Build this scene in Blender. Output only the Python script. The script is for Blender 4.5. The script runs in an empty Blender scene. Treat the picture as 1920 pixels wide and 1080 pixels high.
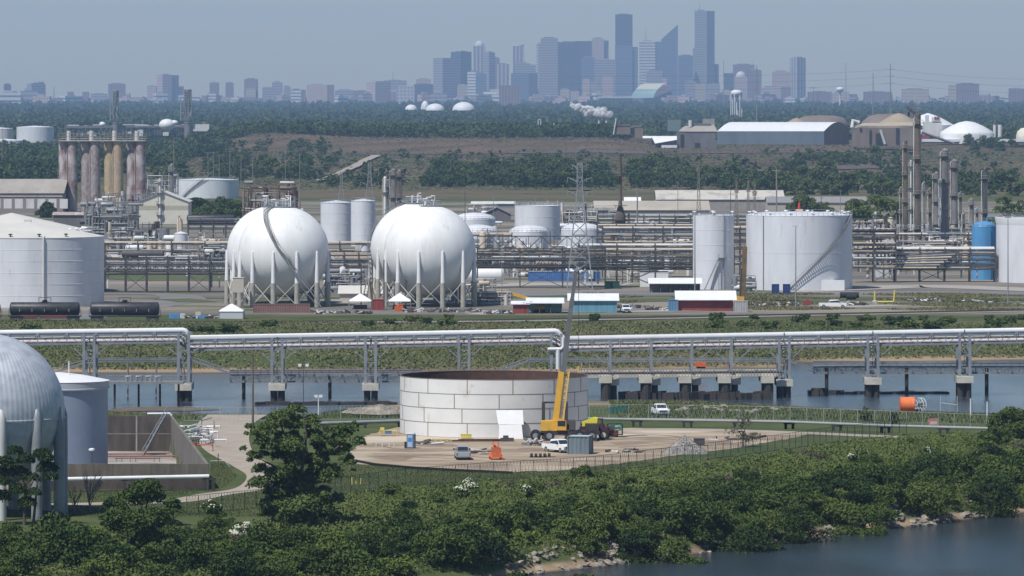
import bpy, math, random
import numpy as np
from mathutils import Vector
R = math.radians
PI = math.pi
rnd = random.Random(7)
SC = bpy.context.scene
COL = SC.collection

# ---------------------------------------------------------------- camera, world, sun, exposure
F = 10667.0      # focal length in pixels of a 1920 wide frame (200 mm lens)
H = 52.0         # height of the eye above the works yard
HZ = 165.0       # row of the horizon
cam_d = bpy.data.cameras.new("camera")
cam_d.lens = 200.0
cam_d.sensor_width = 36.0
cam_d.shift_y = -(540.0 - HZ) / 1920.0
cam_d.clip_start = 5.0
cam_d.clip_end = 60000.0
cam = bpy.data.objects.new("camera", cam_d)
COL.objects.link(cam)
cam.location = (0, 0, H)
cam.rotation_euler = (R(90), 0, 0)
SC.camera = cam

SUN_EL, SUN_AZ = 58.0, 229.0      # azimuth of the sun, degrees counter-clockwise from +X
sx, sy, sz = (math.cos(R(SUN_EL)) * math.cos(R(SUN_AZ)), math.cos(R(SUN_EL)) * math.sin(R(SUN_AZ)), math.sin(R(SUN_EL)))
W = bpy.data.worlds.new("World")
SC.world = W
W.use_nodes = True
nt = W.node_tree
sky = nt.nodes.new("ShaderNodeTexSky")
sky.sky_type = 'NISHITA'
sky.sun_disc = False
sky.sun_elevation = R(SUN_EL)
sky.sun_rotation = R(90 - SUN_AZ)
sky.air_density = 1.0
sky.dust_density = 0.2
sky.ozone_density = 6.0
nt.links.new(sky.outputs[0], nt.nodes["Background"].inputs[0])
nt.nodes["Background"].inputs[1].default_value = 0.085
sun_d = bpy.data.lights.new("sun", 'SUN')
sun_d.energy = 4.5
sun_d.angle = R(0.5)
sun_d.color = (1.0, 0.965, 0.91)
sun = bpy.data.objects.new("sun", sun_d)
COL.objects.link(sun)
sun.rotation_euler = Vector((sx, sy, sz)).to_track_quat('Z', 'Y').to_euler()
sun.location = (0, 0, 400)
SC.view_settings.view_transform = 'Standard'
SC.view_settings.look = 'None'
SC.view_settings.exposure = 0.12
SC.view_settings.gamma = 1.0
SC.cycles.use_denoising = True
SC.cycles.max_bounces = 5
SC.cycles.diffuse_bounces = 2
SC.cycles.glossy_bounces = 2
SC.cycles.transparent_max_bounces = 8
SC.cycles.volume_bounces = 0
SC.cycles.caustics_reflective = False
SC.cycles.caustics_refractive = False

# ---------------------------------------------------------------- measuring helpers
def YG(py, z=0.0):
    "distance at which a point of height z shows on row py"
    return F * (H - z) / (py - HZ)
def XP(px, Y):
    return (px - 960.0) * Y / F
def ZP(py, Y):
    return H - (py - HZ) * Y / F
def G(px, py, z=0.0):
    Y = YG(py, z)
    return (XP(px, Y), Y, z)

# ---------------------------------------------------------------- materials
MATS = {}
def mat(name, col, col2=None, scale=0.5, rough=0.7, metal=0.0, stretch=(1, 1, 1), lo=0.35, hi=0.65,
        bump=0.0, bscale=None, spec=0.35, detail=5.0, coords='Object', trans=0.0, col3=None, s3=0.05, lo3=.45, hi3=.6):
    if name in MATS:
        return MATS[name]
    m = bpy.data.materials.new(name)
    m.use_nodes = True
    n, l = m.node_tree.nodes, m.node_tree.links
    b = n["Principled BSDF"]
    b.inputs["Base Color"].default_value = (*col, 1)
    b.inputs["Roughness"].default_value = rough
    b.inputs["Metallic"].default_value = metal
    b.inputs["Specular IOR Level"].default_value = spec
    if trans:
        b.inputs["Transmission Weight"].default_value = trans
    if col2 or bump or col3:
        if coords == 'World':
            g = n.new("ShaderNodeNewGeometry"); src = g.outputs["Position"]
        else:
            g = n.new("ShaderNodeTexCoord"); src = g.outputs["Object"]
        mp = n.new("ShaderNodeMapping"); mp.inputs["Scale"].default_value = stretch
        l.new(src, mp.inputs[0])
        cur = None
        if col2:
            t = n.new("ShaderNodeTexNoise"); t.inputs["Scale"].default_value = scale; t.inputs["Detail"].default_value = detail
            t.inputs["Roughness"].default_value = 0.65
            l.new(mp.outputs[0], t.inputs[0])
            r = n.new("ShaderNodeMapRange"); r.inputs[1].default_value = lo; r.inputs[2].default_value = hi
            l.new(t.outputs[0], r.inputs[0])
            mx = n.new("ShaderNodeMix"); mx.data_type = 'RGBA'
            mx.inputs[6].default_value = (*col, 1); mx.inputs[7].default_value = (*col2, 1)
            l.new(r.outputs[0], mx.inputs[0]); cur = mx.outputs[2]
        if col3:
            t = n.new("ShaderNodeTexNoise"); t.inputs["Scale"].default_value = s3; t.inputs["Detail"].default_value = 4
            l.new(mp.outputs[0], t.inputs[0])
            r = n.new("ShaderNodeMapRange"); r.inputs[1].default_value = lo3; r.inputs[2].default_value = hi3
            l.new(t.outputs[0], r.inputs[0])
            mx = n.new("ShaderNodeMix"); mx.data_type = 'RGBA'
            if cur: l.new(cur, mx.inputs[6])
            else: mx.inputs[6].default_value = (*col, 1)
            mx.inputs[7].default_value = (*col3, 1)
            l.new(r.outputs[0], mx.inputs[0]); cur = mx.outputs[2]
        if cur: l.new(cur, b.inputs["Base Color"])
        if bump:
            t = n.new("ShaderNodeTexNoise"); t.inputs["Scale"].default_value = bscale or scale * 3; t.inputs["Detail"].default_value = 6
            l.new(mp.outputs[0], t.inputs[0])
            bp = n.new("ShaderNodeBump"); bp.inputs["Strength"].default_value = 1.0; bp.inputs["Distance"].default_value = bump
            l.new(t.outputs[0], bp.inputs["Height"]); l.new(bp.outputs[0], b.inputs["Normal"])
    MATS[name] = m
    return m

def mat_leaf(name, c1, c2, c3, scale=0.12, random_amt=0.5):
    m = bpy.data.materials.new(name); m.use_nodes = True
    n, l = m.node_tree.nodes, m.node_tree.links
    b = n["Principled BSDF"]; b.inputs["Roughness"].default_value = 0.75; b.inputs["Specular IOR Level"].default_value = 0.12
    g = n.new("ShaderNodeNewGeometry")
    t = n.new("ShaderNodeTexNoise"); t.inputs["Scale"].default_value = scale; t.inputs["Detail"].default_value = 3
    l.new(g.outputs["Position"], t.inputs[0])
    oi = n.new("ShaderNodeObjectInfo")
    a = n.new("ShaderNodeMath"); a.operation = 'MULTIPLY_ADD'; a.inputs[1].default_value = random_amt; l.new(oi.outputs["Random"], a.inputs[0]); l.new(t.outputs[0], a.inputs[2])
    a2 = n.new("ShaderNodeMath"); a2.operation = 'MULTIPLY_ADD'; a2.inputs[1].default_value = 0.35; l.new(g.outputs["Random Per Island"], a2.inputs[0]); l.new(a.outputs[0], a2.inputs[2])
    cr = n.new("ShaderNodeValToRGB"); e = cr.color_ramp.elements
    base = 0.35 + random_amt * 0.5
    e[0].position = max(0, base - 0.3); e[0].color = (*c1, 1); e[1].position = base + 0.45; e[1].color = (*c3, 1)
    x = e.new(base + 0.08); x.color = (*c2, 1)
    l.new(a2.outputs[0], cr.inputs[0]); l.new(cr.outputs[0], b.inputs["Base Color"])
    MATS[name] = m
    return m

WHITE = mat("white_tank_paint", (.66, .67, .70), (.555, .565, .59), scale=.3, rough=.45, stretch=(1, 1, .25), lo=.4, hi=.75, col3=(.47, .45, .42), s3=.7, lo3=.63, hi3=.85)
WHITE2 = mat("white_paint_clean", (.76, .76, .77), (.68, .68, .68), scale=.4, rough=.5)
WHITE_D = mat("white_paint_weathered", (.62, .62, .60), (.42, .40, .36), scale=.35, rough=.6, stretch=(1, 1, .2), lo=.45, hi=.8)
STEEL = mat("galvanised_steel", (.30, .32, .34), (.22, .235, .25), scale=.6, rough=.5, metal=.2)
STEEL_D = mat("dark_steel", (.055, .058, .066), (.10, .092, .085), scale=.7, rough=.6, metal=.1)
STEEL_M = mat("mid_grey_steel", (.20, .205, .215), (.28, .27, .26), scale=.7, rough=.6, metal=.1)
RUST = mat("rusty_steel", (.12, .060, .040), (.065, .042, .035), scale=.8, rough=.85)
RUST_P = mat("rust_streaked_paint", (.46, .42, .42), (.30, .17, .14), scale=.55, rough=.8, stretch=(1, 1, .35), lo=.40, hi=.62, detail=8)
BEIGE = mat("beige_coating", (.50, .46, .38), (.42, .38, .31), scale=.4, rough=.75)
TANP = mat("tan_pipe_paint", (.60, .50, .39), (.46, .38, .29), scale=.4, rough=.7)
FIREPROOF = mat("weathered_concrete_coating", (.42, .40, .35), (.30, .285, .25), scale=.9, rough=.9, stretch=(1, 1, .5))
CONC = mat("grey_concrete", (.36, .34, .31), (.25, .235, .21), scale=.5, rough=.9, bump=.02)
CONC_L = mat("pale_concrete", (.56, .53, .45), (.44, .41, .34), scale=.7, rough=.9)
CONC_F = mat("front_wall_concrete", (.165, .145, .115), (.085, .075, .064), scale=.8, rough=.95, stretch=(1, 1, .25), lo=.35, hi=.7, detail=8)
CONC_D = mat("stained_and_shadow_concrete", (.105, .088, .075), (.050, .043, .038), scale=.8, rough=.95, stretch=(1, 1, .25), lo=.35, hi=.7, detail=8)
BLACK = mat("black_rubber", (.018, .018, .02), (.03, .03, .03), scale=3, rough=.8)
BLACKP = mat("black_tank_car_paint", (.022, .023, .028), (.05, .048, .05), scale=.8, rough=.45)
GLASSD = mat("dark_window_glass", (.03, .035, .045), rough=.15, spec=.6)
YELLOW = mat("yellow_machine_paint", (.72, .42, .05), (.60, .34, .05), scale=1.5, rough=.5)
YEL2 = mat("yellow_pipe_paint", (.66, .55, .12), (.55, .45, .12), scale=1.5, rough=.6)
ORANGE = mat("orange_machine_paint", (.75, .16, .04), (.6, .12, .03), scale=2, rough=.55)
RED = mat("faded_red_paint", (.30, .055, .05), (.20, .05, .045), scale=.8, rough=.7, stretch=(1, 1, .3))
BLUE = mat("blue_paint", (.07, .18, .42), (.06, .14, .33), scale=.6, rough=.6)
BLUE2 = mat("bright_blue_tank_paint", (.09, .30, .55), (.08, .24, .45), scale=.5, rough=.5, stretch=(1, 1, .3))
TEALP = mat("faded_teal_corrugated_paint", (.16, .36, .44), (.11, .24, .32), scale=.6, rough=.7, stretch=(3, 3, .2))
GREENP = mat("green_paint", (.025, .12, .085), (.02, .09, .065), scale=2, rough=.6)
CREAM = mat("cream_sheet_siding", (.66, .63, .53), (.58, .55, .46), scale=.3, rough=.7)
TANB = mat("tan_sheet_siding", (.44, .41, .31), (.39, .36, .28), scale=.3, rough=.7)
TARP = mat("white_tent_fabric", (.78, .79, .80), (.70, .71, .73), scale=1.2, rough=.8)
WOOD = mat("weathered_wood_pole", (.16, .13, .10), (.10, .085, .07), scale=2, rough=.9, stretch=(1, 1, .1))
TIMBER = mat("dark_creosoted_timber", (.035, .03, .028), (.06, .052, .045), scale=1.2, rough=.9, stretch=(1, 1, .3))
BARK = mat("tree_bark", (.075, .06, .045), (.12, .10, .08), scale=2.5, rough=.95, stretch=(1, 1, .3))
DEADW = mat("bleached_branches", (.26, .23, .20), (.18, .15, .13), scale=2.5, rough=.95)
GRAVEL_P = mat("gravel_heap_stone", (.31, .29, .27), (.20, .185, .17), scale=2.0, rough=.95, bump=.03, bscale=4)
ROCK = mat("pale_riprap_rock", (.36, .32, .26), (.15, .13, .105), scale=.8, rough=.95, bump=.06, bscale=3, coords='World')
ROOFG = mat("weathered_sheet_roof", (.36, .33, .29), (.27, .235, .205), scale=.12, rough=.8, stretch=(1, .3, 1))
BRICKM = mat("brown_brick", (.22, .16, .13), (.17, .12, .10), scale=.6, rough=.9)
SHED_D = mat("dark_sheet_siding", (.12, .115, .13), (.18, .165, .16), scale=.25, rough=.85, stretch=(1, 1, .2))
PURPLE = mat("maroon_machine_paint", (.10, .025, .04), (.06, .02, .03), scale=2, rough=.6)
LEAF = mat_leaf("leaf_green", (.012, .026, .007), (.034, .064, .013), (.088, .120, .026), .10, .7)
LEAF_D = mat_leaf("leaf_dark_green", (.008, .018, .007), (.022, .045, .012), (.065, .098, .022), .15, .5)
LEAF_Y = mat_leaf("leaf_olive_brush", (.026, .050, .010), (.056, .094, .018), (.100, .125, .034), .07)
LEAF_F = mat_leaf("leaf_far_wood", (.016, .034, .013), (.036, .068, .021), (.082, .112, .036), .012, .4)

# ---------------------------------------------------------------- mesh builder
class MB:
    def __init__(s): s.v = []; s.f = []
    def add(s, vs, fs):
        o = len(s.v); s.v.extend(vs); s.f.extend([tuple(i + o for i in f) for f in fs]); return s
    def box(s, c, d, rz=0.0):
        x, y, z = d[0] / 2, d[1] / 2, d[2] / 2; ca, sa = math.cos(rz), math.sin(rz)
        vs = []
        for dz in (-z, z):
            for dx, dy in ((-x, -y), (x, -y), (x, y), (-x, y)):
                vs.append((c[0] + dx * ca - dy * sa, c[1] + dx * sa + dy * ca, c[2] + dz))
        return s.add(vs, [(3, 2, 1, 0), (4, 5, 6, 7), (0, 1, 5, 4), (1, 2, 6, 5), (2, 3, 7, 6), (3, 0, 4, 7)])
    def bx(s, x0, x1, y0, y1, z0, z1):
        return s.box(((x0 + x1) / 2, (y0 + y1) / 2, (z0 + z1) / 2), (x1 - x0, y1 - y0, z1 - z0))
    def beam(s, p, q, w, h=None):
        h = h or w
        p, q = Vector(p), Vector(q); d = (q - p)
        if d.length < 1e-6: return s
        d.normalize(); up = Vector((0, 0, 1)) if abs(d.z) < .95 else Vector((0, 1, 0))
        a = d.cross(up).normalized() * (w / 2); b = a.cross(d).normalized() * (h / 2)
        vs = [tuple(e + i * a + j * b) for e in (p, q) for i, j in ((-1, -1), (1, -1), (1, 1), (-1, 1))]
        return s.add(vs, [(0, 1, 2, 3), (7, 6, 5, 4), (0, 4, 5, 1), (1, 5, 6, 2), (2, 6, 7, 3), (3, 7, 4, 0)])
    def tube(s, pts, r, n=8, r2=None, caps=True):
        pts = [Vector(p) for p in pts]; N = len(pts); vs = []
        rs = [r + ((r2 if r2 is not None else r) - r) * i / max(1, N - 1) for i in range(N)]
        prev = None
        for i, p in enumerate(pts):
            d = (pts[min(i + 1, N - 1)] - pts[max(i - 1, 0)]).normalized()
            if prev is None:
                up = Vector((0, 0, 1)) if abs(d.z) < .95 else Vector((1, 0, 0))
                a = d.cross(up).normalized()
            else:
                a = (prev - d * prev.dot(d)).normalized()
            prev = a; b = d.cross(a).normalized()
            for k in range(n):
                t = 2 * PI * k / n
                vs.append(tuple(p + (a * math.cos(t) + b * math.sin(t)) * rs[i]))
        fs = [(i * n + k, i * n + (k + 1) % n, (i + 1) * n + (k + 1) % n, (i + 1) * n + k) for i in range(N - 1) for k in range(n)]
        if caps: fs += [tuple(range(n))[::-1], tuple((N - 1) * n + k for k in range(n))]
        return s.add(vs, fs)
    def lathe(s, prof, c=(0, 0, 0), n=32, cap0=True, cap1=True, a0=0.0):
        vs = []
        for r, z in prof:
            for k in range(n):
                t = 2 * PI * k / n + a0; vs.append((c[0] + r * math.cos(t), c[1] + r * math.sin(t), c[2] + z))
        N = len(prof)
        fs = [(i * n + k, i * n + (k + 1) % n, (i + 1) * n + (k + 1) % n, (i + 1) * n + k) for i in range(N - 1) for k in range(n)]
        if cap0: fs.append(tuple(range(n))[::-1])
        if cap1: fs.append(tuple((N - 1) * n + k for k in range(n)))
        return s.add(vs, fs)
    def cyl(s, c, r, h, n=20, r2=None):
        return s.lathe([(r, 0), (r if r2 is None else r2, h)], c, n)
    def cylx(s, c, r, L, n=16, dome=0.0):
        "horizontal drum along x, ends domed"
        prof = []
        if dome:
            for k in range(0, 5):
                t = PI / 2 * k / 5; prof.append((-L / 2 - dome * math.cos(t), r * math.sin(t) + .001))
        prof += [(-L / 2, r), (L / 2, r)]
        if dome:
            for k in range(4, -1, -1):
                t = PI / 2 * k / 5; prof.append((L / 2 + dome * math.cos(t), r * math.sin(t) + .001))
        vs = [(c[0] + x, c[1] + q * math.cos(2 * PI * k / n), c[2] + q * math.sin(2 * PI * k / n)) for x, q in prof for k in range(n)]
        N = len(prof)
        fs = [(i * n + k, (i + 1) * n + k, (i + 1) * n + (k + 1) % n, i * n + (k + 1) % n)[::-1] for i in range(N - 1) for k in range(n)]
        fs += [tuple(range(n)), tuple((N - 1) * n + k for k in range(n))[::-1]]
        return s.add(vs, fs)
    def sphere(s, c, r, n=48, m=24, zs=1.0, t0=0.0, t1=PI):
        prof = [(max(1e-3, r * math.sin(t0 + (t1 - t0) * i / m)), -r * zs * math.cos(t0 + (t1 - t0) * i / m)) for i in range(m + 1)]
        return s.lathe(prof, c, n)
    def prism(s, poly, y0, y1, c=(0, 0, 0), rz=0.0):
        "outline in x,z run from y0 to y1"
        ca, sa = math.cos(rz), math.sin(rz); n = len(poly)
        vs = [(c[0] + x * ca - y * sa, c[1] + x * sa + y * ca, c[2] + z) for y in (y0, y1) for x, z in poly]
        return s.add(vs, [tuple(range(n)), tuple(range(n, 2 * n))[::-1]] + [(i, i + n, (i + 1) % n + n, (i + 1) % n) for i in range(n)])
    def slab(s, poly, z0, z1):
        n = len(poly)
        return s.add([(x, y, z) for z in (z0, z1) for x, y in poly],
                     [tuple(range(n))[::-1], tuple(range(n, 2 * n))] + [(i, (i + 1) % n, (i + 1) % n + n, i + n) for i in range(n)])
    def quad(s, *vs): return s.add([tuple(v) for v in vs], [tuple(range(len(vs)))])
    def build(s, name, m, parent=None, smooth=True, ang=35, loc=None):
        me = bpy.data.meshes.new(name)
        me.from_pydata(s.v, [], s.f); me.materials.append(m)
        if smooth:
            me.shade_smooth(); me.set_sharp_from_angle(angle=R(ang))
        me.update()
        o = bpy.data.objects.new(name, me); COL.objects.link(o)
        if parent is not None: o.parent = parent
        if loc: o.location = loc
        return o

def np_mesh(name, V, Fq, m, parent=None, smooth=False):
    "mesh from numpy arrays; Fq is (n,3) or (n,4)"
    me = bpy.data.meshes.new(name)
    k = Fq.shape[1]
    me.vertices.add(len(V)); me.vertices.foreach_set("co", np.ascontiguousarray(V, dtype=np.float32).ravel())
    me.loops.add(Fq.size); me.loops.foreach_set("vertex_index", np.ascontiguousarray(Fq, dtype=np.int32).ravel())
    me.polygons.add(len(Fq)); me.polygons.foreach_set("loop_start", np.arange(0, Fq.size, k, dtype=np.int32))
    me.materials.append(m); me.update(calc_edges=True)
    if smooth: me.shade_smooth()
    o = bpy.data.objects.new(name, me); COL.objects.link(o)
    if parent is not None: o.parent = parent
    return o

def thing(name, label, cat, loc=(0, 0, 0), rz=0.0, group=None):
    o = bpy.data.objects.new(name, None); COL.objects.link(o)
    o.empty_display_size = .5
    o.location = loc; o.rotation_euler = (0, 0, rz)
    o["label"] = label; o["category"] = cat
    if group: o["group"] = group
    return o
def tag(o, label, cat, group=None):
    o["label"] = label; o["category"] = cat
    if group: o["group"] = group
    return o
def kind(o, k, label=None):
    o["kind"] = k
    if label: o["label"] = label
    return o
def kids(o): return [c for c in o.children]
CH = {}
def copy_tree(o, parent=None, ch=None):
    c = o.copy(); COL.objects.link(c)
    if parent is not None: c.parent = parent
    for k in (ch[o.name] if ch and o.name in ch else list(o.children)):
        copy_tree(k, c)
    return c
def place(o, loc, rz=0.0, s=1.0, label=None, group=None):
    o.location = loc; o.rotation_euler = (0, 0, rz); o.scale = (s, s, s) if not isinstance(s, tuple) else s
    if label: o["label"] = label
    if group: o["group"] = group
    return o
# ================================================================ terrain and water
def pw(pts, z):
    a = np.array([G(px, py, z)[:2] for px, py in pts]); return a[:, 0], a[:, 1]
WZ = -3.0
SX, SY = pw([(-900, 1190), (0, 1140), (500, 1130), (900, 1097), (1000, 1077), (1160, 1058), (1300, 1040), (1440, 1018), (1600, 1000), (1760, 982), (1880, 965), (1960, 958), (2600, 905)], WZ)
NX, NY = pw([(-900, 790), (0, 785), (200, 775), (340, 778), (480, 780), (600, 778), (650, 765), (750, 758), (1100, 752), (1300, 752), (1450, 762), (1600, 770), (1750, 773), (1860, 777), (2000, 792), (2900, 800)], WZ)
FX, FY = pw([(-900, 701), (0, 700), (1050, 700), (1100, 698), (1450, 692), (1500, 682), (1920, 676), (2900, 670)], WZ)
def smooth01(t):
    t = np.clip(t, 0, 1); return t * t * (3 - 2 * t)
_ph = np.random.RandomState(3).rand(12) * 6.28
def wob(X, Y, s, k=0):
    return (np.sin(X / s + _ph[k]) * np.cos(Y / (s * 1.3) + _ph[k + 1]) + .6 * np.sin(X / s * 2.3 + Y / s * 1.1 + _ph[k + 2]) + .4 * np.cos(Y / s * 2.9 - X / s * 1.7 + _ph[k + 3])) / 2.0
# spoil mounds in the middle distance: pixel outlines of the crest and the foot give distance and height
def levee(X, Y):
    px = 960 + X * F / np.maximum(Y, 1)
    z = np.zeros_like(X)
    # near mound (yard side) : foot about 2750 m, long gentle green slope
    foot = 2950 + 120 * np.sin(px / 260.) + 60 * np.sin(px / 90.)
    prof = smooth01((Y - foot) / 1000.) * 3.5 * smooth01((px - 250) / 260.)
    z = np.maximum(z, prof)
    # upper bench with the brown cut slope
    foot2 = 4250 + 100 * np.sin(px / 330. + 1)
    prof2 = smooth01((Y - foot2) / 190.) * 9.5 * smooth01((px - 330) / 130.) * (1 + .35 * np.exp(-((px - 520) / 90.) ** 2)) * (1 - .6 * smooth01((px - 1120) / 150.) * (1 - .55 * smooth01((px - 1680) / 120.)))
    z = z + prof2
    z = z - (1 - smooth01((5350 - Y) / 550.)) * z
    return z
def hgt(X, Y):
    S = np.interp(X, SX, SY); N = np.interp(X, NX, NY); Fa = np.interp(X, FX, FY)
    wb = wob(X, Y, 9, 0) * 1.2
    z = np.full_like(X, 0.0)
    d1 = Y - S + wb
    z1 = np.where(d1 < 0, -3 + d1 * .35, -3 + smooth01(d1 / 9.) * 2.6 + smooth01((d1 - 6) / 25.) * .4)
    z = np.minimum(z, np.maximum(z1, -6))
    d2 = N - Y + wb * .6; d3 = Y - Fa + wb
    z2 = np.where(d2 < 0, -3 + d2 * .3, -3 * (1 - np.clip(d2 / np.maximum(N - 893, 20), 0, 1)))
    z3 = np.where(d3 < 0, -3 + d3 * .2, -3 + smooth01(d3 / 20.) * 3)
    inlet = np.where((Y > N) & (Y < Fa), np.maximum(z2, z3), np.where(Y <= N, z2, z3))
    z = np.where(Y > S + 30, np.minimum(0, np.maximum(inlet, -6)), z)
    # sunken floor of the concrete containment pit
    pxx = 960 + X * F / Y
    z = np.where((Y > 738.2) & (Y < 847.5) & (X < -39.6 + (Y - 737) * (-11.15 / 109)) & (X > -72), np.minimum(z, -2.6), z)
    z = z + np.where((Y > Fa + 60) & (Y < 1280), (wob(X, Y, 22, 4)) * .35, 0)
    z = z + np.where((Y > 2500), levee(X, Y) + np.where(Y > 3000, wob(X, Y, 55, 2) * .5, 0), 0)
    return z
def GT(px, py):
    z = 0.0
    for _ in range(25):
        x, y, _z = G(px, py, z); z += .6 * (float(hgt(np.array([x]), np.array([y]))[0]) - z)
    return (x, y, z)
def hg(x, y): return float(hgt(np.array([float(x)]), np.array([float(y)]))[0])

ys = np.concatenate([np.arange(300, 600, 20), np.arange(600, 860, 1.5), np.arange(860, 1290, 2.5), np.arange(1290, 2500, 25), np.arange(2500, 5000, 16), np.arange(5000, 8000, 60), np.arange(8000, 20601, 300)])
us = np.concatenate([np.linspace(-2.4, -1.15, 14)[:-1], np.linspace(-1.15, 1.15, 300), np.linspace(1.15, 2.4, 14)[1:]])
YY, UU = np.meshgrid(ys, us, indexing='ij')
XX = UU * (960 * np.maximum(YY, 600) / F)
ZZ = hgt(XX, YY)
V = np.stack([XX, YY, ZZ], -1).reshape(-1, 3)
nr, nc = YY.shape
ii, jj = np.meshgrid(np.arange(nr - 1), np.arange(nc - 1), indexing='ij')
i0 = (ii * nc + jj).ravel()
Fq = np.stack([i0, i0 + 1, i0 + nc + 1, i0 + nc], -1)

def ground_mat():
    m = bpy.data.materials.new("ground_mixed_grass_and_soil"); m.use_nodes = True
    n, l = m.node_tree.nodes, m.node_tree.links
    b = n["Principled BSDF"]; b.inputs["Roughness"].default_value = .95; b.inputs["Specular IOR Level"].default_value = .1
    g = n.new("ShaderNodeNewGeometry"); sp = n.new("ShaderNodeSeparateXYZ"); l.new(g.outputs["Position"], sp.inputs[0])
    def noise(scale, det=5, st=(1, 1, 1), dist=0):
        mp = n.new("ShaderNodeMapping"); mp.inputs["Scale"].default_value = st; l.new(g.outputs["Position"], mp.inputs[0])
        t = n.new("ShaderNodeTexNoise"); t.inputs["Scale"].default_value = scale; t.inputs["Detail"].default_value = det; t.inputs["Roughness"].default_value = .6
        l.new(mp.outputs[0], t.inputs[0]); return t.outputs[0]
    def mr(v, a, b_):
        r = n.new("ShaderNodeMapRange"); r.inputs[1].default_value = a; r.inputs[2].default_value = b_; l.new(v, r.inputs[0]); return r.outputs[0]
    def mix(f, A, B):
        mx = n.new("ShaderNodeMix"); mx.data_type = 'RGBA'; l.new(f, mx.inputs[0])
        for k, c in ((6, A), (7, B)):
            if isinstance(c, tuple): mx.inputs[k].default_value = (*c, 1)
            else: l.new(c, mx.inputs[k])
        return mx.outputs[2]
    def mul(a, b_):
        x = n.new("ShaderNodeMath"); x.operation = 'MULTIPLY'; l.new(a, x.inputs[0]); l.new(b_, x.inputs[1]); return x.outputs[0]
    Yp = sp.outputs[1]; Zp = sp.outputs[2]
    lawn = mix(mr(noise(.08, 6), .38, .62), (.050, .074, .024), (.088, .100, .038))
    rough_g = mix(mr(noise(.05, 7), .38, .62), (.055, .078, .024), (.125, .115, .055))
    rough_g = mix(mr(noise(.35, 6), .35, .75), rough_g, (.045, .065, .022))
    rough_g = mix(mr(noise(.018, 3), .55, .68), rough_g, (.14, .115, .065))
    near = mix(mr(Yp, 1000, 1010), lawn, rough_g)
    # works area behind the rail line: pale gravel, asphalt and weeds
    yard = mix(mr(noise(.02, 6, (.4, 1, 1)), .40, .6), (.25, .22, .18), (.13, .12, .11))
    yard = mix(mr(noise(.03, 5, (.35, 1, 1)), .54, .60), yard, (.075, .095, .035))
    c = mix(mr(Yp, 1300, 1310), near, yard)
    # green slopes, brown banks further off
    slope = mix(mr(noise(.0075, 6, (.6, 1, 1)), .40, .60), (.066, .086, .030), (.125, .108, .060))
    slope = mix(mr(noise(.05, 7), .48, .66), slope, (.045, .062, .025))
    slope = mix(mr(noise(.0045, 5, (.5, 1, 3)), .50, .60), slope, (.13, .092, .062))
    c = mix(mr(Yp, 2560, 2640), c, slope)
    # steep cut face stands out brown: by slope of the surface
    sn = n.new("ShaderNodeSeparateXYZ"); l.new(g.outputs["Normal"], sn.inputs[0])
    brown = mix(mr(noise(.03, 8, (.5, 1, 1)), .38, .62), (.135, .095, .066), (.075, .066, .036))
    steep = mul(mr(sn.outputs[2], .99985, .9996), mr(Yp, 4050, 4200))
    c = mix(steep, c, brown)
    c = mix(mr(Yp, 5200, 6200), c, (.03, .05, .02))
    # bare wet banks near the water line
    mud = mix(mr(noise(.15, 6), .35, .65), (.20, .15, .10), (.10, .082, .06))
    sand = mix(mr(noise(.05, 4, (.3, 1, 1)), .45, .6), (.30, .22, .14), mud)
    c = mix(mr(Zp, -2.0, -2.35), c, sand)
    c = mix(mr(Zp, -2.8, -3.0), c, (.075, .062, .048))
    l.new(c, b.inputs["Base Color"])
    t = noise(1.2, 8); bp = n.new("ShaderNodeBump"); bp.inputs["Distance"].default_value = .15; l.new(t, bp.inputs["Height"]); l.new(bp.outputs[0], b.inputs["Normal"])
    return m
gm = ground_mat()
kind(np_mesh("ground", V, Fq, gm, smooth=True), "structure", "grassy and gravelly ground from the river bank to the horizon")

def water_mat(name, c, rough, bs, bd, spec=.5):
    m = bpy.data.materials.new(name); m.use_nodes = True
    n, l = m.node_tree.nodes, m.node_tree.links
    b = n["Principled BSDF"]; b.inputs["Base Color"].default_value = (*c, 1); b.inputs["Roughness"].default_value = rough
    b.inputs["IOR"].default_value = 1.33; b.inputs["Specular IOR Level"].default_value = spec
    g = n.new("ShaderNodeNewGeometry"); mp = n.new("ShaderNodeMapping"); mp.inputs["Scale"].default_value = (1, .35, 1); l.new(g.outputs["Position"], mp.inputs[0])
    t = n.new("ShaderNodeTexNoise"); t.inputs["Scale"].default_value = bs; t.inputs["Detail"].default_value = 8; t.inputs["Roughness"].default_value = .7
    l.new(mp.outputs[0], t.inputs[0]); bp = n.new("ShaderNodeBump"); bp.inputs["Distance"].default_value = bd
    t2 = n.new("ShaderNodeTexNoise"); t2.inputs["Scale"].default_value = .04; t2.inputs["Detail"].default_value = 4; l.new(mp.outputs[0], t2.inputs[0])
    r = n.new("ShaderNodeMapRange"); r.inputs[1].default_value = .4; r.inputs[2].default_value = .62; r.inputs[3].default_value = .35; r.inputs[4].default_value = 1; l.new(t2.outputs[0], r.inputs[0])
    l.new(r.outputs[0], bp.inputs["Strength"])
    l.new(t.outputs[0], bp.inputs["Height"]); l.new(bp.outputs[0], b.inputs["Normal"])
    return m
wm_r = water_mat("river_water", (.030, .042, .048), .12, 1.6, .75, .36)
wm_i = water_mat("inlet_water", (.045, .065, .09), .12, 1.0, .25, .6)
w = MB(); w.quad((-200, 310, WZ), (220, 310, WZ), (220, 850, WZ), (120, 850, WZ), (60, 745, WZ), (-200, 660, WZ))
kind(w.build("river", wm_r, smooth=False), "structure", "dark ship channel water in the lower corner")
w = MB(); w.quad((-240, 915, WZ), (260, 915, WZ), (260, 1180, WZ), (-240, 1180, WZ))
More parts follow.
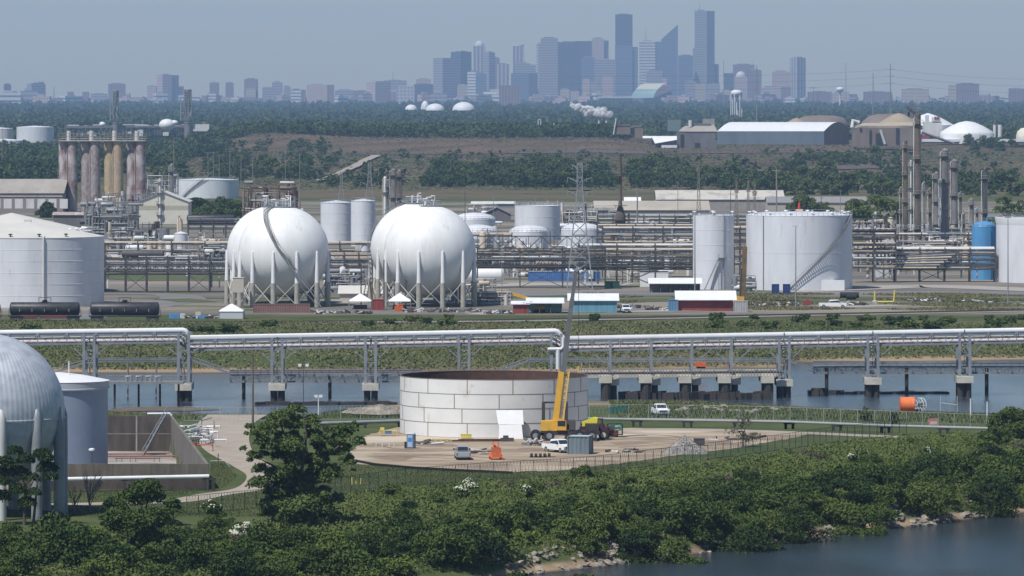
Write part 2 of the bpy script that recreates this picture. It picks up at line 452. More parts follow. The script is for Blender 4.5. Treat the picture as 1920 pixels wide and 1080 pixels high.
kind(w.build("inlet", wm_i, smooth=False), "structure", "blue grey inlet under the pipe bridge")

# ---------------------------------------------------------------- laid surfaces
def sheet(name, pts, m, z=.03, label=None, px=True, raw=None):
    poly = [G(a, b)[:2] for a, b in pts]
    if raw:
        q = []; r_ = random.Random(3)
        for i in range(len(poly)):
            a, b = poly[i], poly[(i + 1) % len(poly)]; n_ = max(1, int(math.dist(a, b) / 1.2))
            for k in range(n_): t = k / n_; q.append((a[0] + (b[0] - a[0]) * t + r_.gauss(0, raw * .45), a[1] + (b[1] - a[1]) * t + r_.gauss(0, raw) + 1.2 * math.sin(len(q) * .21)))
        poly = q
    mb = MB(); n = len(poly)
    mb.add([(x, y, z) for x, y in poly], [tuple(range(n))])
    o = mb.build(name, m, smooth=False)
    # make sure it faces up
    if o.data.polygons[0].normal.z < 0: o.data.flip_normals()
    return kind(o, "structure", label)
def ribbon(name, pts, w, m, z=.05, label=None, follow=False):
    P = [Vector((GT if follow else G)(a, b)) for a, b in pts]
    Q = []
    for i in range(len(P) - 1):       # catmull subdivision
        p0, p1, p2, p3 = P[max(i - 1, 0)], P[i], P[i + 1], P[min(i + 2, len(P) - 1)]
        for k in range(8):
            t = k / 8
            Q.append(.5 * ((2 * p1) + (p2 - p0) * t + (2 * p0 - 5 * p1 + 4 * p2 - p3) * t * t + (3 * p1 - p0 - 3 * p2 + p3) * t ** 3))
    Q.append(P[-1]); vs = []; fs = []
    ws = w if isinstance(w, (list, tuple)) else [w] * len(P)
    for i, q in enumerate(Q):
        d = (Q[min(i + 1, len(Q) - 1)] - Q[max(i - 1, 0)]).normalized(); s = Vector((-d.y, d.x, 0))
        ww = np.interp(i / (len(Q) - 1) * (len(P) - 1), range(len(P)), ws)
        for k in (-1, 1):
            v = q + s * k * ww / 2
            vs.append((v.x, v.y, (hg(v.x, v.y) if follow else 0) + z))
        if i: fs.append((2 * i - 2, 2 * i - 1, 2 * i + 1, 2 * i))
    mb = MB(); mb.add(vs, fs); o = mb.build(name, m, smooth=False)
    if o.data.polygons[0].normal.z < 0: o.data.flip_normals()
    return kind(o, "structure", label)
DIRT = mat("pad_dirt", (.42, .34, .245), (.21, .155, .105), scale=.16, rough=.95, coords='World', stretch=(.5, 1, 1), lo=.35, hi=.62, bump=.06, bscale=1.5, col3=(.48, .41, .315), s3=.05, lo3=.54, hi3=.64, detail=8)
ROADG = mat("gravel_road", (.37, .32, .26), (.29, .245, .195), scale=.25, rough=.95, coords='World', bump=.04, bscale=2)
ASPH = mat("old_asphalt", (.20, .19, .185), (.145, .14, .135), scale=.08, rough=.9, coords='World')
ASPH_L = mat("pale_concrete_paving", (.36, .33, .29), (.29, .265, .235), scale=.08, rough=.9, coords='World', stretch=(.4, 1, 1))
BALLAST = mat("rail_ballast", (.27, .245, .215), (.19, .17, .15), scale=.4, rough=.95, coords='World')
sheet("works_pad", [(655, 870), (660, 845), (690, 815), (745, 803), (900, 800), (1110, 803), (1320, 806), (1480, 810), (1530, 813), (1490, 822), (1420, 832), (1370, 843), (1240, 857), (1150, 872), (1060, 882), (950, 884), (840, 882), (760, 878)], DIRT, .04, "bare brown dirt pad round the half built tank", raw=.5)
ribbon("gravel_road", [(445, 778), (420, 800), (425, 840), (470, 872), (494, 893), (470, 916), (400, 928), (330, 940), (230, 944), (60, 948)], [9.5, 8.5, 7, 5.5, 4.5, 4.0, 4.0, 4.5, 4, 4], ROADG, .06, "pale gravel track curving past the concrete pit")
ribbon("pipeline_road", [(1095, 806), (1300, 806), (1500, 812), (1700, 820), (1960, 824)], 5, ROADG, .05, "gravel track along the low pipeline")
ribbon("rail_bed", [(-100, 608), (400, 606), (900, 603), (1200, 598), (1500, 592), (1960, 583)], 8, BALLAST, .10, "pale ballast of the rail line")
ribbon("yard_road", [(120, 600), (260, 575), (340, 562), (310, 552), (180, 550), (60, 549)], [12, 15, 12, 9, 9, 9], ASPH, .05, "asphalt yard road beside the large tank")
ribbon("plant_road", [(900, 553), (1150, 549), (1400, 551), (1650, 549), (1980, 551)], 26, ASPH, .05, "asphalt road in front of the pipe racks")
ribbon("tank_apron", [(1480, 548), (1620, 541), (1750, 537), (1980, 546)], [8, 16, 20, 16], ASPH_L, .08, "pale paved apron beside the big white tank")
ribbon("spur_road", [(890, 590), (960, 586), (1200, 584), (1500, 578), (1700, 572), (1980, 570)], [5, 8, 8, 8, 8, 8], ASPH_L, .06, "pale service road behind the rail line")
YGR = mat("yard_grass", (.055, .082, .026), (.10, .105, .045), scale=.12, rough=.95, coords='World', stretch=(.4, 1, 1))
ribbon("yard_grass_strip", [(196, 521), (300, 520), (440, 520)], 55, YGR, .07, "strip of grass seen between the pipe rack legs")
ribbon("yard_grass_verge", [(318, 561), (345, 563), (372, 567)], 10, YGR, .09, "small grass verge beside the yard road")
ribbon("yard_grass_strip", [(1120, 566), (1250, 562), (1400, 564), (1480, 566), (1560, 560), (1960, 561)], 20, YGR, .07, "weedy green strip behind the service road")
ribbon("pale_gravel_strip", [(880, 536), (1000, 533), (1180, 534)], 22, ASPH_L, .07, "pale gravel strip under the latticed pipe bridge")
ribbon("pale_gravel_strip", [(600, 566), (760, 563), (900, 566)], 22, ASPH_L, .07, "pale gravel strip at the feet of the spheres")
ribbon("hill_track", [(600, 342), (650, 322), (705, 294)], [5, 6, 7], ROADG, 1.3, "pale dirt track climbing the spoil mound", follow=True)

BERM = mat("dark_berm_soil", (.075, .062, .055), (.11, .09, .075), scale=.1, rough=.95, coords='World')
ribbon("bench_road", [(655, 291), (800, 290), (960, 288), (1100, 286), (1270, 283), (1500, 280), (1720, 279)], 26, BERM, .5, "dark bench road along the foot of the brown bank", follow=True)
ribbon("lower_bench_road", [(1230, 332), (1330, 325), (1450, 319), (1560, 317), (1650, 311)], 34, BERM, .5, "dark curving bench road on the lower right slope", follow=True)
# ================================================================ pipe bridge over the inlet
YB = lambda px: 1000.0 + (px - 345) * .010
def bridge():
    T = thing("pipe_bridge", "long grey steel pipe bridge carrying white pipes across the inlet", "pipe bridge", (0, 1000, 0))
    T.location = (0, 0, 0)
    def sec(x0, y0, x1, y1):
        return lambda px: y0 + (y1 - y0) * (px - x0) / (x1 - x0)
    secs = [(-260, 348, sec(0, 624, 345, 619.5)), (348, 1046, sec(355, 634, 1040, 621)), (1054, 2200, sec(1065, 635, 1920, 619.5))]
    def P(px, py, dy=0): 
        Y = YB(px); return (XP(px, Y), Y + dy, ZP(py, Y))
    big = []; low = []
    for a, b, f in secs:
        for px in (a, b): big.append(P(px, f(px)))
    # top large pipe with rounded drops at the section joints
    pts = []
    for i, (a, b, f) in enumerate(secs):
        pts += [P(a + (4 if i else 0), f(a) - (0 if i else 0)), P(b - 5, f(b - 5)), P(b - 1, f(b) + 1.2), P(b + 2.2, f(b) + 5)] if i < 2 else [P(a + 4, f(a)), P(b, f(b))]
    MB().tube(pts, .50, 12).build("large_pipe", WHITE2, T, ang=60)
    pts = []
    for i, (a, b, f) in enumerate(secs):
        pts += [P(a + 4, f(a) + 18.5, 2.2), P(b - 14, f(b - 14) + 18.5, 2.2)]
    o = MB().tube(pts, .33, 10).build("insulated_pipe", mat("pinkish_white_cladding", (.66, .60, .64), (.62, .50, .54), scale=.3, rough=.5), T, ang=60)
    pts = []
    for i, (a, b, f) in enumerate(secs):
        pts += [P(a + 4, f(a) + 11, 3.4), P(b - 10, f(b - 10) + 11, 3.4)]
    MB().tube(pts, .14, 6).build("thin_pipe", WHITE2, T)
    pts = []
    for i, (a, b, f) in enumerate(secs):
        pts += [P(a + 4, f(a) + 21, 1.2), P(b - 14, f(b - 14) + 21, 1.2)]
    MB().tube(pts, .16, 6).build("lower_pipe", mat("brown_pipe", (.16, .09, .09), rough=.7), T)
    # box truss under the pipes
    for i, (a, b, f) in enumerate(secs):
        mb = MB()
        for dy in (-.9, 3.9):
            for off in (6.5, 22):
                mb.beam(P(a + 3, f(a) + off, dy), P(b - 3, f(b) + off, dy), .26, .34)
        n = max(4, int((b - a) / 26.5)); st = (b - a - 6) / n
        for k in range(n + 1):
            x = a + 3 + st * k
            for dy in (-.9, 3.9):
                mb.beam(P(x, f(x) + 6, dy), P(x, f(x) + 22, dy), .15)
            mb.beam(P(x, f(x) + 22, -.9), P(x, f(x) + 22, 3.9), .2)
            if k % 2 == 0: mb.beam(P(x, f(x) + 2, -.9), P(x, f(x) + 7, -.9), .5)
            if k < n:
                x2 = x + st
                o1, o2 = (22, 6.5) if k % 2 else (6.5, 22)
                mb.beam(P(x, f(x) + o1, -.9), P(x2, f(x2) + o2, -.9), .10)
        mb.build("truss", STEEL, T)
    # towers standing on concrete caps and timber piles
    def tower(px, double=True, capy=719, btm=757, walk=True):
        Y = YB(px); X = XP(px, Y); i = 0 if px < 348 else 1 if px < 1046 else 2
        topz = ZP(secs[i][2](min(px, 2200)) + 4, Y); cz = ZP(capy, Y)
        mb = MB(); ww = .48
        offs = (-.9, .9) if double else (0,)
        for dx in offs:
            for dy in (-1.2, 4.2):
                mb.beam((X + dx, Y + dy, cz), (X + dx, Y + dy, topz), ww, .55)
        if double:
            for z in np.arange(cz + 1.5, topz, 2.2): mb.beam((X - .9, Y - 1.2, z), (X + .9, Y - 1.2, z), .16)
        z0 = cz
        for k, z in enumerate(np.arange(cz + .5, topz - 1.8, 2.6)):
            mb.beam((X, Y - 1.2, z + (0 if k % 2 else 2.6)), (X, Y + 4.2, z + (2.6 if k % 2 else 0)), .18)
        kz = ZP(secs[i][2](px) + 22, Y)
        for s in (-1, 1):
            mb.beam((X + s * .9, Y - 1.0, kz - 2.4), (X + s * 3.6, Y - 1.0, kz), .16)
        mb.build("tower", STEEL, T)
        cap = MB(); cap.box((X, Y + 1.5, cz - .55), (2.9 if double else 3.2, 8.4, 1.15 if double else 1.6)); cap.build("pile_cap", CONC_L, T)
        pl = MB()
        for dx in (-.65, .65):
            for dy in (-1.6, 1.5, 4.6): pl.cyl((X + dx, Y + dy, -6.5), .50, cz - 1.1 + 6.5, 10)
        pl.build("pile", TIMBER, T)
    for px in (-160, 168, 345, 520, 695, 870, 1043): tower(px, True, 719)
    for px, c in ((1144, 712), (1221, 711.5), (1297, 711), (1371, 710.5)): tower(px, False, c - 5)
    for px, c in ((1470, 711), (1636, 708), (1808, 705), (1985, 702)): tower(px, True, c)
    return T
bridge()
def trestle(name, label, x0, x1, y, rail_y, depth, m, nbents=0):
    "walkway deck with railings and a lattice side, spanning the inlet beside the pipe bridge"
    T = thing(name, label, "walkway", (0, 0, 0))
    Yf = YB(x0) + 7
    def P(px, py, dy=0):
        Y = YB(px) + 7; return (XP(px, Y), Y + dy, ZP(py, Y))
    MB().beam(P(x0, y), P(x1, y), 2.4, .35).build("deck", m, T)
    mb = MB()
    for py in (rail_y, (rail_y * 2 + y) / 3): mb.beam(P(x0, py, -1.2), P(x1, py, -1.2), .12); mb.beam(P(x0, py, 1.2), P(x1, py, 1.2), .10)
    n = int((x1 - x0) / 14)
    for k in range(n + 1):
        x = x0 + (x1 - x0) * k / n; mb.beam(P(x, rail_y, -1.2), P(x, y, -1.2), .10)
    mb.build("railing", STEEL, T)
    mb = MB(); mb.beam(P(x0, y + depth, -1.2), P(x1, y + depth, -1.2), .3)
    n = int((x1 - x0) / 20)
    for k in range(n):
        xa = x0 + (x1 - x0) * k / n; xb = x0 + (x1 - x0) * (k + 1) / n
        mb.beam(P(xa, y + (depth if k % 2 else 0), -1.2), P(xb, y + (0 if k % 2 else depth), -1.2), .13)
        mb.beam(P(xa, y, -1.2), P(xa, y + depth, -1.2), .13)
    # grating hung on the truss side: many thin bars
    n2 = int((x1 - x0) / 2.6)
    for k in range(n2 + 1):
        x = x0 + (x1 - x0) * k / n2; mb.beam(P(x, y + .5, -1.0), P(x, y + depth - .5, -1.0), .085)
    mb.build("side_truss", STEEL_M, T)
    mb = MB()
    for px in np.linspace(x0 + 25, x1 - 10, max(2, int((x1 - x0) / 150) + 1)):
        for dy in (-.7, .7):
            Y = YB(px) + 7; mb.cyl((XP(px, Y), Y + dy, -6), .28, ZP(y, Y) + 6, 8)
    mb.build("pile", TIMBER, T)
    return T
trestle("walkway", "grey railed walkway low over the water left of the half built tank", 432, 790, 703, 694, 12, STEEL)
trestle("walkway", "grey railed walkway low over the water at the right end of the inlet", 1525, 2010, 687, 678, 12, STEEL)
def high_walk(name, label, x0, x1, y, legs, stairs):
    T = thing(name, label, "walkway", (0, 0, 0))
    def P(px, py, dy=0):
        Y = YB(px) + 9; return (XP(px, Y), Y + dy, ZP(py, Y))
    mb = MB()
    mb.beam(P(x0, y), P(x1, y), 1.4, .3); mb.build("deck", STEEL, T)
    mb = MB()
    for py in (y - 6, y - 3): mb.beam(P(x0, py, -.7), P(x1, py, -.7), .16)
    n = int((x1 - x0) / 25)
    for k in range(n + 1): mb.beam(P(x0 + (x1 - x0) * k / n, y - 6, -.7), P(x0 + (x1 - x0) * k / n, y, -.7), .12)
    mb.build("railing", STEEL, T)
    for (xa, ya, xb, yb) in stairs:
        mb = MB()
        for dy in (-.7, .7):
            mb.beam(P(xa, ya, dy), P(xb, yb, dy), .3)
            mb.beam(P(xa, ya - 6, dy), P(xb, yb - 6, dy), .12)
        for k in range(13):
            x = xa + (xb - xa) * k / 12; yy = ya + (yb - ya) * k / 12
            mb.beam(P(x, yy, -.7), P(x, yy, .7), .3, .06)
            if k % 3 == 0: mb.beam(P(x, yy - 6, -.7), P(x, yy, -.7), .1)
        mb.build("staircase", STEEL, T)
    mb = MB()
    for px in legs:
        for dy in (-.6, .6):
            p = P(px, y, dy); mb.beam(p, (p[0], p[1], -5), .22)
    mb.build("leg", STEEL_M, T)
high_walk("raised_walkway", "raised grey walkway with stairs at both ends behind the left bridge towers", 172, 345, 677, (240, 293, 340), [(172, 676, 96, 700), (362, 676, 440, 703)])
high_walk("raised_walkway", "raised grey walkway with stairs behind the crane boom and single bridge posts", 990, 1468, 677, (992, 1090, 1140, 1218, 1294, 1368, 1440), [(990, 677, 925, 700), (1478, 676, 1532, 700)])
def low_platform():
    T = thing("valve_platform", "small grey railed valve platform over the water behind the white tank", "platform", (0, 0, 0))
    def P(px, py, dy=0):
        Y = 985; return (XP(px, Y), Y + dy, ZP(py, Y))
    MB().beam(P(205, 717), P(345, 717), 4, .4).build("deck", STEEL_M, T)
    mb = MB()
    for x in range(205, 346, 10): mb.beam(P(x, 704, -1.9), P(x, 717, -1.9), .1)
    for y in (703, 709): mb.beam(P(205, y, -1.9), P(345, y, -1.9), .1)
    mb.build("railing", STEEL, T)
    mb = MB()
    for x in (243, 262, 280, 298):
        mb.tube([P(x - 6, 716), P(x - 6, 706), P(x + 3, 705), P(x + 3, 716)], .28, 8)
    mb.build("pipe_bend", STEEL, T)
    mb = MB()
    for x in (215, 260, 300, 335): mb.beam(P(x, 717), (P(x, 717)[0], 985, -6), .35)
    mb.build("leg", TIMBER, T)
low_platform()
def causeway():
    T = thing("trestle_deck", "pale concrete trestle deck on dark pile bents behind the crane", "trestle", (0, 0, 0))
    def P(px, py, dy=0):
        Y = YB(px) - 3; return (XP(px, Y), Y + dy, ZP(py, Y))
    MB().beam(P(1085, 705.5, 6.5), P(1465, 702, 6.5), 9, .8).build("deck", CONC_L, T)
    mb = MB()
    for py in (690, 696): mb.beam(P(1085, py + 2, -.8), P(1465, py, -.8), .10)
    for k in range(64): 
        x = 1090 + k * 5.9; mb.beam(P(x, 692, -.8), P(x, 706, -.8), .12)
    mb.build("railing", STEEL_M, T)
    mb = MB(); mb.beam(P(1085, 700, -.5), P(1465, 697, -.5), .3, .4); mb.build("edge_beam", RUST, T)
    for px in (1140, 1215, 1289, 1363, 1444):
        mb = MB()
        for k in range(4): 
            p = P(px - 3, 712, k * 3.2); mb.cyl((p[0], p[1], -6.5), .85, p[2] + 6.5, 10)
        mb.build("pile", TIMBER, T)
        MB().box((P(px - 5, 711)[0], P(px, 711)[1] + 4.5, P(px, 711)[2]), (2.3, 11, 1.3)).build("bent_cap", CONC_L, T)
causeway()
# bent pipe leg at the middle joint of the bridge
T = thing("expansion_loop", "white pipe elbow dropping down beside the crane boom", "pipe", (0, 0, 0))
def PB(px, py, dy=0):
    Y = YB(px) - 1.5; return (XP(px, Y), Y + dy, ZP(py, Y))
MB().tube([PB(1027, 655), PB(1052, 654.5), PB(1056, 650), PB(1056, 632)], .32, 8).build("elbow", WHITE2, T)
MB().tube([PB(1046, 655), PB(1046, 692)], .36, 8).build("drop_pipe", WHITE2, T)
# dark timber and debris line in the inlet
def raft(px0, px1, py, h, label, seed):
    r = random.Random(seed); mb = MB()
    n = int((px1 - px0) / 5)
    for k in range(n):
        px = px0 + (px1 - px0) * k / n; x, y, z = G(px, py + r.uniform(-1, 1), WZ)
        hh = h * r.uniform(.75, 1.1)
        mb.beam((x - r.uniform(.4, 1.4), y + r.uniform(-1, 1), WZ + hh * .4), (x + r.uniform(.4, 1.4), y + r.uniform(-1, 1), WZ + hh * .5), r.uniform(.3, .6), hh)
    tag(mb.build("breakwater", TIMBER), label, "breakwater")
raft(1172, 1446, 748, 1.3, "long dark timber breakwater in the water behind the concrete trestle", 1)
raft(484, 740, 758, .45, "thin dark floating timber line beside the half built tank", 2)
raft(1555, 1780, 737.5, .35, "thin dark floating boom line under the right bridge spans", 3)
raft(1523, 1541, 740, 1.1, "short dark floating timber block in the inlet", 4)
raft(1560, 1580, 738, .6, "small dark log adrift right of the floating timber block", 5)

# ================================================================ half built tank on the pad
def build_tank():
    Yc = 858.5; X0 = XP(926, Yc); r = 14.16; zt = 8.65
    T = thing("storage_tank", "open topped white plate tank under construction on the dirt pad", "tank", (X0, Yc, 0))
    mb = MB(); mb.lathe([(r, 0), (r, zt)], n=96, cap0=False, cap1=False)
    mb.build("shell", mat("white_shell_plate", (.71, .705, .69), (.63, .62, .60), scale=.25, rough=.6, lo=.4, hi=.75, col3=(.52, .46, .38), s3=.35, lo3=.64, hi3=.74), T)
    mb = MB(); mb.lathe([(r - .06, zt), (r - .06, .1), (.1, .1)], n=96, cap0=False, cap1=False); mb.build("inner_wall", RUST, T)
    mb = MB(); mb.lathe([(r + .03, zt - .02), (r + .03, zt + .07), (r - .1, zt + .07), (r - .1, zt - .02)], n=96, cap0=False, cap1=False)
    mb.build("rim", mat("rim_steel", (.20, .15, .12), rough=.8), T)
    mb = MB(); q = zt / 4
    for k in (0.02, 1, 2, 3): mb.lathe([(r + .02, q * k - .035), (r + .035, q * k), (r + .02, q * k + .05)], n=96, cap0=False, cap1=False)
    offs = [(-82.5), -38.5, 0, 0]
    rr = random.Random(4)
    for row in range(4):
        base = [0.42, .12, .30, .42][row]
        for k in range(13):
            a = PI * 1.5 + (k - 6 + base) * 2 * PI / 13.0
            x, y = (r + .015) * math.cos(a), (r + .015) * math.sin(a)
            mb.box((x, y, (3 - row + .5) * q), (.05, .09, q - .05), a)
    mb.build("weld_seam", mat("seam_rust", (.20, .15, .11), rough=.9), T)
    for nm, px0, px1, py0, py1, y in (("loose_plate", 932, 980, 769, 797, 6.9), ("loose_plate", 936, 980, 797, 823, 6.6)):
        pass
    return T
build_tank()
Yp = 843.0
T = thing("shell_plates", "two clean white steel sheets leaning on the front of the half built tank", "steel sheets", (XP(957, Yp), Yp, 0))
def pz(px): return (px - 957) * Yp / F
MB().add([(pz(930), 1.2, 4.2), (pz(980), 1.2, 4.2), (pz(982), .3, 2.1), (pz(934), .3, 2.15)], [(0, 3, 2, 1)]).add([(pz(930), 1.28, 4.2), (pz(980), 1.28, 4.2), (pz(982), .38, 2.1), (pz(934), .38, 2.15)], [(0, 1, 2, 3)]).build("upper_sheet", WHITE2, T, smooth=False)
MB().add([(pz(936), .25, 2.1), (pz(978), .25, 2.1), (pz(981), -.5, .03), (pz(935), -.5, .03)], [(0, 3, 2, 1)]).add([(pz(936), .33, 2.1), (pz(978), .33, 2.1), (pz(981), -.42, .03), (pz(935), -.42, .03)], [(0, 1, 2, 3)]).build("lower_sheet", WHITE2, T, smooth=False)
T = thing("door_frame", "tall dark steel frame standing against the tank behind the crane", "frame", (XP(1041, 842), 842.3, 0))
mb = MB(); 
for px in (1019, 1062): mb.beam(((px - 1041) * 842 / F, 0, 0), ((px - 1041) * 842 / F, .8, 5.4), .5)
mb.beam((-1.9, .8, 5.4), (1.85, .8, 5.4), .25)
mb.build("frame", TIMBER, T)

# ================================================================ vehicles and pad objects
def wheel(mbt, mbr, x, y, r, w):
    for m_, rr, ww in ((mbt, r, w), (mbr, r * .58, w + .03)):
        m_.add([(x + s * ww / 2, y + rr * math.cos(2 * PI * k / 18), r + rr * math.sin(2 * PI * k / 18)) for s in (-1, 1) for k in range(18)],
               [tuple(range(18))[::-1], tuple(range(18, 36))] + [(k, (k + 1) % 18, (k + 1) % 18 + 18, k + 18) for k in range(18)])
def pickup(label, loc, rz, paint, name="pickup_truck", crew=True, L=5.7):
    "front of the truck points to -y"
    T = thing(name, label, "pickup truck", loc, rz)
    w = .98
    prof = [(-L/2, .55), (-L/2, 1.0), (-L/2 + .25, 1.12), (-L/2 + 1.25, 1.2), (.55 + .4, 1.2), (L/2 - .05, 1.2), (L/2, 1.15), (L/2, .55), (L/2 - .7, .45), (-L/2 + .6, .42)]
    def ext(prof, hw, taper=0, zt=9):
        n = len(prof); mb = MB()
        vs = []
        for s in (-1, 1):
            for y, z in prof: vs.append((s * (hw - (taper if z > zt else 0)), y, z))
        mb.add(vs, [tuple(range(n)), tuple(range(n, 2 * n))[::-1]] + [(i, i + n, (i + 1) % n + n, (i + 1) % n) for i in range(n)])
        return mb
    body = ext(prof, w).build("body", paint, T, ang=25)
    cy0, cy1 = -L/2 + 1.35, .95
    ext([(cy0, 1.2), (cy0 + .65, 1.82), (cy0 + .95, 1.9), (cy1 - .35, 1.9), (cy1 - .1, 1.82), (cy1, 1.2)], .9, .13, 1.5).build("cab", paint, T, ang=25)
    ext([(cy0 + .12, 1.26), (cy0 + .62, 1.77), (cy1 - .2, 1.77), (cy1 - .08, 1.26)], .915, .135, 1.5).build("side_window", GLASSD, T, smooth=False)
    ws = MB(); ws.add([(-.80, cy0 + .05, 1.26), (.80, cy0 + .05, 1.26), (.70, cy0 + .60, 1.80), (-.70, cy0 + .60, 1.80)], [(0, 1, 2, 3)]); ws.build("windscreen", GLASSD, T, smooth=False)
    rw = MB(); rw.add([(-.76, cy1 + .01, 1.28), (.76, cy1 + .01, 1.28), (.68, cy1 - .08, 1.78), (-.68, cy1 - .08, 1.78)], [(3, 2, 1, 0)]); rw.build("rear_window", GLASSD, T, smooth=False)
    MB().bx(-.82, .82, cy1 + .12, L/2 - .12, 1.19, 1.215).build("bed_floor", STEEL_D, T, smooth=False)
    MB().bx(-.62, .62, -L/2 - .03, -L/2 + .02, .68, .98).build("grille", STEEL_D, T, smooth=False)
    MB().bx(-.96, .96, -L/2 - .10, -L/2 + .05, .42, .62).build("bumper", STEEL, T)
    MB().bx(-.96, .96, L/2 - .05, L/2 + .12, .45, .62).build("bumper", STEEL, T)
    for s in (-1, 1):
        MB().bx(s * .80 - .14, s * .80 + .14, -L/2 - .035, -L/2 + .03, .74, .96).build("headlight", mat("headlight_glass", (.7, .7, .68), rough=.2), T, smooth=False)
        MB().bx(s * .9 - .07, s * .9 + .07, L/2 - .01, L/2 + .03, .72, 1.08).build("tail_light", RED, T, smooth=False)
        MB().bx(s * 1.10 - .12, s * 1.10 + .12, cy0 + .25, cy0 + .33, 1.22, 1.46).build("mirror", BLACK, T)
    for y in (-L/2 + .95, L/2 - 1.15):
        for s in (-1, 1):
            t, r_ = MB(), MB(); wheel(t, r_, s * .86, y, .39, .27)
            tt = t.build("wheel", BLACK, T); r_.build("rim", STEEL, tt)
    return T
SILVER = mat("silver_car_paint", (.42, .43, .44), rough=.35, metal=.3)
CARW = mat("white_car_paint", (.78, .78, .78), rough=.3)
pickup("silver pickup truck seen from behind on the dirt pad", G(867, 861), R(180 + 4), SILVER)
pickup("white pickup truck parked beside the grey shipping container", G(1047, 848), R(32), CARW, L=5.9)
pickup("white pickup truck on the track between the low pipeline and the green skip", GT(1238, 779), R(10), CARW, L=5.4)
pickup("white pickup truck with long bed near the black pipes by the far yard", G(1562, 577), R(90 - 8), CARW, L=6.6)
pickup("white pickup truck parked facing the rail line beside the blue shed", G(1173, 586), R(5), CARW, L=5.4)

def container(label, loc, rz, d, m, name="shipping_container", roofm=None, cat="container"):
    L, w, h = d; T = thing(name, label, cat, loc, rz)
    mb = MB(); n = int(L / .28)
    # corrugated long sides
    for s in (-1, 1):
        vs = []; 
        for k in range(n * 2 + 1):
            x = -L/2 + L * k / (n * 2); y = s * (w/2 - (.05 if (k // 1) % 4 in (1, 2) else 0))
            vs += [(x, y, .12), (x, y, h - .08)]
        fs = [(2*k, 2*k+2, 2*k+3, 2*k+1) if s < 0 else (2*k, 2*k+1, 2*k+3, 2*k+2) for k in range(n * 2)]
        mb.add(vs, fs)
    nn = int(w / .28)
    for s in (-1, 1):
        vs = []
        for k in range(nn * 2 + 1):
            y = -w/2 + w * k / (nn * 2); x = s * (L/2 - (.05 if k % 4 in (1, 2) else 0))
            vs += [(x, y, .12), (x, y, h - .08)]
        mb.add(vs, [(2*k, 2*k+1, 2*k+3, 2*k+2) if s < 0 else (2*k, 2*k+2, 2*k+3, 2*k+1) for k in range(nn * 2)])
    mb.build("side_panel", m, T, smooth=False)
    MB().bx(-L/2 + .02, L/2 - .02, -w/2 + .02, w/2 - .02, h - .09, h - .02).build("roof_panel", roofm or m, T, smooth=False)
    mb = MB()
    for x in (-L/2, L/2):
        for y in (-w/2, w/2): mb.bx(x - .07, x + .07, y - .07, y + .07, 0, h)
        mb.bx(x - .06, x + .06, -w/2 + .07, w/2 - .07, h - .12, h - .005); mb.bx(x - .06, x + .06, -w/2 + .07, w/2 - .07, 0, .14)
    for y in (-w/2, w/2): mb.bx(-L/2 + .07, L/2 - .07, y - .06, y + .06, h - .12, h - .005); mb.bx(-L/2 + .07, L/2 - .07, y - .06, y + .06, 0, .14)
    mb.build("corner_frame", m, T, smooth=False)
    return T
GREYC = mat("slate_blue_container_paint", (.17, .215, .24), (.13, .165, .185), scale=.9, rough=.65, stretch=(1, 1, .3))
container("grey blue shipping container in front of the crane on the dirt pad", G(1088, 851), R(-12), (3.0, 3.2, 2.6), GREYC, roofm=mat("pale_container_roof", (.42, .47, .50), rough=.6))

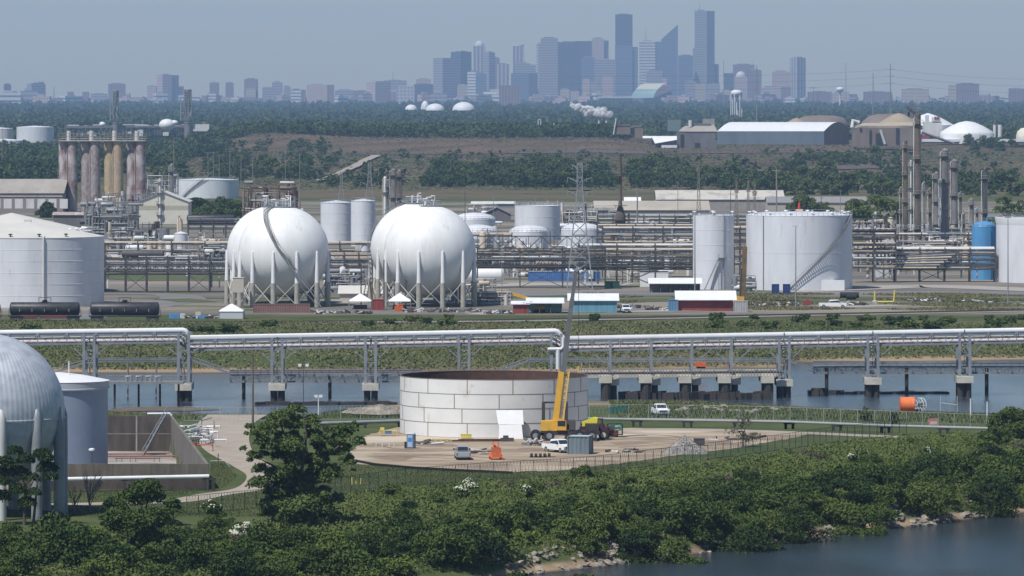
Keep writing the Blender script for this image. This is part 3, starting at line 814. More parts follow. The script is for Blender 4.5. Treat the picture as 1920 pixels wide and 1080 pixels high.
def crane():
    x0, y0, _ = G(1041, 826)
    T = thing("mobile_crane", "yellow mobile crane with tall telescopic boom raised beside the half built tank", "crane", (x0, y0, 0))
    mb = MB(); mb.bx(-2.2, 6.6, -1.3, 1.3, .9, 1.45); mb.bx(-3.6, -1.6, -1.3, 1.3, .8, 1.2); mb.bx(4.4, 6.4, -1.2, 1.2, 1.45, 2.5)
    mb.build("carrier", mat("dark_carrier_paint", (.07, .05, .05), (.03, .03, .035), scale=1, rough=.6), T)
    for x in (-2.9, -.9, 3.6, 5.4):
        for s in (-1, 1):
            t, r_ = MB(), MB()
            for m_, rr, ww in ((t, .78, .55), (r_, .42, .60)):
                m_.add([(x + rr * math.cos(2 * PI * k / 20), s * 1.25 + q * ww / 2, .78 + rr * math.sin(2 * PI * k / 20)) for q in (-1, 1) for k in range(20)],
                       [tuple(range(20)), tuple(range(20, 40))[::-1]] + [(k, k + 20, (k + 1) % 20 + 20, (k + 1) % 20) for k in range(20)])
            tt = t.build("wheel", BLACK, T); r_.build("rim", STEEL, tt)
    mb = MB()
    for x in (-2.6, 6.0):
        for s in (-1, 1): mb.beam((x, s * 1.2, .9), (x, s * 2.9, .9), .2); mb.beam((x, s * 2.9, 0), (x, s * 2.9, 1), .18); mb.cyl((x, s * 2.9, 0), .35, .08, 10)
    mb.build("outrigger", STEEL_D, T)
    up = MB(); up.prism([(-2.1, 1.5), (2.0, 1.5), (2.0, 2.4), (1.2, 3.2), (-.2, 3.0), (-2.1, 2.9)], -1.2, 1.2); up.build("superstructure", YELLOW, T, ang=20)
    cb = MB(); cb.prism([(.2, 1.6), (1.6, 1.6), (1.6, 3.0), (.9, 3.3), (.2, 3.3)], -1.6, -1.21); cb.build("operator_cab", YELLOW, T); MB().bx(.35, 1.5, -1.62, -1.605, 2.2, 3.0).build("cab_window", GLASSD, T, smooth=False)
    MB().bx(1.75, 3.0, -1.2, 1.2, 1.6, 3.0).build("counterweight", STEEL_D, T)
    def L(px, py, dy=0.0): return ((px - 1041) * y0 / F, dy, ZP(py, y0))
    a, b, c = L(1043, 808), L(1057, 697), L(1061, 640)
    MB().beam((a[0] - .3, a[1], a[2]), (b[0] - .35, b[1], b[2]), .85, 1.25).build("base_boom", YELLOW, T)
    # latticed ladder side of the base boom
    mb = MB(); A, B = Vector(L(1052, 790, -.3)), Vector(L(1063.5, 697, -.3)); D = Vector((.30, 0, 0))
    for o in (-D, D): mb.beam(A + o, B + o, .16)
    for k in range(16):
        p, q = A.lerp(B, k / 16), A.lerp(B, (k + 1) / 16); mb.beam(p - D, q + D if k % 2 else p + D, .1); mb.beam(p + (D if k % 2 else -D), q + (-D if k % 2 else D), .09)
    mb.build("stowed_jib", mat("pale_yellow_paint", (.74, .50, .14), rough=.6), T)
    mb = MB(); mb.beam(L(1056, 704), L(1066, 610), .78, .85); mb.beam(L(1066, 610), L(1073, 560), .66, .7); mb.beam(L(1073, 560), L(1080.5, 505), .54, .6)
    mb.build("telescopic_boom", mat("grey_boom_paint", (.16, .165, .17), (.12, .12, .125), scale=.8, rough=.5), T)
    mb = MB(); mb.beam(L(1079, 508), L(1084, 503), .75, .5); mb.cylx(L(1083, 505), .28, .5); mb.build("boom_head", STEEL, T)
    mb = MB(); mb.tube([L(1050, 800, -.2), L(1055, 752, -.2)], .22, 8); mb.build("lift_cylinder", STEEL, T)
    mb = MB(); mb.tube([L(1085, 505), (L(1085, 505)[0], 0, 11)], .035, 4); mb.build("hoist_rope", STEEL_D, T)
    MB().tube([(L(1085, 505)[0], 0, 11), (L(1085, 505)[0], 0, 10.2)], .18, 6).build("hook_block", YELLOW, T)
crane()
def telehandler():
    T = thing("rough_terrain_forklift", "maroon rough terrain machine with yellow cover right of the crane", "forklift", G(1117, 824), R(-8))
    MB().bx(-2.3, 1.9, -1.0, 1.0, .9, 1.9).bx(-1.0, 1.2, -1.0, 1.0, 1.9, 2.3).build("body", PURPLE, T)
    mb = MB()
    for x in (-.9, .9):
        for y in (-.9, .9): mb.beam((x, y, 1.9), (x, y, 3.0), .12)
    mb.bx(-1, 1, -1, 1, 3.0, 3.1); mb.beam((-2.2, 0, 2.2), (2.4, 0, 1.5), .35); mb.build("cage", PURPLE, T)
    for x in (-1.7, 1.3):
        for s in (-1, 1):
            t, r_ = MB(), MB()
            for m_, rr, ww in ((t, .75, .5), (r_, .4, .54)):
                m_.add([(x + rr * math.cos(2 * PI * k / 18), s * 1.1 + q * ww / 2, .75 + rr * math.sin(2 * PI * k / 18)) for q in (-1, 1) for k in range(18)],
                       [tuple(range(18)), tuple(range(18, 36))[::-1]] + [(k, k + 18, (k + 1) % 18 + 18, (k + 1) % 18) for k in range(18)])
            tt = t.build("wheel", BLACK, T); r_.build("rim", CONC_L, tt)
    MB().prism([(-1.9, 1.95), (.3, 2.3), (.4, 3.2), (-.3, 3.3), (-1.9, 2.7)], -1.05, .6).build("hood", mat("yellow_green_cover", (.68, .62, .05), rough=.6), T)
telehandler()
T = thing("equipment_trailer", "green framed trailer with red drum right of the maroon forklift", "trailer", G(1153, 820), R(-5))
mb = MB()
for x in (-1.1, 1.1):
    for y in (-.8, .8): mb.beam((x, y, .3), (x, y, 2.0), .1)
for z in (.4, 1.1, 2.0):
    for y in (-.8, .8): mb.beam((-1.1, y, z), (1.1, y, z), .09)
    for x in (-1.1, 1.1): mb.beam((x, -.8, z), (x, .8, z), .09)
mb.beam((-1.1, -.8, .4), (1.1, -.8, 2), .07); mb.build("frame", GREENP, T)
MB().cylx((-.2, -.2, .65), .5, 1.4, 14).build("drum", RED, T); MB().bx(-.9, .9, -.5, .5, 1.15, 1.8).build("canopy", mat("pale_green_tarp", (.35, .48, .40), rough=.8), T)
T = thing("skip", "dark green steel skip beside the low pipeline", "skip", GT(1158, 775))
MB().prism([(-1.6, .1), (1.2, .1), (1.7, 1.35), (-1.75, .9)], -.9, .9).build("body", GREENP, T); MB().prism([(-1.5, .9), (1.6, 1.3), (1.62, 1.36), (-1.6, 1.0)], -.93, .93).build("rim", GREENP, T)
T = thing("portable_toilet", "blue and grey portable toilet at the left edge of the pad", "toilet", G(771, 841), R(-18))
MB().bx(-.52, .52, -.52, .52, .12, 2.1).build("cabin", mat("blue_grey_plastic", (.10, .17, .26), (.14, .2, .26), scale=2, rough=.5), T)
MB().prism([(-.56, 2.1), (.56, 2.1), (.4, 2.3), (-.4, 2.3)], -.56, .56).build("roof", WHITE2, T); MB().bx(-.36, .36, -.55, -.525, .25, 1.95).build("door", mat("pale_blue_door", (.35, .45, .55), rough=.5), T, smooth=False)
MB().bx(-.3, .3, -.56, -.551, 1.0, 1.6).build("notice", mat("bright_blue_plastic", (.05, .2, .55), rough=.5), T, smooth=False)
T = thing("waste_bin", "small black bin standing left of the portable toilet", "bin", G(762, 841)); MB().bx(-.28, .28, -.25, .25, .05, .9).build("body", BLACK, T); MB().bx(-.3, .3, -.27, .27, .9, .97).build("lid", BLACK, T)
T = thing("yellow_rack", "small yellow pallet rack with blue box left of the tank", "rack", G(728, 818))
mb = MB()
for x in (-1.3, 1.3):
    for y in (-.4, .4): mb.beam((x, y, 0), (x, y, .9), .1)
for z in (.3, .85): mb.bx(-1.3, 1.3, -.4, .4, z, z + .07)
mb.build("frame", YEL2, T); MB().bx(-.5, .5, -.35, .35, .38, .84).build("box", BLUE, T); MB().bx(-1.2, -.6, -.35, .35, .93, 1.3).build("crate", YEL2, T)
T = thing("lumber_stack", "low stack of yellow timber boards at the foot of the tank", "lumber", G(822, 827), R(4))
mb = MB()
for k in range(9): mb.box((-1.6 + k * .42, rnd.uniform(-.2, .2), .12 + .12 * (k % 2)), (.16, 2.6, .12), R(20))
mb.build("board", mat("pale_yellow_timber", (.55, .44, .20), (.42, .34, .16), scale=3, rough=.8), T); MB().bx(-2, 2.4, -.3, .3, 0, .1).build("bearer", WOOD, T)
T = thing("steel_beams", "dark steel beams lying on the ground in front of the tank", "beams", G(905, 828))
mb = MB()
for k in range(4): mb.box((-1.5 + k * .9, -.3 + k * .15, .15 + .12 * (k % 2)), (6.0, .25, .25), R(2 + k))
mb.build("beam", RUST, T)
mb = MB(); mb.bx(2.6, 4.6, -.4, .4, .02, .55); mb.bx(3.0, 3.8, -.3, .3, .56, .9); mb.build("toolbox", STEEL_D, T)
T = thing("yellow_box", "small yellow steel box at the foot of the tank", "box", G(874, 823)); MB().bx(-.8, .8, -.3, .3, .1, .65).build("body", YEL2, T); MB().bx(-.85, .85, -.34, .34, .66, .72).build("lid", YEL2, T)
def lift():
    T = thing("boom_lift", "small orange boom lift standing alone on the dirt pad", "boom lift", G(930, 862), R(8))
    MB().bx(-.65, .65, -1.0, 1.0, .35, .95).build("chassis", ORANGE, T)
    MB().bx(-.6, .6, -.8, .7, .95, 1.75).build("turntable", mat("dusty_orange_paint", (.55, .15, .06), (.38, .12, .06), scale=2, rough=.7), T)
    for x in (-.75, .75):
        for y in (-.7, .7):
            t, r_ = MB(), MB(); wheel(t, r_, x, y, .34, .25); tt = t.build("wheel", ORANGE, T); r_.build("rim", BLACK, tt)
    MB().beam((-.2, .4, 1.7), (-.2, -.5, 2.2), .25).build("boom", ORANGE, T)
    mb = MB()
    for x in (-.3, .4):
        for y in (.2, .8): mb.beam((x, y, 1.75), (x, y, 2.5), .06)
    mb.bx(-.3, .4, .2, .8, 1.78, 1.84); mb.beam((-.3, .2, 2.5), (.4, .2, 2.5), .06); mb.build("basket", ORANGE, T)
lift()
T = thing("scrap_rollers", "low cluster of black wheels and frames lying on the dirt pad", "scrap", G(1014, 858))
mb = MB()
for k in range(5): mb.cylx((-1.3 + k * .62, rnd.uniform(-.3, .3), .3), .3, .4, 12)
mb.build("roller", BLACK, T); MB().bx(-1.6, 2.1, -.15, .15, .0, .16).build("base", STEEL_D, T)
MB().beam((.8, 0, 0), (.9, .1, 1.2), .07).build("stake", YEL2, T)
def heap(name, label, cat, px, py, w, h, m, seed, pyr=1.0):
    r = random.Random(seed); n, mm = 40, 14; vs = []; fs = []
    for j in range(mm + 1):
        t = j / mm
        for k in range(n):
            a = 2 * PI * k / n
            rr = (1 - t) * w / 2 * (1 + .12 * math.sin(3 * a + seed) + .06 * math.sin(7 * a)) * r.uniform(.97, 1.03)
            vs.append((rr * math.cos(a), rr * math.sin(a) * .8, h * (t ** pyr) + r.uniform(-.04, .04) * (1 if j else 0) - (.1 if j == 0 else 0)))
    for j in range(mm):
        for k in range(n): fs.append((j*n+k, j*n+(k+1)%n, (j+1)*n+(k+1)%n, (j+1)*n+k))
    mb = MB(); mb.add(vs, fs)
    for _ in range(500):
        a = r.uniform(0, 2*PI); t = r.random() ** .6; rr = t * w / 2 * 1.05; s = r.uniform(.05, .11)
        mb.box((rr * math.cos(a), rr * math.sin(a) * .8, h * (1 - min(t, 1)) ** pyr + s * .2), (s, s * 1.3, s), a * 3)
    o = mb.build(name, m, smooth=False, loc=G(px, py)); tag(o, label, cat); return o
heap("gravel_heap", "grey heap of crushed stone on the pad behind the mesh fence", "gravel heap", 1284, 850, 6.6, 2.6, GRAVEL_P, 3)
T = thing("steel_box", "dark steel box behind the crushed stone heap", "box", G(1311, 836)); MB().bx(-.8, .8, -.5, .5, 0, 1.05).build("body", STEEL_D, T); MB().bx(-.84, .84, -.54, .54, 1.05, 1.1).build("lid", STEEL_D, T)
heap("earth_mound", "low brown mound of rubble and earth on the inlet shore left of the tank", "mound", 712, 773, 11, 1.3, ROCK, 6, .8)
w_ = MB(); w_.add([(*G(a, b, -3)[:2], -2.93) for a, b in ((195, 770), (230, 765), (300, 763), (360, 765), (420, 768), (360, 771), (280, 771), (220, 773))], [tuple(range(8))[::-1]]); o = w_.build("mud_spit", mat("wet_mud", (.16, .12, .08), (.10, .08, .055), scale=.3, coords='World'), smooth=False); kind(o, "structure", "thin muddy spit in the inlet behind the concrete pit")
# spool and reel on the inlet shore
def spool():
    T = thing("cable_spool", "bright orange wrapped spool standing on the inlet shore", "spool", GT(1701, 774))
    MB().cylx((0, 0, 1.35), 1.3, 2.3, 24).build("wrapping", mat("orange_sheet", (.80, .20, .06), (.65, .15, .04), scale=1.6, rough=.7, stretch=(1, .4, 1)), T)
    mb = MB()
    for x in (-1.2, 1.2): mb.cylx((x, 0, 1.38), 1.38, .06, 24)
    mb.build("flange", ORANGE, T)
    T = thing("hose_reel", "pale spoked steel reel standing right of the orange spool", "reel", GT(1726, 774), R(35))
    mb = MB()
    for x in (-.3, .3):
        ring = [(x, 1.2 * math.cos(2*PI*k/20), 1.3 + 1.2 * math.sin(2*PI*k/20)) for k in range(21)]; mb.tube(ring, .07, 6)
        for k in range(4): mb.beam((x, 1.15*math.cos(PI*k/4), 1.3+1.15*math.sin(PI*k/4)), (x, -1.15*math.cos(PI*k/4), 1.3-1.15*math.sin(PI*k/4)), .08)
    mb.build("wheel", mat("pale_steel", (.55, .56, .58), rough=.5), T); MB().cylx((0, 0, 1.3), .35, .7).build("hub", STEEL_D, T); MB().box((0, .9, .3), (.9, .9, .6)).build("base", BLACK, T)
spool()
T = thing("guard_box", "small faded red steel guard beside the low pipeline", "guard", GT(1750, 797)); MB().prism([(-.8, 0), (-.8, .7), (-.55, .95), (.75, .95), (.75, 0)], -.5, .5).build("shell", mat("faded_red", (.42, .14, .14), rough=.8), T); MB().bx(-.55, .55, -.53, -.505, .1, .6).build("panel", CONC_L, T)
for px, h in ((1820, 2.9), (1851, 2.4)):
    o = MB().cyl((0, 0, 0), .11, h, 10).build("marker_post", WHITE2, loc=GT(px, 781)); tag(o, "%s white marker post at the inlet edge" % ("taller" if h > 2.5 else "shorter"), "post")
T = thing("goalpost_frame", "thin white goalpost frame on the inlet shore right of the reel", "frame", GT(1779, 776)); MB().beam((-1.4, 0, 0), (-1.4, 0, 3), .07).beam((1.4, 0, 0), (1.4, 0, 3), .07).beam((-1.4, 0, 1.9), (1.4, 0, 1.5), .1).build("frame", mat("pale_frame", (.5, .52, .5), rough=.7), T)
# silver highmast / orange machine on the bank behind the bridge
T = thing("towable_compressor", "orange towable compressor behind the single post bridge bents", "compressor", (XP(1311, 1085), 1075, ZP(691, 1075)))
MB().prism([(-1.1, .4), (-1.25, 1.0), (-.9, 1.35), (.9, 1.1), (1.1, .5), (.9, .35)], -.7, .7).build("body", ORANGE, T)
t = MB(); t.add([(x, s * .8 + .3 * 0, .35) for x in (0,) for s in (0,)], []); MB().cylx((0, 0, .32), .32, 1.7, 12).build("wheel", BLACK, T); MB().beam((1.0, 0, .6), (3.0, 0, .35), .12).beam((2.9, 0, .35), (2.9, 0, -.2), .1).build("drawbar", STEEL_D, T)

# low pipeline on supports
def low_pipe(name, label, pts, r, m, sup, supm=TIMBER):
    T = thing(name, label, "pipeline", (0, 0, 0))
    P = []
    for px, py, z in pts:
        Y = YG(py, z); P.append((XP(px, Y), Y, z))
    MB().tube(P, r, 10).build("pipe", m, T)
    mb = MB()
    for k in range(len(P) - 1):
        a, b = Vector(P[k]), Vector(P[k + 1]); n = max(1, int((b - a).length / sup))
        for j in range(n + 1):
            q = a.lerp(b, j / n); g = hg(q.x, q.y)
            for d in (-.55, .55): mb.bx(q.x - .2 + d, q.x + .2 + d, q.y - .2, q.y + .2, g - .2, q.z - r * .6)
            mb.bx(q.x - .9, q.x + .9, q.y - .15, q.y + .15, q.z - r - .15, q.z - r + .02)
    mb.build("support", supm, T)
    return T
low_pipe("low_pipeline", "long silver pipeline on short supports right of the pad", [(1100, 785, 1.1), (1480, 791, 1.1), (1660, 798, 1.1), (1880, 804, 1.0)], .21, mat("dull_aluminium_pipe", (.33, .335, .34), (.26, .265, .27), scale=.5, rough=.5), 6.5)
low_pipe("low_pipeline", "short silver pipeline on supports left of the half built tank", [(600, 794, .9), (755, 789, .9)], .27, MATS["dull_aluminium_pipe"], 6)

# fences
MESHM = mat("fence_mesh", (.30, .32, .30), rough=.7)
def mesh_fence(label, pts, h, step, m=STEEL_D, name="wire_fence", mesh_w=.022, gap=.30, z=None):
    T = thing(name, label, "fence", (0, 0, 0))
    P = [Vector((*G(a, b)[:2], 0)) for a, b in pts]; posts = MB(); wires = MB()
    for i in range(len(P) - 1):
        a, b = P[i], P[i + 1]; L = (b - a).length; n = max(1, round(L / step))
        for k in range(n + (1 if i == len(P) - 2 else 0)):
            q = a.lerp(b, k / n); g = hg(q.x, q.y); posts.beam((q.x, q.y, g - .1), (q.x, q.y, g + h), .075)
        for k in range(n):
            q, s = a.lerp(b, k / n), a.lerp(b, (k + 1) / n); g1, g2 = hg(q.x, q.y), hg(s.x, s.y)
            for t in (.03, 1): wires.beam((q.x, q.y, g1 + h * t), (s.x, s.y, g2 + h * t), .05)
            d = (s - q); nn = max(2, int(d.length / gap))
            for j in range(nn):
                for e in (0, 1):
                    u0 = (j + (0 if e else 1)) / nn; u1 = (j + (1 if e else 0)) / nn
                    wires.beam((q.x + d.x * u0, q.y + d.y * u0, g1 + .03), (q.x + d.x * u1, q.y + d.y * u1, g1 + h), mesh_w)
    posts.build("post", m, T, smooth=False); wires.build("mesh", m, T, smooth=False)
FGREEN = mat("dark_green_fence_coating", (.035, .055, .045), rough=.7)
mesh_fence("dark green mesh fence between the brush and the dirt pad", [(350, 966), (480, 953), (560, 945), (640, 928), (760, 912), (900, 901), (1100, 889), (1240, 872), (1370, 856), (1480, 842), (1560, 830), (1700, 815)], 2.3, 2.4, FGREEN, gap=.5)
mesh_fence("pale chain link fence along the inlet shore right of the tank", [(1105, 783), (1290, 785), (1450, 789), (1640, 796), (1880, 806)], 2.2, 3.0, mat("pale_fence_wire", (.34, .36, .35), rough=.7), gap=.6, mesh_w=.018)
mesh_fence("pale chain link fence along the inlet shore left of the tank", [(345, 789), (480, 790), (600, 788), (752, 785)], 2.2, 3.0, MATS["pale_fence_wire"], gap=.6, mesh_w=.018)
mesh_fence("low dark silt barrier strip curving round the pad", [(640, 861), (700, 873), (780, 880), (870, 885), (960, 889)], .35, 3.0, BLACK, name="silt_barrier", gap=.12, mesh_w=.10)
# yellow pipe stubs on the lawn
T = thing("pipe_stubs", "three small pale yellow pipe stubs on the lawn", "pipe stubs", G(668, 909))
for x, h in ((-.55, .95), (0, .5), (.6, .9)): MB().cyl((x, 0, 0), .09, h, 8).build("stub", YEL2, T)
T = thing("white_rails", "short row of white posts and rail beside the portable toilet", "rails", G(705, 838))
mb = MB()
for x in (-2.5, 0, .9, 1.9, 2.6): mb.beam((x, 0, 0), (x, 0, .9), .12)
mb.beam((-.0, 0, .9), (.9, 0, .9), .1); mb.build("post", WHITE_D, T)

# ruts and leftovers on the pad
RUT = mat("dark_tyre_rut", (.17, .12, .085), (.24, .18, .125), scale=.5, rough=.95, coords='World')
for i, pts in enumerate(([(1130, 822), (1200, 816), (1262, 818), (1290, 826)], [(1128, 827), (1205, 821), (1268, 825)], [(700, 851), (830, 853), (960, 862), (1080, 868)], [(690, 856), (820, 859), (960, 869)], [(880, 845), (940, 848), (1010, 846)], [(1160, 840), (1260, 832), (1400, 824)], [(1180, 846), (1290, 838), (1420, 828)], [(700, 832), (745, 842), (830, 842)])):
    ribbon("tyre_rut", pts, .5 if i % 2 else .8, RUT, .06, "dark tyre rut pressed into the dirt pad")
PT = mat("damp_dirt_patch", (.20, .145, .10), (.27, .20, .145), scale=.3, rough=.95, coords='World')
for i, (cx, cy, a, b) in enumerate(((820, 836, 40, 3), (1000, 843, 34, 2.5), (1180, 832, 40, 3), (900, 873, 60, 3), (740, 861, 34, 3), (1340, 830, 40, 3), (1120, 866, 44, 3))):
    sheet("damp_patch", [(cx + a * math.cos(t) * (1 + .2 * math.sin(3 * t + i)), cy + b * math.sin(t) * (1 + .25 * math.cos(2 * t + i))) for t in np.linspace(0, 6.28, 14)[:-1]], PT, .052, "damp darker patch in the dirt pad", raw=.35)
# ================================================================ near left: clad sphere, white tank, concrete pit
def clad_mat():
    m = bpy.data.materials.new("ribbed_metal_cladding"); m.use_nodes = True
    n, l = m.node_tree.nodes, m.node_tree.links; b = n["Principled BSDF"]
    b.inputs["Metallic"].default_value = .15; b.inputs["Roughness"].default_value = .5
    tc = n.new("ShaderNodeTexCoord"); sp = n.new("ShaderNodeSeparateXYZ"); l.new(tc.outputs["Object"], sp.inputs[0])
    at = n.new("ShaderNodeMath"); at.operation = 'ARCTAN2'; l.new(sp.outputs[1], at.inputs[0]); l.new(sp.outputs[0], at.inputs[1])
    mu = n.new("ShaderNodeMath"); mu.operation = 'MULTIPLY'; mu.inputs[1].default_value = 90; l.new(at.outputs[0], mu.inputs[0])
    si = n.new("ShaderNodeMath"); si.operation = 'SINE'; l.new(mu.outputs[0], si.inputs[0])
    mz = n.new("ShaderNodeMath"); mz.operation = 'MULTIPLY'; mz.inputs[1].default_value = 5.2; l.new(sp.outputs[2], mz.inputs[0])
    s2 = n.new("ShaderNodeMath"); s2.operation = 'SINE'; l.new(mz.outputs[0], s2.inputs[0])
    pz_ = n.new("ShaderNodeMath"); pz_.operation = 'POWER'; pz_.inputs[1].default_value = 40; ab = n.new("ShaderNodeMath"); ab.operation = 'ABSOLUTE'; l.new(s2.outputs[0], ab.inputs[0]); l.new(ab.outputs[0], pz_.inputs[0])
    ad = n.new("ShaderNodeMath"); ad.operation = 'ADD'; l.new(si.outputs[0], ad.inputs[0]); ad.inputs[1].default_value = 0
    t = n.new("ShaderNodeTexNoise"); t.inputs["Scale"].default_value = .8; t.inputs["Detail"].default_value = 6; l.new(tc.outputs["Object"], t.inputs[0])
    ad2 = n.new("ShaderNodeMath"); ad2.operation = 'MULTIPLY_ADD'; ad2.inputs[1].default_value = 2.5; l.new(t.outputs[0], ad2.inputs[0]); l.new(ad.outputs[0], ad2.inputs[2])
    bp = n.new("ShaderNodeBump"); bp.inputs["Distance"].default_value = .010; l.new(ad2.outputs[0], bp.inputs["Height"]); l.new(bp.outputs[0], b.inputs["Normal"])
    cr = n.new("ShaderNodeMix"); cr.data_type = 'RGBA'; cr.inputs[6].default_value = (.50, .53, .57, 1); cr.inputs[7].default_value = (.36, .39, .43, 1)
    r = n.new("ShaderNodeMapRange"); r.inputs[1].default_value = .4; r.inputs[2].default_value = .7; l.new(t.outputs[0], r.inputs[0]); l.new(r.outputs[0], cr.inputs[0]); l.new(cr.outputs[2], b.inputs["Base Color"])
    return m
CLAD = clad_mat()
Ys = 693.0; Xs = XP(-23, Ys); Rs = 144 * Ys / F; Zs = ZP(770, Ys)
T = thing("gas_sphere", "large ribbed grey blue sphere cut by the left edge, in front of a white tank", "gas sphere", (Xs, Ys, 0))
o = MB().sphere((0, 0, 0), Rs, 128, 64).build("shell", CLAD, T, ang=80); o.location = (0, 0, Zs)
MB().lathe([(Rs + .02, Zs - .9), (Rs + .12, Zs - .86), (Rs + .12, Zs - .74), (Rs + .02, Zs - .7)], n=96, cap0=False, cap1=False).build("band", CLAD, T)
for k in range(12):
    a = R(-78 + 30 * k + 3); x, y = Rs * .985 * math.cos(a), Rs * .985 * math.sin(a)
    MB().lathe([(.68, -.2), (.66, Zs - 3.5), (.62, Zs - .6), (.30, Zs + .5), (.05, Zs + .7)], (x, y, 0), 16).build("leg", WHITE_D if k in (0, 11) else STEEL, T)
Yt = 800.0; Xt = XP(110, Yt); rt = 92 * Yt / F
T = thing("storage_tank", "plain white tank with shallow cone roof inside the concrete pit", "tank", (Xt, Yt, 0))
zt = ZP(713, Yt)
MB().lathe([(rt, -1.9), (rt, zt - 1.15)], n=72, cap0=False).build("shell", mat("shaded_white_tank_paint", (.25, .30, .38), (.215, .26, .34), scale=.2, rough=.5), T)  # sphere's shadow on the white shell is put into this blue-grey colour
MB().lathe([(rt, zt - 1.2), (rt + .3, zt - 1.1), (rt + .3, zt - .95), (rt + .2, zt - .9), (rt + .2, zt - .02), (rt + .10, zt)], n=72, cap0=False, cap1=False).build("top_band", mat("pale_band_paint", (.42, .44, .49), (.36, .38, .42), rough=.5), T)
MB().lathe([(rt + .26, zt), (rt * .5, zt + .75), (.2, zt + 1.15)], n=72, cap0=False).build("cone_roof", WHITE2, T)
MB().tube([(1.6, -2, zt + .8), (1.6, -2, zt + 2.8)], .08, 6).build("vent_pipe", WHITE2, T)

def pit():
    T = thing("containment_pit", "stained concrete containment pit with stairs beside the gravel track", "pit", (0, 0, 0))
    bl, br = G(90, 846, -1.9), G(322, 846, -1.9); ft = 737.0
    zt = 3.3; yb = bl[1]
    A = Vector((XP(30, ft), ft, 0)); B = Vector((XP(391, ft), ft, 0)); C = Vector((XP(320, yb), yb, 0)); D = Vector((XP(40, yb), yb, 0))
    th = .45
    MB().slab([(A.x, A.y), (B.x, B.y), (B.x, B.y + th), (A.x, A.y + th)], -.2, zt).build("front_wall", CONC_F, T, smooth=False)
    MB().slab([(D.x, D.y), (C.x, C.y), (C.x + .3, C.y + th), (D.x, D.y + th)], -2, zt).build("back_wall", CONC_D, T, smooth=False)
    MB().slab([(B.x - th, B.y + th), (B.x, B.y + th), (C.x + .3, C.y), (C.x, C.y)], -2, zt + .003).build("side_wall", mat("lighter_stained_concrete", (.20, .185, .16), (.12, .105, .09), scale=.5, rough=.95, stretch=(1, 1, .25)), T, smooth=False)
    MB().bx(A.x + .1, B.x + .003, A.y - .012, A.y, -.1, 1.45).build("pipe_shadow_strip", CONC_D, T, smooth=False)  # dark strip paints the shadow below the foot pipe onto the wall
    # pilasters and coping
    mb = MB()
    for px in (256,): 
        x = XP(px, yb); mb.bx(x - .12, x + .12, yb - .05, yb, -1.9, zt)
    mb.bx(D.x, C.x, yb - .04, yb - .005, .62, .72)
    mb.build("joint", CONC, T, smooth=False)
    mb = MB(); n = 40
    for k in range(n): x = A.x + (B.x - A.x) * k / n; mb.bx(x, x + .05, A.y - .02, A.y - .003, .6, zt) if k % 4 == 0 else None
    mb.build("panel_joint", CONC_D, T, smooth=False)
    mb = MB()
    for (px0, py0, px1, py1) in ((268, 843, 313, 800),):
        Y0, Y1 = 833, 843
        for o in (0, 1.2):
            a = (XP(px0, Y0), Y0 - o, -1.9); b = (XP(px1, Y1), Y1 - o, zt + .4)
            mb.beam(a, b, .12, .35); mb.beam((a[0], a[1], a[2] + 1), (b[0], b[1], b[2] + 1), .07)
            for k in range(8):
                t = k / 7; p = [a[i] + (b[i] - a[i]) * t for i in range(3)]; mb.beam(p, (p[0], p[1], p[2] + 1), .05)
        for k in range(20):
            t = k / 19; mb.box((a[0] + (b[0] - a[0]) * t, a[1] + .6, a[2] + (b[2] - a[2]) * t), (.3, 1.2, .05))
    mb.build("staircase", STEEL, T)
    return T
pit()
PINK = mat("pink_stained_pit_floor", (.28, .215, .19), (.20, .175, .155), scale=.3, rough=.9, col3=(.36, .34, .31), s3=.12)
w_ = MB(); w_.add([(XP(40, 738), 738, -1.9), (XP(389, 738), 738, -1.9), (XP(321, 845), 845, -1.9), (XP(40, 845), 845, -1.9)], [(0, 1, 2, 3)])
kind(w_.build("pit_floor", PINK, smooth=False), "structure", "pinkish stained floor of the concrete pit")
T = thing("pit_pipes", "reddish pipes and valves lying on the concrete pit floor", "pipes", (0, 0, 0))
mb = MB()
for py, a, b in ((851, 200, 312), (855, 202, 330), (859, 215, 300)):
    Y = YG(py, -1.6); mb.tube([(XP(a, Y), Y, -1.6), (XP(b, Y), Y, -1.6)], .12, 6)
mb.build("pipe", mat("reddish_pipe", (.30, .12, .09), (.22, .14, .12), scale=1, rough=.8), T)
mb = MB(); 
for px in (222, 248, 293): Y = YG(862, -1.6); mb.tube([(XP(px - 4, Y), Y, -1.9), (XP(px - 4, Y), Y, -1.0), (XP(px + 6, Y), Y, -1.0), (XP(px + 6, Y), Y, -1.9)], .08, 6)
mb.build("valve_loop", STEEL_M, T)
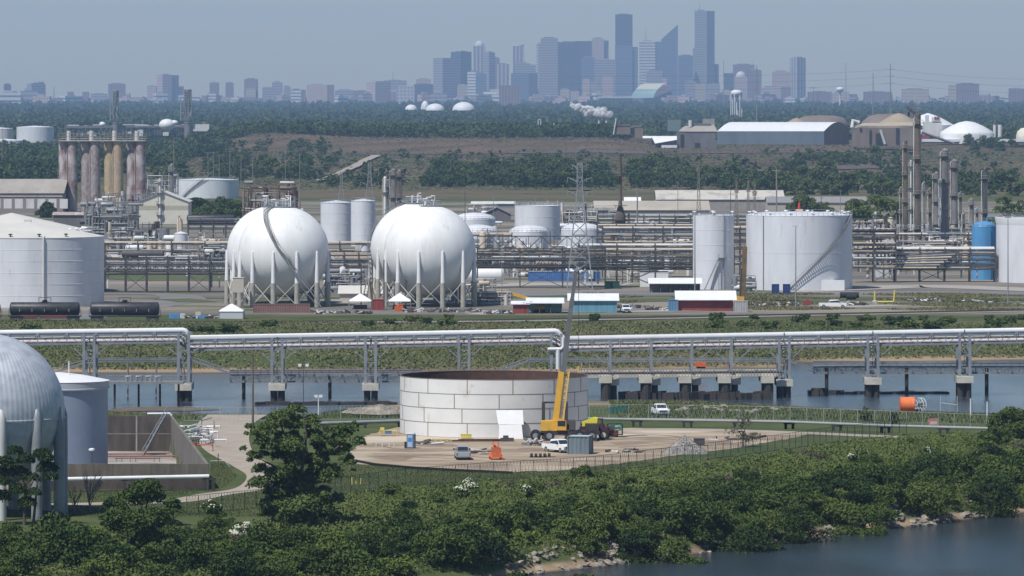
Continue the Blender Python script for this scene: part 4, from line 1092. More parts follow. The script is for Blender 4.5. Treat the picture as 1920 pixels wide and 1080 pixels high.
# pipe along the foot of the front wall
low_pipe("wall_foot_pipe", "white pipe running along the foot of the concrete pit wall", [(90, 899, 1.6), (392, 893, 1.85)], .26, WHITE2, 8)
mesh_fence("low rusty railing below the concrete pit wall", [(115, 921), (392, 919)], .9, 2.4, RUST, name="railing", gap=.8)
T = thing("inlet_pipes", "white elbow pipe standing on the corner of the concrete pit", "pipe", (0, 0, 0))
def PP(px, py, Y): return (XP(px, Y), Y, ZP(py, Y))
MB().tube([PP(276, 776, 846), PP(318, 775.5, 846), PP(321, 778, 846), PP(321, 797, 846), PP(345, 800, 842)], .17, 8).build("elbow", WHITE2, T)
def manifold(label, px0, px1, py0, py1, seed, n=18, hz=(.4, 1.6), ms=None, name="valve_manifold"):
    r = random.Random(seed); T = thing(name, label, "valves and pipes", (0, 0, 0))
    groups = ms or [(WHITE2, "pipe"), (STEEL, "valve"), (STEEL_D, "support")]
    bl = [MB() for _ in groups]
    for k in range(n):
        px, py = r.uniform(px0, px1), r.uniform(py0, py1); x, y, _ = G(px, py); z = r.uniform(*hz); L = r.uniform(1, 4)
        i = 0 if r.random() < .6 else 1 if len(groups) > 1 else 0
        if r.random() < .6: bl[i].tube([(x, y, 0), (x, y, z), (x + L, y, z), (x + L, y, 0)], r.uniform(.07, .16), 6)
        else: bl[i].tube([(x, y, z), (x + L * .3, y + L * 2, z)], r.uniform(.08, .18), 6)
        if r.random() < .5: bl[i].lathe([(.02, 0), (.3, .02), (.3, .08), (.02, .1)], (x, y, z + .35), 10)
        bl[-1].beam((x + L/2, y, 0), (x + L/2, y, z), .1)
    for b_, (m_, nm) in zip(bl, groups):
        if b_.v: b_.build(nm, m_, T)
    return T
manifold("cluster of small white and yellow valves right of the concrete pit", 340, 385, 800, 835, 5, 24)
T = thing("red_hydrant", "red hydrant pipework right of the concrete pit", "hydrant", G(373, 847)); MB().tube([(-.5, 0, 0), (-.5, 0, 1), (2.0, 0, 1.0), (2.0, 0, 0)], .1, 6).build("pipe", mat("bright_red_paint", (.5, .04, .03), rough=.5), T); MB().cyl((-.5, 0, 1), .22, .3, 10).build("valve", MATS["bright_red_paint"], T)
T = thing("handrail", "bent pale handrail on the lawn right of the pit", "handrail", G(405, 878)); MB().tube([(-.8, 0, 0), (-.8, 0, 1.0), (1.2, 0, 1.0), (2.0, -1.5, .3)], .06, 6).build("rail", STEEL, T); MB().beam((.3, 0, 0), (.3, 0, 2.0), .12).build("post", RUST, T)

def lamp(label, px, py_base, py_top, Yf=None, heads=1, m=STEEL, name="lamp_post", r=.07, z=0.0, kindl="flood"):
    x, y, _ = G(px, py_base, z); top = ZP(py_top, y)
    T = thing(name, label, "lamp post", (x, y, z)); h = top - z
    MB().tube([(0, 0, 0), (0, 0, h)], r * 1.4, 8, r * .7).build("pole", m, T)
    if heads == 1:
        MB().lathe([(.05, h), (.42, h + .12), (.42, h + .3), (.1, h + .42)], n=12).build("lamp_head", WHITE2, T)
    else:
        w = .25 * (h / 6 + .7)
        MB().beam((-w, 0, h), (w, 0, h), .08).build("cross_arm", m, T)
        for k in range(heads):
            xx = -w + 2 * w * k / (heads - 1); MB().prism([(-.22, 0), (.22, 0), (.28, .38), (-.28, .38)], -.15, .2, (xx, 0, h - .1)).build("lamp_head", WHITE2, T)
    return T
lamp("single headed lamp post in front of the plain white tank", 172, 893, 846, heads=1, m=STEEL_D)
lamp("tall thin dark lamp post behind the crown of the big tree", 569, 800, 686, heads=2, m=STEEL_D, r=.06)
lamp("short white lamp post with two lamps right of the big tree top", 597, 800, 744, heads=2, m=WHITE2, r=.08)
lamp("tall grey double lamp post in front of the widest white tank", 1492, 578, 424, heads=2, r=.13)
lamp("grey lamp post in front of the far right white tank", 1890, 568, 408, heads=2, r=.12)
lamp("small lamp post at the edge of the gravel track by the valves", 398, 838, 814, heads=1, m=STEEL_D, r=.05)
lamp("slim lamp post on the yard between the two spheres and the blue roofed shed", 941, 590, 453, heads=2, r=.07)
lamp("pale pole with lamp beside the slim upright white tank", 1303, 560, 402, heads=2, r=.13)
T = thing("utility_pole", "weathered wooden utility pole between the gravel track and the big tree", "utility pole", G(474, 803)); MB().tube([(0, 0, 0), (0, 0, 11.0)], .19, 8, .13).build("pole", WOOD, T); MB().bx(-.5, .5, -.1, .1, 10, 10.15).build("cross_arm", WOOD, T)

# ================================================================ refinery: tanks and spheres
def tank(label, px0, px1, py_base, py_top, m=WHITE, roof="cone", rise=1.2, name="storage_tank", rail=True, seams=4, stair=None, roofm=None, pipe_px=None, base_z=0.0, dz=0):
    Yf = YG(py_base, base_z); r = (px1 - px0) / 2 * Yf / F; Y = Yf + r; r = (px1 - px0) / 2 * Y / F
    X = XP((px0 + px1) / 2, Y); zt = ZP(py_top, Y)
    T = thing(name, label, "tank", (X, Y, base_z)); h = zt - base_z
    n = 64 if r > 5 else 36
    MB().lathe([(r, 0), (r, h)], n=n, cap0=False, cap1=False).build("shell", m, T)
    if roof == "cone": MB().lathe([(r + .08, h - .05), (r + .08, h + .06), (.25, h + rise)], n=n, cap0=False).build("roof", roofm or m, T, ang=12)
    elif roof == "dome": MB().lathe([(r + .05, h)] + [(r * math.cos(t), h + rise * math.sin(t)) for t in (0.15, .4, .7, 1.0, 1.3, 1.5)], n=n, cap0=False).build("roof", roofm or m, T, ang=50)
    elif roof == "flat": MB().lathe([(r, h - .3), (.1, h - .2)], n=n, cap0=False).build("roof", roofm or m, T)
    elif roof == "open": MB().lathe([(r - .05, h), (r - .05, h - 1.5), (.1, h - 1.5)], n=n, cap0=False, cap1=False).build("floating_roof", roofm or m, T)
    if seams:
        mb = MB()
        for k in range(1, seams + 1): z = h * k / (seams + .0) - (.05 if k == seams else 0); mb.lathe([(r + .01, z - .05), (r + .05, z), (r + .01, z + .05)], n=n, cap0=False, cap1=False)
        mb.build("stiffener_ring", m, T)
    if rail and r > 3:
        mb = MB(); nn = int(r * 2.2)
        ring = [(r * math.cos(2*PI*k/48), r * math.sin(2*PI*k/48)) for k in range(49)]
        for z in (.55, 1.1): mb.tube([(x, y, h + z) for x, y in ring], .035, 4)
        for k in range(nn * 2): a = PI * k / nn; mb.beam((r*math.cos(a), r*math.sin(a), h), (r*math.cos(a), r*math.sin(a), h + 1.1), .06)
        mb.build("railing", STEEL, T)
    if pipe_px is not None:
        x = (pipe_px - (px0 + px1) / 2) * Y / F; y = -math.sqrt(max(0, r*r - x*x)) - .3
        MB().tube([(x, y, 0), (x, y, h + .2), (x, y + 1.5, h + .5)], .24, 8).build("downpipe", WHITE_D, T)
    if stair:
        # stair winding up round the shell : start angle, end angle (degrees, -90 faces the camera), z0, z1
        a0, a1, z0, z1 = stair; mb = MB(); N = 44
        for q in range(N):
            t0, t1 = q / N, (q + 1) / N
            for rr in (r + .12, r + .85):
                A = R(a0 + (a1 - a0) * t0); B = R(a0 + (a1 - a0) * t1)
                mb.beam((rr*math.cos(A), rr*math.sin(A), z0+(z1-z0)*t0), (rr*math.cos(B), rr*math.sin(B), z0+(z1-z0)*t1), .07, .22)
            A = R(a0 + (a1 - a0) * t0); z = z0 + (z1 - z0) * t0
            mb.beam(((r+.85)*math.cos(A), (r+.85)*math.sin(A), z), ((r+.85)*math.cos(A), (r+.85)*math.sin(A), z+1), .05)
            for zz in (1.0,):
                B = R(a0 + (a1 - a0) * t1)
                mb.beam(((r+.85)*math.cos(A), (r+.85)*math.sin(A), z+zz), ((r+.85)*math.cos(B), (r+.85)*math.sin(B), z+(z1-z0)/N+zz), .06)
            mb.add([((r+.1)*math.cos(A), (r+.1)*math.sin(A), z), ((r+.85)*math.cos(A), (r+.85)*math.sin(A), z), ((r+.85)*math.cos(A+.02), (r+.85)*math.sin(A+.02), z+.04), ((r+.1)*math.cos(A+.02), (r+.1)*math.sin(A+.02), z+.04)], [(0, 1, 2, 3)])
        mb.build("staircase", STEEL_M, T)
    return T, X, Y, r, h
def roof_bits(T, h, r, seed, n, m=WHITE2, ang=(0, 360)):
    rr = random.Random(seed)
    for k in range(n):
        a = R(ang[0] + (ang[1] - ang[0]) * k / max(1, n)); q = r * .93
        mb = MB(); x, y = q * math.cos(a), q * math.sin(a)
        mb.lathe([(.16, 0), (.16, .7), (.55, .75), (.45, .95), (.05, 1.05)], (x, y, h), 10).build("vent", m, T)
CREAMR = mat("pale_cream_roof", (.60, .58, .53), (.52, .50, .46), scale=.1, rough=.7)
T, X, Y, r, h = tank("huge white tank with cream cone roof cut by the left edge behind the rail cars", -91, 195, 577, 443, rise=3.6, seams=6, pipe_px=93, roofm=CREAMR, rail=False)
roof_bits(T, h, r, 1, 5, BLACK, (215, 330))
mb = MB(); mb.bx(-.8, .8, -.8, .8, h + 3.2, h + 4.0); mb.build("roof_hatch", CREAMR, T)
T, X, Y, r, h = tank("second huge cream roofed tank half hidden behind the first at the left edge", -128, 172, 552, 433, rise=4.6, seams=0, roofm=CREAMR, rail=False)
roof_bits(T, h, r, 2, 11, WHITE2, (-70, 30))
T, X, Y, r, h = tank("slim upright white tank left of the widest white tank", 1299, 1376, 543, 403, rise=.3, seams=5, roof="flat")
roof_bits(T, h, r, 3, 4); 
mb = MB(); mb.beam((1.2, -r - .4, 8.2), (3.6, -r + .6, 8.2), .9, .15); mb.beam((1.2, -r - .5, 8.2), (-2.5, -r - 1.2, 0), .5, .2)
for x in (1.2, 3.4): mb.beam((x, -r - .5, 0), (x, -r - .5, 9.2), .15)
mb.beam((3.4, -r - .5, 0), (1.2, -r - .5, 8.2), .1); mb.build("stair_tower", STEEL, T)
MB().tube([(2.6, -r * .87 - .2, 0), (2.6, -r * .87 - .2, h + .4)], .10, 6).build("ladder", STEEL, T)
T, X, Y, r, h = tank("widest white tank with a long diagonal stair and red topped roof", 1399, 1598, 545, 403, rise=.9, seams=2, roof="dome", stair=(-88 - 24 + 8, -22, .3, 19.6))
roof_bits(T, h, r, 4, 14); MB().bx(-.9, .9, -.9, .9, h + .8, h + 1.5).build("roof_hatch", TANP, T); MB().lathe([(.38, h + 1.6), (.25, h + 2.8), (.05, h + 3.4)], n=10).build("red_cover", mat("bright_red_paint", (.5, .04, .03)), T)
MB().tube([(-r * .71, -r * .71 - .2, 0), (-r * .71, -r * .71 - .2, h)], .10, 6).build("ladder", STEEL, T)
MB().bx(r*.35, r*.8, -r*.93, -r*.8, 0, 2.6).build("shelter", WHITE2, T)
T, X, Y, r, h = tank("white tank cut by the right edge behind the grey lamp post", 1868, 2040, 531, 409, rise=.5, seams=0, roof="flat")
MB().lathe([(r + .02, h - 1.6), (r + .35, h), (r + .35, h + .3), (r, h + .35)], n=64, cap0=False, cap1=False).build("top_band", WHITE2, T)
T, X, Y, r, h = tank("bright blue upright tank beside the right edge white tank", 1822, 1868, 525, 425, m=BLUE2, roof="dome", rise=1.5, seams=0)
MB().tube([(1.3, -r - .1, 0), (1.3, -r - .1, h)], .07, 6).build("ladder", BLUE2, T); MB().tube([(.5, 0, h+1), (1.0, 0, h+2.6), (2.6, 0, h+2.6)], .2, 8).build("vent_pipe", BLUE2, T)
tank("left one of two upright white tanks between the sphere pairs", 601, 660, 458, 380, seams=4, rise=.8)
tank("right one of two upright white tanks between the sphere pairs", 658, 704, 462, 377, seams=4, rise=.8)
tank("tall white tank behind the low dome roofed tanks in the plant centre", 965, 1050, 450, 385, seams=3, rise=.5, roof="flat")
tank("white dome roofed tank left of the lattice pylon", 955, 1029, 478, 434, roof="dome", rise=2.0, seams=0)
tank("white dome roofed tank standing behind the lattice pylon", 1052, 1129, 476, 431, roof="dome", rise=2.2, seams=0)
tank("white domed tank directly right of the right sphere pair", 856, 934, 476, 434, roof="dome", rise=2.2, seams=0)
tank("white domed tank one row behind the tank right of the right sphere pair", 850, 929, 436, 411, roof="dome", rise=2.4, seams=0)
tank("small white tank between the two sphere pairs", 675, 694, 500, 459, seams=3, roof="flat", rail=False)
tank("wide low white tank behind the trees left of the left spheres", 330, 448, 372, 337, rise=.9, seams=1, stair=(-140, -80, 0, 12))
tank("small grey tank in front of the gable building", 294, 318, 452, 428, m=STEEL, seams=0, rail=False, roof="flat")
tank("small white cone tank right of the small grey tank", 327, 352, 468, 438, seams=0, rail=False, rise=.7)
tank("small white tank among pipe racks behind the widest tank's right side", 1708, 1749, 452, 421, seams=0, roof="flat", rail=False)

def gas_sphere(label, cx, cy, rpx, py_base, off, seed, stair=None):
    Yc = YG(py_base) ; r = rpx * Yc / F; X = XP(cx, Yc); Z = ZP(cy, Yc)
    T = thing("gas_sphere", label, "gas sphere", (X, Yc, 0))
    MB().sphere((0, 0, Z), r, 96, 48).build("shell", mat("white_sphere_paint", (.76, .76, .75), (.63, .63, .61), scale=.35, rough=.5, stretch=(1, 1, .22), lo=.42, hi=.85, detail=8, col3=(.56, .54, .50), s3=.8, lo3=.6, hi3=.85), T, ang=80)
    for k in range(12):
        a = R(-90 + off + 30 * k); x, y = r * math.cos(a), r * math.sin(a)
        lg = MB().lathe([(.62, 0), (.60, Z * .45)], (x, y, 0), 14).build("leg", FIREPROOF, T)
        MB().lathe([(.52, Z * .45), (.50, Z * .5), (.34, Z + .0), (.30, Z + .25), (.05, Z + .3)], (x, y, 0), 12, cap0=False).build("upper_leg", WHITE2, lg)
    mb = MB()
    for k in range(12):
        a, b = R(-90 + off + 30 * k), R(-90 + off + 30 * (k + 1))
        p, q = (r*math.cos(a), r*math.sin(a)), (r*math.cos(b), r*math.sin(b))
        mb.beam((*p, Z * .47), (*q, .5), .13); mb.beam((*q, Z * .47), (*p, .5), .13)
    mb.build("bracing", WHITE_D, T)
    mb = MB(); pr = 2.6
    ring = [(pr * math.cos(2*PI*k/20), pr * math.sin(2*PI*k/20)) for k in range(21)]
    mb.lathe([(.2, Z + r - .1), (pr, Z + r - .1), (pr, Z + r), (.2, Z + r)], n=20)
    for z in (.6, 1.1): mb.tube([(x, y, Z + r + z) for x, y in ring], .05, 4)
    for x, y in ring[:-1]: mb.beam((x, y, Z + r), (x, y, Z + r + 1.1), .06)
    mb.build("platform", STEEL, T)
    rr = random.Random(seed); mb = MB()
    for k in range(6):
        x = rr.uniform(-1.8, 1.8); h = rr.uniform(.8, 2.6); mb.tube([(x, rr.uniform(-1, 1), Z + r), (x, 0, Z + r + h), (x + rr.uniform(-1.5, 1.5), 0, Z + r + h)], .14, 6)
    mb.build("valve", WHITE2, T)
    if stair:
        # railed stair: starts on the crown, follows the shell, then leaves it for the ground
        rail, tread = MB(), MB(); P = []
        for lon, lat in stair[0]:
            lo_, la = R(lon), R(lat); q = r + .35; P.append(Vector((q*math.cos(la)*math.cos(lo_), q*math.cos(la)*math.sin(lo_), Z + q*math.sin(la))))
        P += [Vector(p) for p in stair[1]]
        Q = []
        for i in range(len(P) - 1):
            p0, p1, p2, p3 = P[max(i-1,0)], P[i], P[i+1], P[min(i+2, len(P)-1)]
            for k in range(8):
                t = k/8; Q.append(.5*((2*p1)+(p2-p0)*t+(2*p0-5*p1+4*p2-p3)*t*t+(3*p1-p0-3*p2+p3)*t**3))
        Q.append(P[-1])
        for i in range(len(Q) - 1):
            d = (Q[i+1] - Q[i]); s = Vector((-d.y, d.x, 0)); s = s.normalized() * .45 if s.length > 1e-4 else Vector((.45, 0, 0))
            for k in (-1, 1):
                rail.beam(Q[i] + s*k, Q[i+1] + s*k, .09, .22); rail.beam(Q[i] + s*k + Vector((0,0,1)), Q[i+1] + s*k + Vector((0,0,1)), .07)
                if i % 2 == 0: rail.beam(Q[i] + s*k, Q[i] + s*k + Vector((0,0,1)), .06)
            tread.beam(Q[i] - s, Q[i] + s, .3, .06)
        st = rail.build("staircase", STEEL_M, T); tread.build("tread", STEEL_M, st)
    return T
zc = ZP(472, 1373)
gas_sphere("rear white gas sphere of the left pair, nearly hidden", 510, 471, 84.5, 569, 5, 1)
gas_sphere("front white gas sphere of the left pair with a long curved stair", 532, 472, 85, 574, -11, 2,
           ([(-160, 76), (-140, 62), (-118, 42), (-104, 22), (-94, 6), (-84, -6)], [(3.2, -11.6, zc - 4.0), (7.0, -11.6, zc - 8.8), (9.3, -11.6, .3)]))
gas_sphere("rear white gas sphere of the right pair, its crown stair on the left", 780, 466, 85.5, 567, 5, 3, ([(-170, 72), (-172, 50), (-174, 30), (-176, 10), (-172, -5)], [(-11.6, -3, 5), (-12.5, -5, .3)]))
gas_sphere("front white gas sphere of the right pair, without a front stair", 806, 471, 86, 574, -13, 4)
# ================================================================ pipe racks
def rack(label, px0, px1, base, levels, step=45, seed=1, depth=4.0, pm=(TANP, STEEL, WHITE_D), cm=STEEL_D, truss=None, npipes=3, rr=(.12, .30), rows=2, gap=0.0):
    Y = YG(base); r = random.Random(seed); T = thing("pipe_rack", label, "pipe rack", (XP(px0, Y), Y, 0))
    k = Y / F; L = (px1 - px0) * k; zs = [ZP(l, Y) for l in levels]; top = max(zs) + .6
    mb = MB(); n = max(1, round(L / (step * k)))
    for i in range(n + 1):
        x = L * i / n
        for y in (0, depth): mb.beam((x, y, 0), (x, y, top), .32)
        for z in zs: mb.beam((x, 0, z - .3), (x, depth, z - .3), .3)
        if i < n and i % 3 == 1: mb.beam((x, 0, .3), (x + L/n, 0, min(zs) - .4), .16); mb.beam((x + L/n, 0, .3), (x, 0, min(zs) - .4), .16)
    for z in zs:
        for y in (0, depth): mb.beam((0, y, z - .35), (L, y, z - .35), .22, .3)
    mb.build("frame", cm, T, smooth=False)
    bl = {m_.name: (m_, MB()) for m_ in pm}
    for z in zs:
        for j in range(npipes):
            m_ = r.choice(pm); q = r.uniform(*rr); y = depth * (j + .5) / npipes
            a, b = (0, L) if r.random() < .75 else sorted((r.uniform(0, L), r.uniform(0, L)))
            bl[m_.name][1].tube([(a, y, z + q), (b, y, z + q)], q, 8)
            if b < L - 1 and r.random() < .6: bl[m_.name][1].tube([(b, y, z + q), (b, y, 1)], q, 6)
    for nm, (m_, b_) in bl.items():
        if b_.v: b_.build("pipe", m_, T)
    if truss:
        mb = MB()
        for (ta, tb) in truss:
            za, zb = ZP(ta, Y), ZP(tb, Y)
            for y in (-.2,):
                mb.beam((0, y, za), (L, y, za), .28); mb.beam((0, y, zb), (L, y, zb), .28)
                nn = max(2, round(L / abs(za - zb) / 1.0))
                for i in range(nn):
                    x0, x1 = L * i / nn, L * (i + 1) / nn
                    mb.beam((x0, y, za if i % 2 else zb), (x1, y, zb if i % 2 else za), .2); mb.beam((x0, y, za), (x0, y, zb), .16)
        mb.build("truss", cm, T, smooth=False)
    return T
rack("tan pipe rack on tall dark legs between the huge left tank and the spheres", 195, 432, 548, [484, 494, 507, 512], step=42, seed=1, truss=[(499, 510)])
rack("long tan and grey pipe rack behind the left pipe rack legs", 195, 700, 500, [456, 470, 482], step=60, seed=2)
rack("pipe rack seen in the gap between the two sphere pairs", 618, 700, 540, [477, 490, 500, 508], step=30, seed=3)
rack("tall latticed pipe bridge right of the spheres", 895, 1135, 540, [469, 476, 486, 500], step=82, seed=4, truss=[(443, 466), (487, 500)])
rack("tall latticed pipe bridge continuing right of the lattice pylon", 1085, 1300, 538, [461, 470, 481, 494, 503], step=70, seed=5, truss=[(486, 500)], npipes=4)
rack("wide tier of tan pipes left of the slim upright tank", 1130, 1300, 520, [429, 441, 455, 466], step=50, seed=6, npipes=4)
rack("upper tier of white pipes left of the slim upright tank", 1120, 1300, 500, [424, 434, 447], step=36, seed=7, pm=(WHITE_D, TANP))
rack("pipe rack seen in the gap between the slim and the widest tank", 1374, 1402, 520, [428, 440, 452, 465, 480, 494], step=14, seed=8)
rack("tall dark pipe rack directly right of the widest tank", 1596, 1680, 530, [432, 444, 458, 472, 486, 500], step=40, seed=9, npipes=4, truss=[(410, 432)])
rack("tan pipe rack passing in front of the blue tank", 1678, 1866, 529, [468, 477, 486, 497, 503], step=42, seed=10, npipes=4, rr=(.15, .35))
rack("rear pipe rack behind the stacks at the right", 1640, 1860, 500, [440, 455, 470], step=44, seed=11)
rack("dark pipe rack behind the left gable building", 158, 258, 452, [380, 390, 400, 412, 424], step=14, seed=12, pm=(STEEL, STEEL_M), cm=STEEL_M, npipes=2)
rack("low pipe rack with black pipes right of the gable building", 352, 470, 446, [412, 420, 428], step=22, seed=13, pm=(STEEL_D, WHITE_D, STEEL))
rack("low pipe rack in front of the pale long sheds", 1120, 1440, 436, [405, 412, 419], step=30, seed=14, pm=(WHITE_D, STEEL, TANP))
rack("low pipe rack behind the sphere pairs", 700, 960, 480, [440, 452, 462], step=40, seed=15)
def drops():
    T = thing("pipe_drops", "group of tan pipes bending down beside the tall dark rack", "pipes", (0, 0, 0)); Y = YG(529) - 1
    bl = [MB(), MB()]
    for k in range(7):
        px = 1636 + k * 7; d = Y - 1 + k * .4
        f = lambda a, b: (XP(a, d), d, ZP(b, d))
        bl[k % 2].tube([f(1600, 430 + k * 9), f(px - 2, 430 + k * 9), f(px + 2, 434 + k * 9), f(px + 2, 498 - k * 4), f(px + 6, 502 - k * 4), f(px + 120, 502 - k * 5)], .24, 8)
    bl[0].build("pipe", TANP, T); bl[1].build("pipe", STEEL, T)
drops()

# loose plant equipment clutter: each a compact thing of drums, columns and pipes
def skid(label, px, base, w, h, seed, ms=(STEEL, WHITE_D, TANP), n=10, name="process_skid"):
    Y = YG(base); r = random.Random(seed); T = thing(name, label, "process equipment", (XP(px, Y), Y, 0)); k = Y / F; W_, H_ = w * k, h * k
    fr = MB()
    for i in range(4):
        x = -W_/2 + W_ * i / 3
        for y in (0, W_ * .3): fr.beam((x, y, 0), (x, y, H_ * r.uniform(.6, 1)), .2)
    for j in range(1, 4):
        z = H_ * j / 4; fr.beam((-W_/2, 0, z), (W_/2, 0, z), .2); fr.beam((-W_/2, W_*.3, z), (W_/2, W_*.3, z), .2)
    fr.build("frame", STEEL_D if seed % 2 else STEEL_M, T, smooth=False)
    bl = [MB() for _ in ms]
    for i in range(n):
        b_ = bl[r.randrange(len(ms))]; x = r.uniform(-W_/2, W_/2); z = r.uniform(.2, H_ * .7); q = r.random()
        if q < .3: b_.cylx((x * .5, r.uniform(0, W_*.3), z), r.uniform(.4, .8), W_ * r.uniform(.2, .5), 12, .3)
        elif q < .6: b_.cyl((x, r.uniform(0, W_*.3), 0), r.uniform(.25, .7), H_ * r.uniform(.4, .95), 10)
        else:
            z2 = r.uniform(.5, H_); b_.tube([(x, 0, 0), (x, 0, z2), (r.uniform(-W_/2, W_/2), 0, z2), (r.uniform(-W_/2, W_/2), W_*.3, z2)], r.uniform(.1, .22), 6)
    for b_, m_ in zip(bl, ms):
        if b_.v: b_.build("vessel_and_pipe", m_, T)
    return T
WB = (WHITE_D, STEEL, TANP)
SK = [("rusty tangled process unit behind the left sphere pair's crown", 508, 415, 95, 74, 31, (RUST, STEEL_M, WHITE_D), 26),
 ("process skid beside the foot of the left sphere pair", 640, 520, 50, 30, 32, WB, 12), ("low white manifold in front of the gap between the spheres", 655, 545, 70, 26, 33, WB, 14),
 ("process skid with thin columns right of the huge left tank", 222, 470, 40, 40, 34, WB, 12), ("process skid with small drums left of the gable building's foot", 270, 478, 44, 48, 35, WB, 12),
 ("low grey skid in front of the gable building", 330, 490, 70, 38, 36, (STEEL, STEEL_M, WHITE_D), 14), ("skid of upright rusty drums under the gable building", 285, 445, 36, 32, 37, (RUST_P, STEEL, RUST), 9),
 ("skid with grey frames left of the left sphere pair", 396, 480, 50, 56, 38, (STEEL, STEEL_M, TANP), 14), ("pumps and valves right of the right sphere pair's feet", 925, 572, 70, 28, 39, WB, 16),
 ("second row of valves behind the pumps right of the spheres", 900, 548, 60, 26, 40, WB, 14), ("pump row under the latticed pipe bridge", 1010, 520, 110, 40, 41, (WHITE_D, STEEL_M, TANP), 20),
 ("machinery beside the base of the dark flare", 1190, 470, 90, 40, 42, (TANP, STEEL, WHITE_D), 20), ("machinery low under the tan pipe tiers", 1240, 500, 100, 40, 43, (WHITE_D, TANP, STEEL), 20),
 ("valve cluster between the slim and the widest tank", 1395, 546, 46, 30, 44, (WHITE_D, STEEL), 16), ("machinery behind the tall dark rack at the right", 1650, 510, 80, 70, 45, (TANP, STEEL_M, WHITE_D), 22),
 ("rusty exchangers behind the tan rack at the right", 1735, 505, 90, 46, 46, (RUST, TANP, STEEL), 18), ("machinery left of the bright blue tank", 1800, 500, 50, 60, 47, (STEEL_M, WHITE_D, TANP), 18),
 ("equipment behind the tall white centre tank", 1010, 402, 90, 30, 48, WB, 14), ("equipment left of the dark flare's base", 1120, 410, 70, 26, 49, WB, 14), ("equipment row behind the sheds right of the spheres", 905, 404, 60, 24, 50, WB, 12),
 ("equipment at the left behind the four silos' feet", 205, 400, 60, 44, 51, (RUST, WHITE_D, STEEL), 16), ("equipment right of the four silos' feet", 262, 404, 50, 50, 52, (RUST, WHITE_D, STEEL), 16),
 ("grey process unit between the silos and the wide low tank", 303, 392, 50, 68, 53, (STEEL, STEEL_M, WHITE_D), 16), ("pipework behind the right sphere pair's crown", 770, 392, 80, 24, 54, WB, 12)]
for s_ in SK: skid(s_[0], *s_[1:6], ms=s_[6], n=s_[7])

def unit(label, px0, px1, base, top, seed, ms, cols=7, lv=6, n=40, name="process_unit", dens=.5):
    "open multi storey steel frame full of pipes and vessels"
    Y = YG(base); r = random.Random(seed); k = Y / F; L = (px1 - px0) * k; Hh = ZP(top, Y); D_ = L * .35; T = thing(name, label, "process equipment", (XP(px0, Y), Y, 0)); fr = MB()
    hs = [Hh * r.uniform(.55, 1) for _ in range(cols + 1)]
    for i in range(cols + 1):
        for y in (0, D_ / 2, D_): fr.beam((L * i / cols, y, 0), (L * i / cols, y, hs[i]), .28)
    for j in range(1, lv + 1):
        z = Hh * j / lv
        for i in range(cols):
            if z < min(hs[i], hs[i+1]) + .1:
                for y in (0, D_): fr.beam((L * i / cols, y, z), (L * (i+1) / cols, y, z), .25)
                fr.beam((L * i / cols, 0, z + 1), (L * (i+1) / cols, 0, z + 1), .08)
                if r.random() < .35: fr.beam((L * i / cols, 0, z), (L * (i+1) / cols, 0, z - Hh/lv), .14)
                if r.random() < dens: fr.bx(L*i/cols, L*(i+1)/cols, 0, D_, z - .12, z)
    fr.build("frame", ms[0], T, smooth=False)
    bl = [MB() for _ in ms]
    for i in range(n):
        b_ = bl[r.randrange(len(ms))]; x = r.uniform(0, L); z = Hh * r.randrange(lv) / lv; y = r.uniform(0, D_); q_ = r.random()
        if q_ < .25: b_.cylx((x, y, z + 1), r.uniform(.4, .9), r.uniform(2, 5), 12, .3)
        elif q_ < .55: b_.cyl((x, y, z), r.uniform(.3, .9), Hh / lv * r.uniform(.6, 1.7), 12)
        else: x2 = r.uniform(0, L); z2 = r.uniform(0, Hh * .9); b_.tube([(x, -.3, z), (x, -.3, z2), (x2, -.3, z2), (x2, y, z2)], r.uniform(.1, .25), 6)
    for b_, m_ in zip(bl, ms):
        if b_.v: b_.build("vessel_and_pipe", m_, T)
    return T
BRF = mat("brownish_frame", (.26, .21, .17), rough=.8)
unit("large rusty tangled process unit above the left sphere pair's crown", 455, 562, 432, 337, 61, (BRF, RUST, STEEL_M, WHITE_D), 10, 9, 90)
unit("grey frame with upright hoppers between the silos and the wide low tank", 276, 333, 402, 321, 62, (STEEL_M, STEEL, WHITE_D), 5, 6, 30)
unit("dense dark frame rack in front of the silos' feet", 160, 257, 455, 378, 63, (STEEL_M, STEEL, STEEL_D), 16, 7, 70, dens=.25)
unit("rusty frame at the foot of the right hand columns", 1682, 1800, 500, 446, 64, (STEEL_M, RUST, TANP, WHITE_D), 9, 4, 50)
unit("pipe filled frame behind the right hand columns", 1640, 1860, 465, 424, 65, (STEEL_D, TANP, WHITE_D, STEEL), 14, 3, 60)
unit("low frame full of pipes left of the slim upright tank", 1135, 1298, 505, 446, 66, (STEEL_M, TANP, WHITE_D, RUST), 12, 4, 80)
unit("frame of pumps and pipes beneath the domed tanks", 890, 1060, 512, 464, 67, (STEEL_D, WHITE_D, STEEL_M), 12, 3, 60)
unit("small pipe frame at the left of the left sphere pair", 372, 430, 500, 455, 68, (STEEL_M, STEEL, WHITE_D), 6, 4, 26)
unit("low grey frame right of the huge left tank", 196, 300, 470, 425, 69, (STEEL_M, STEEL_D, WHITE_D), 9, 4, 50)
unit("white and grey pipe frame in the gap between the spheres", 617, 690, 548, 505, 70, (STEEL_M, WHITE_D, STEEL), 8, 4, 50)
unit("low equipment frame behind the pale shed row at the right", 1480, 1600, 425, 398, 71, (STEEL_M, WHITE_D, TANP), 8, 3, 30)
unit("tangle of frames right of the tall white centre tank", 1052, 1120, 425, 385, 72, (STEEL_M, WHITE_D, TANP), 7, 4, 36)
unit("pipe frame at the widest tank's upper right", 1598, 1680, 450, 410, 73, (STEEL_D, TANP, STEEL), 6, 4, 30)
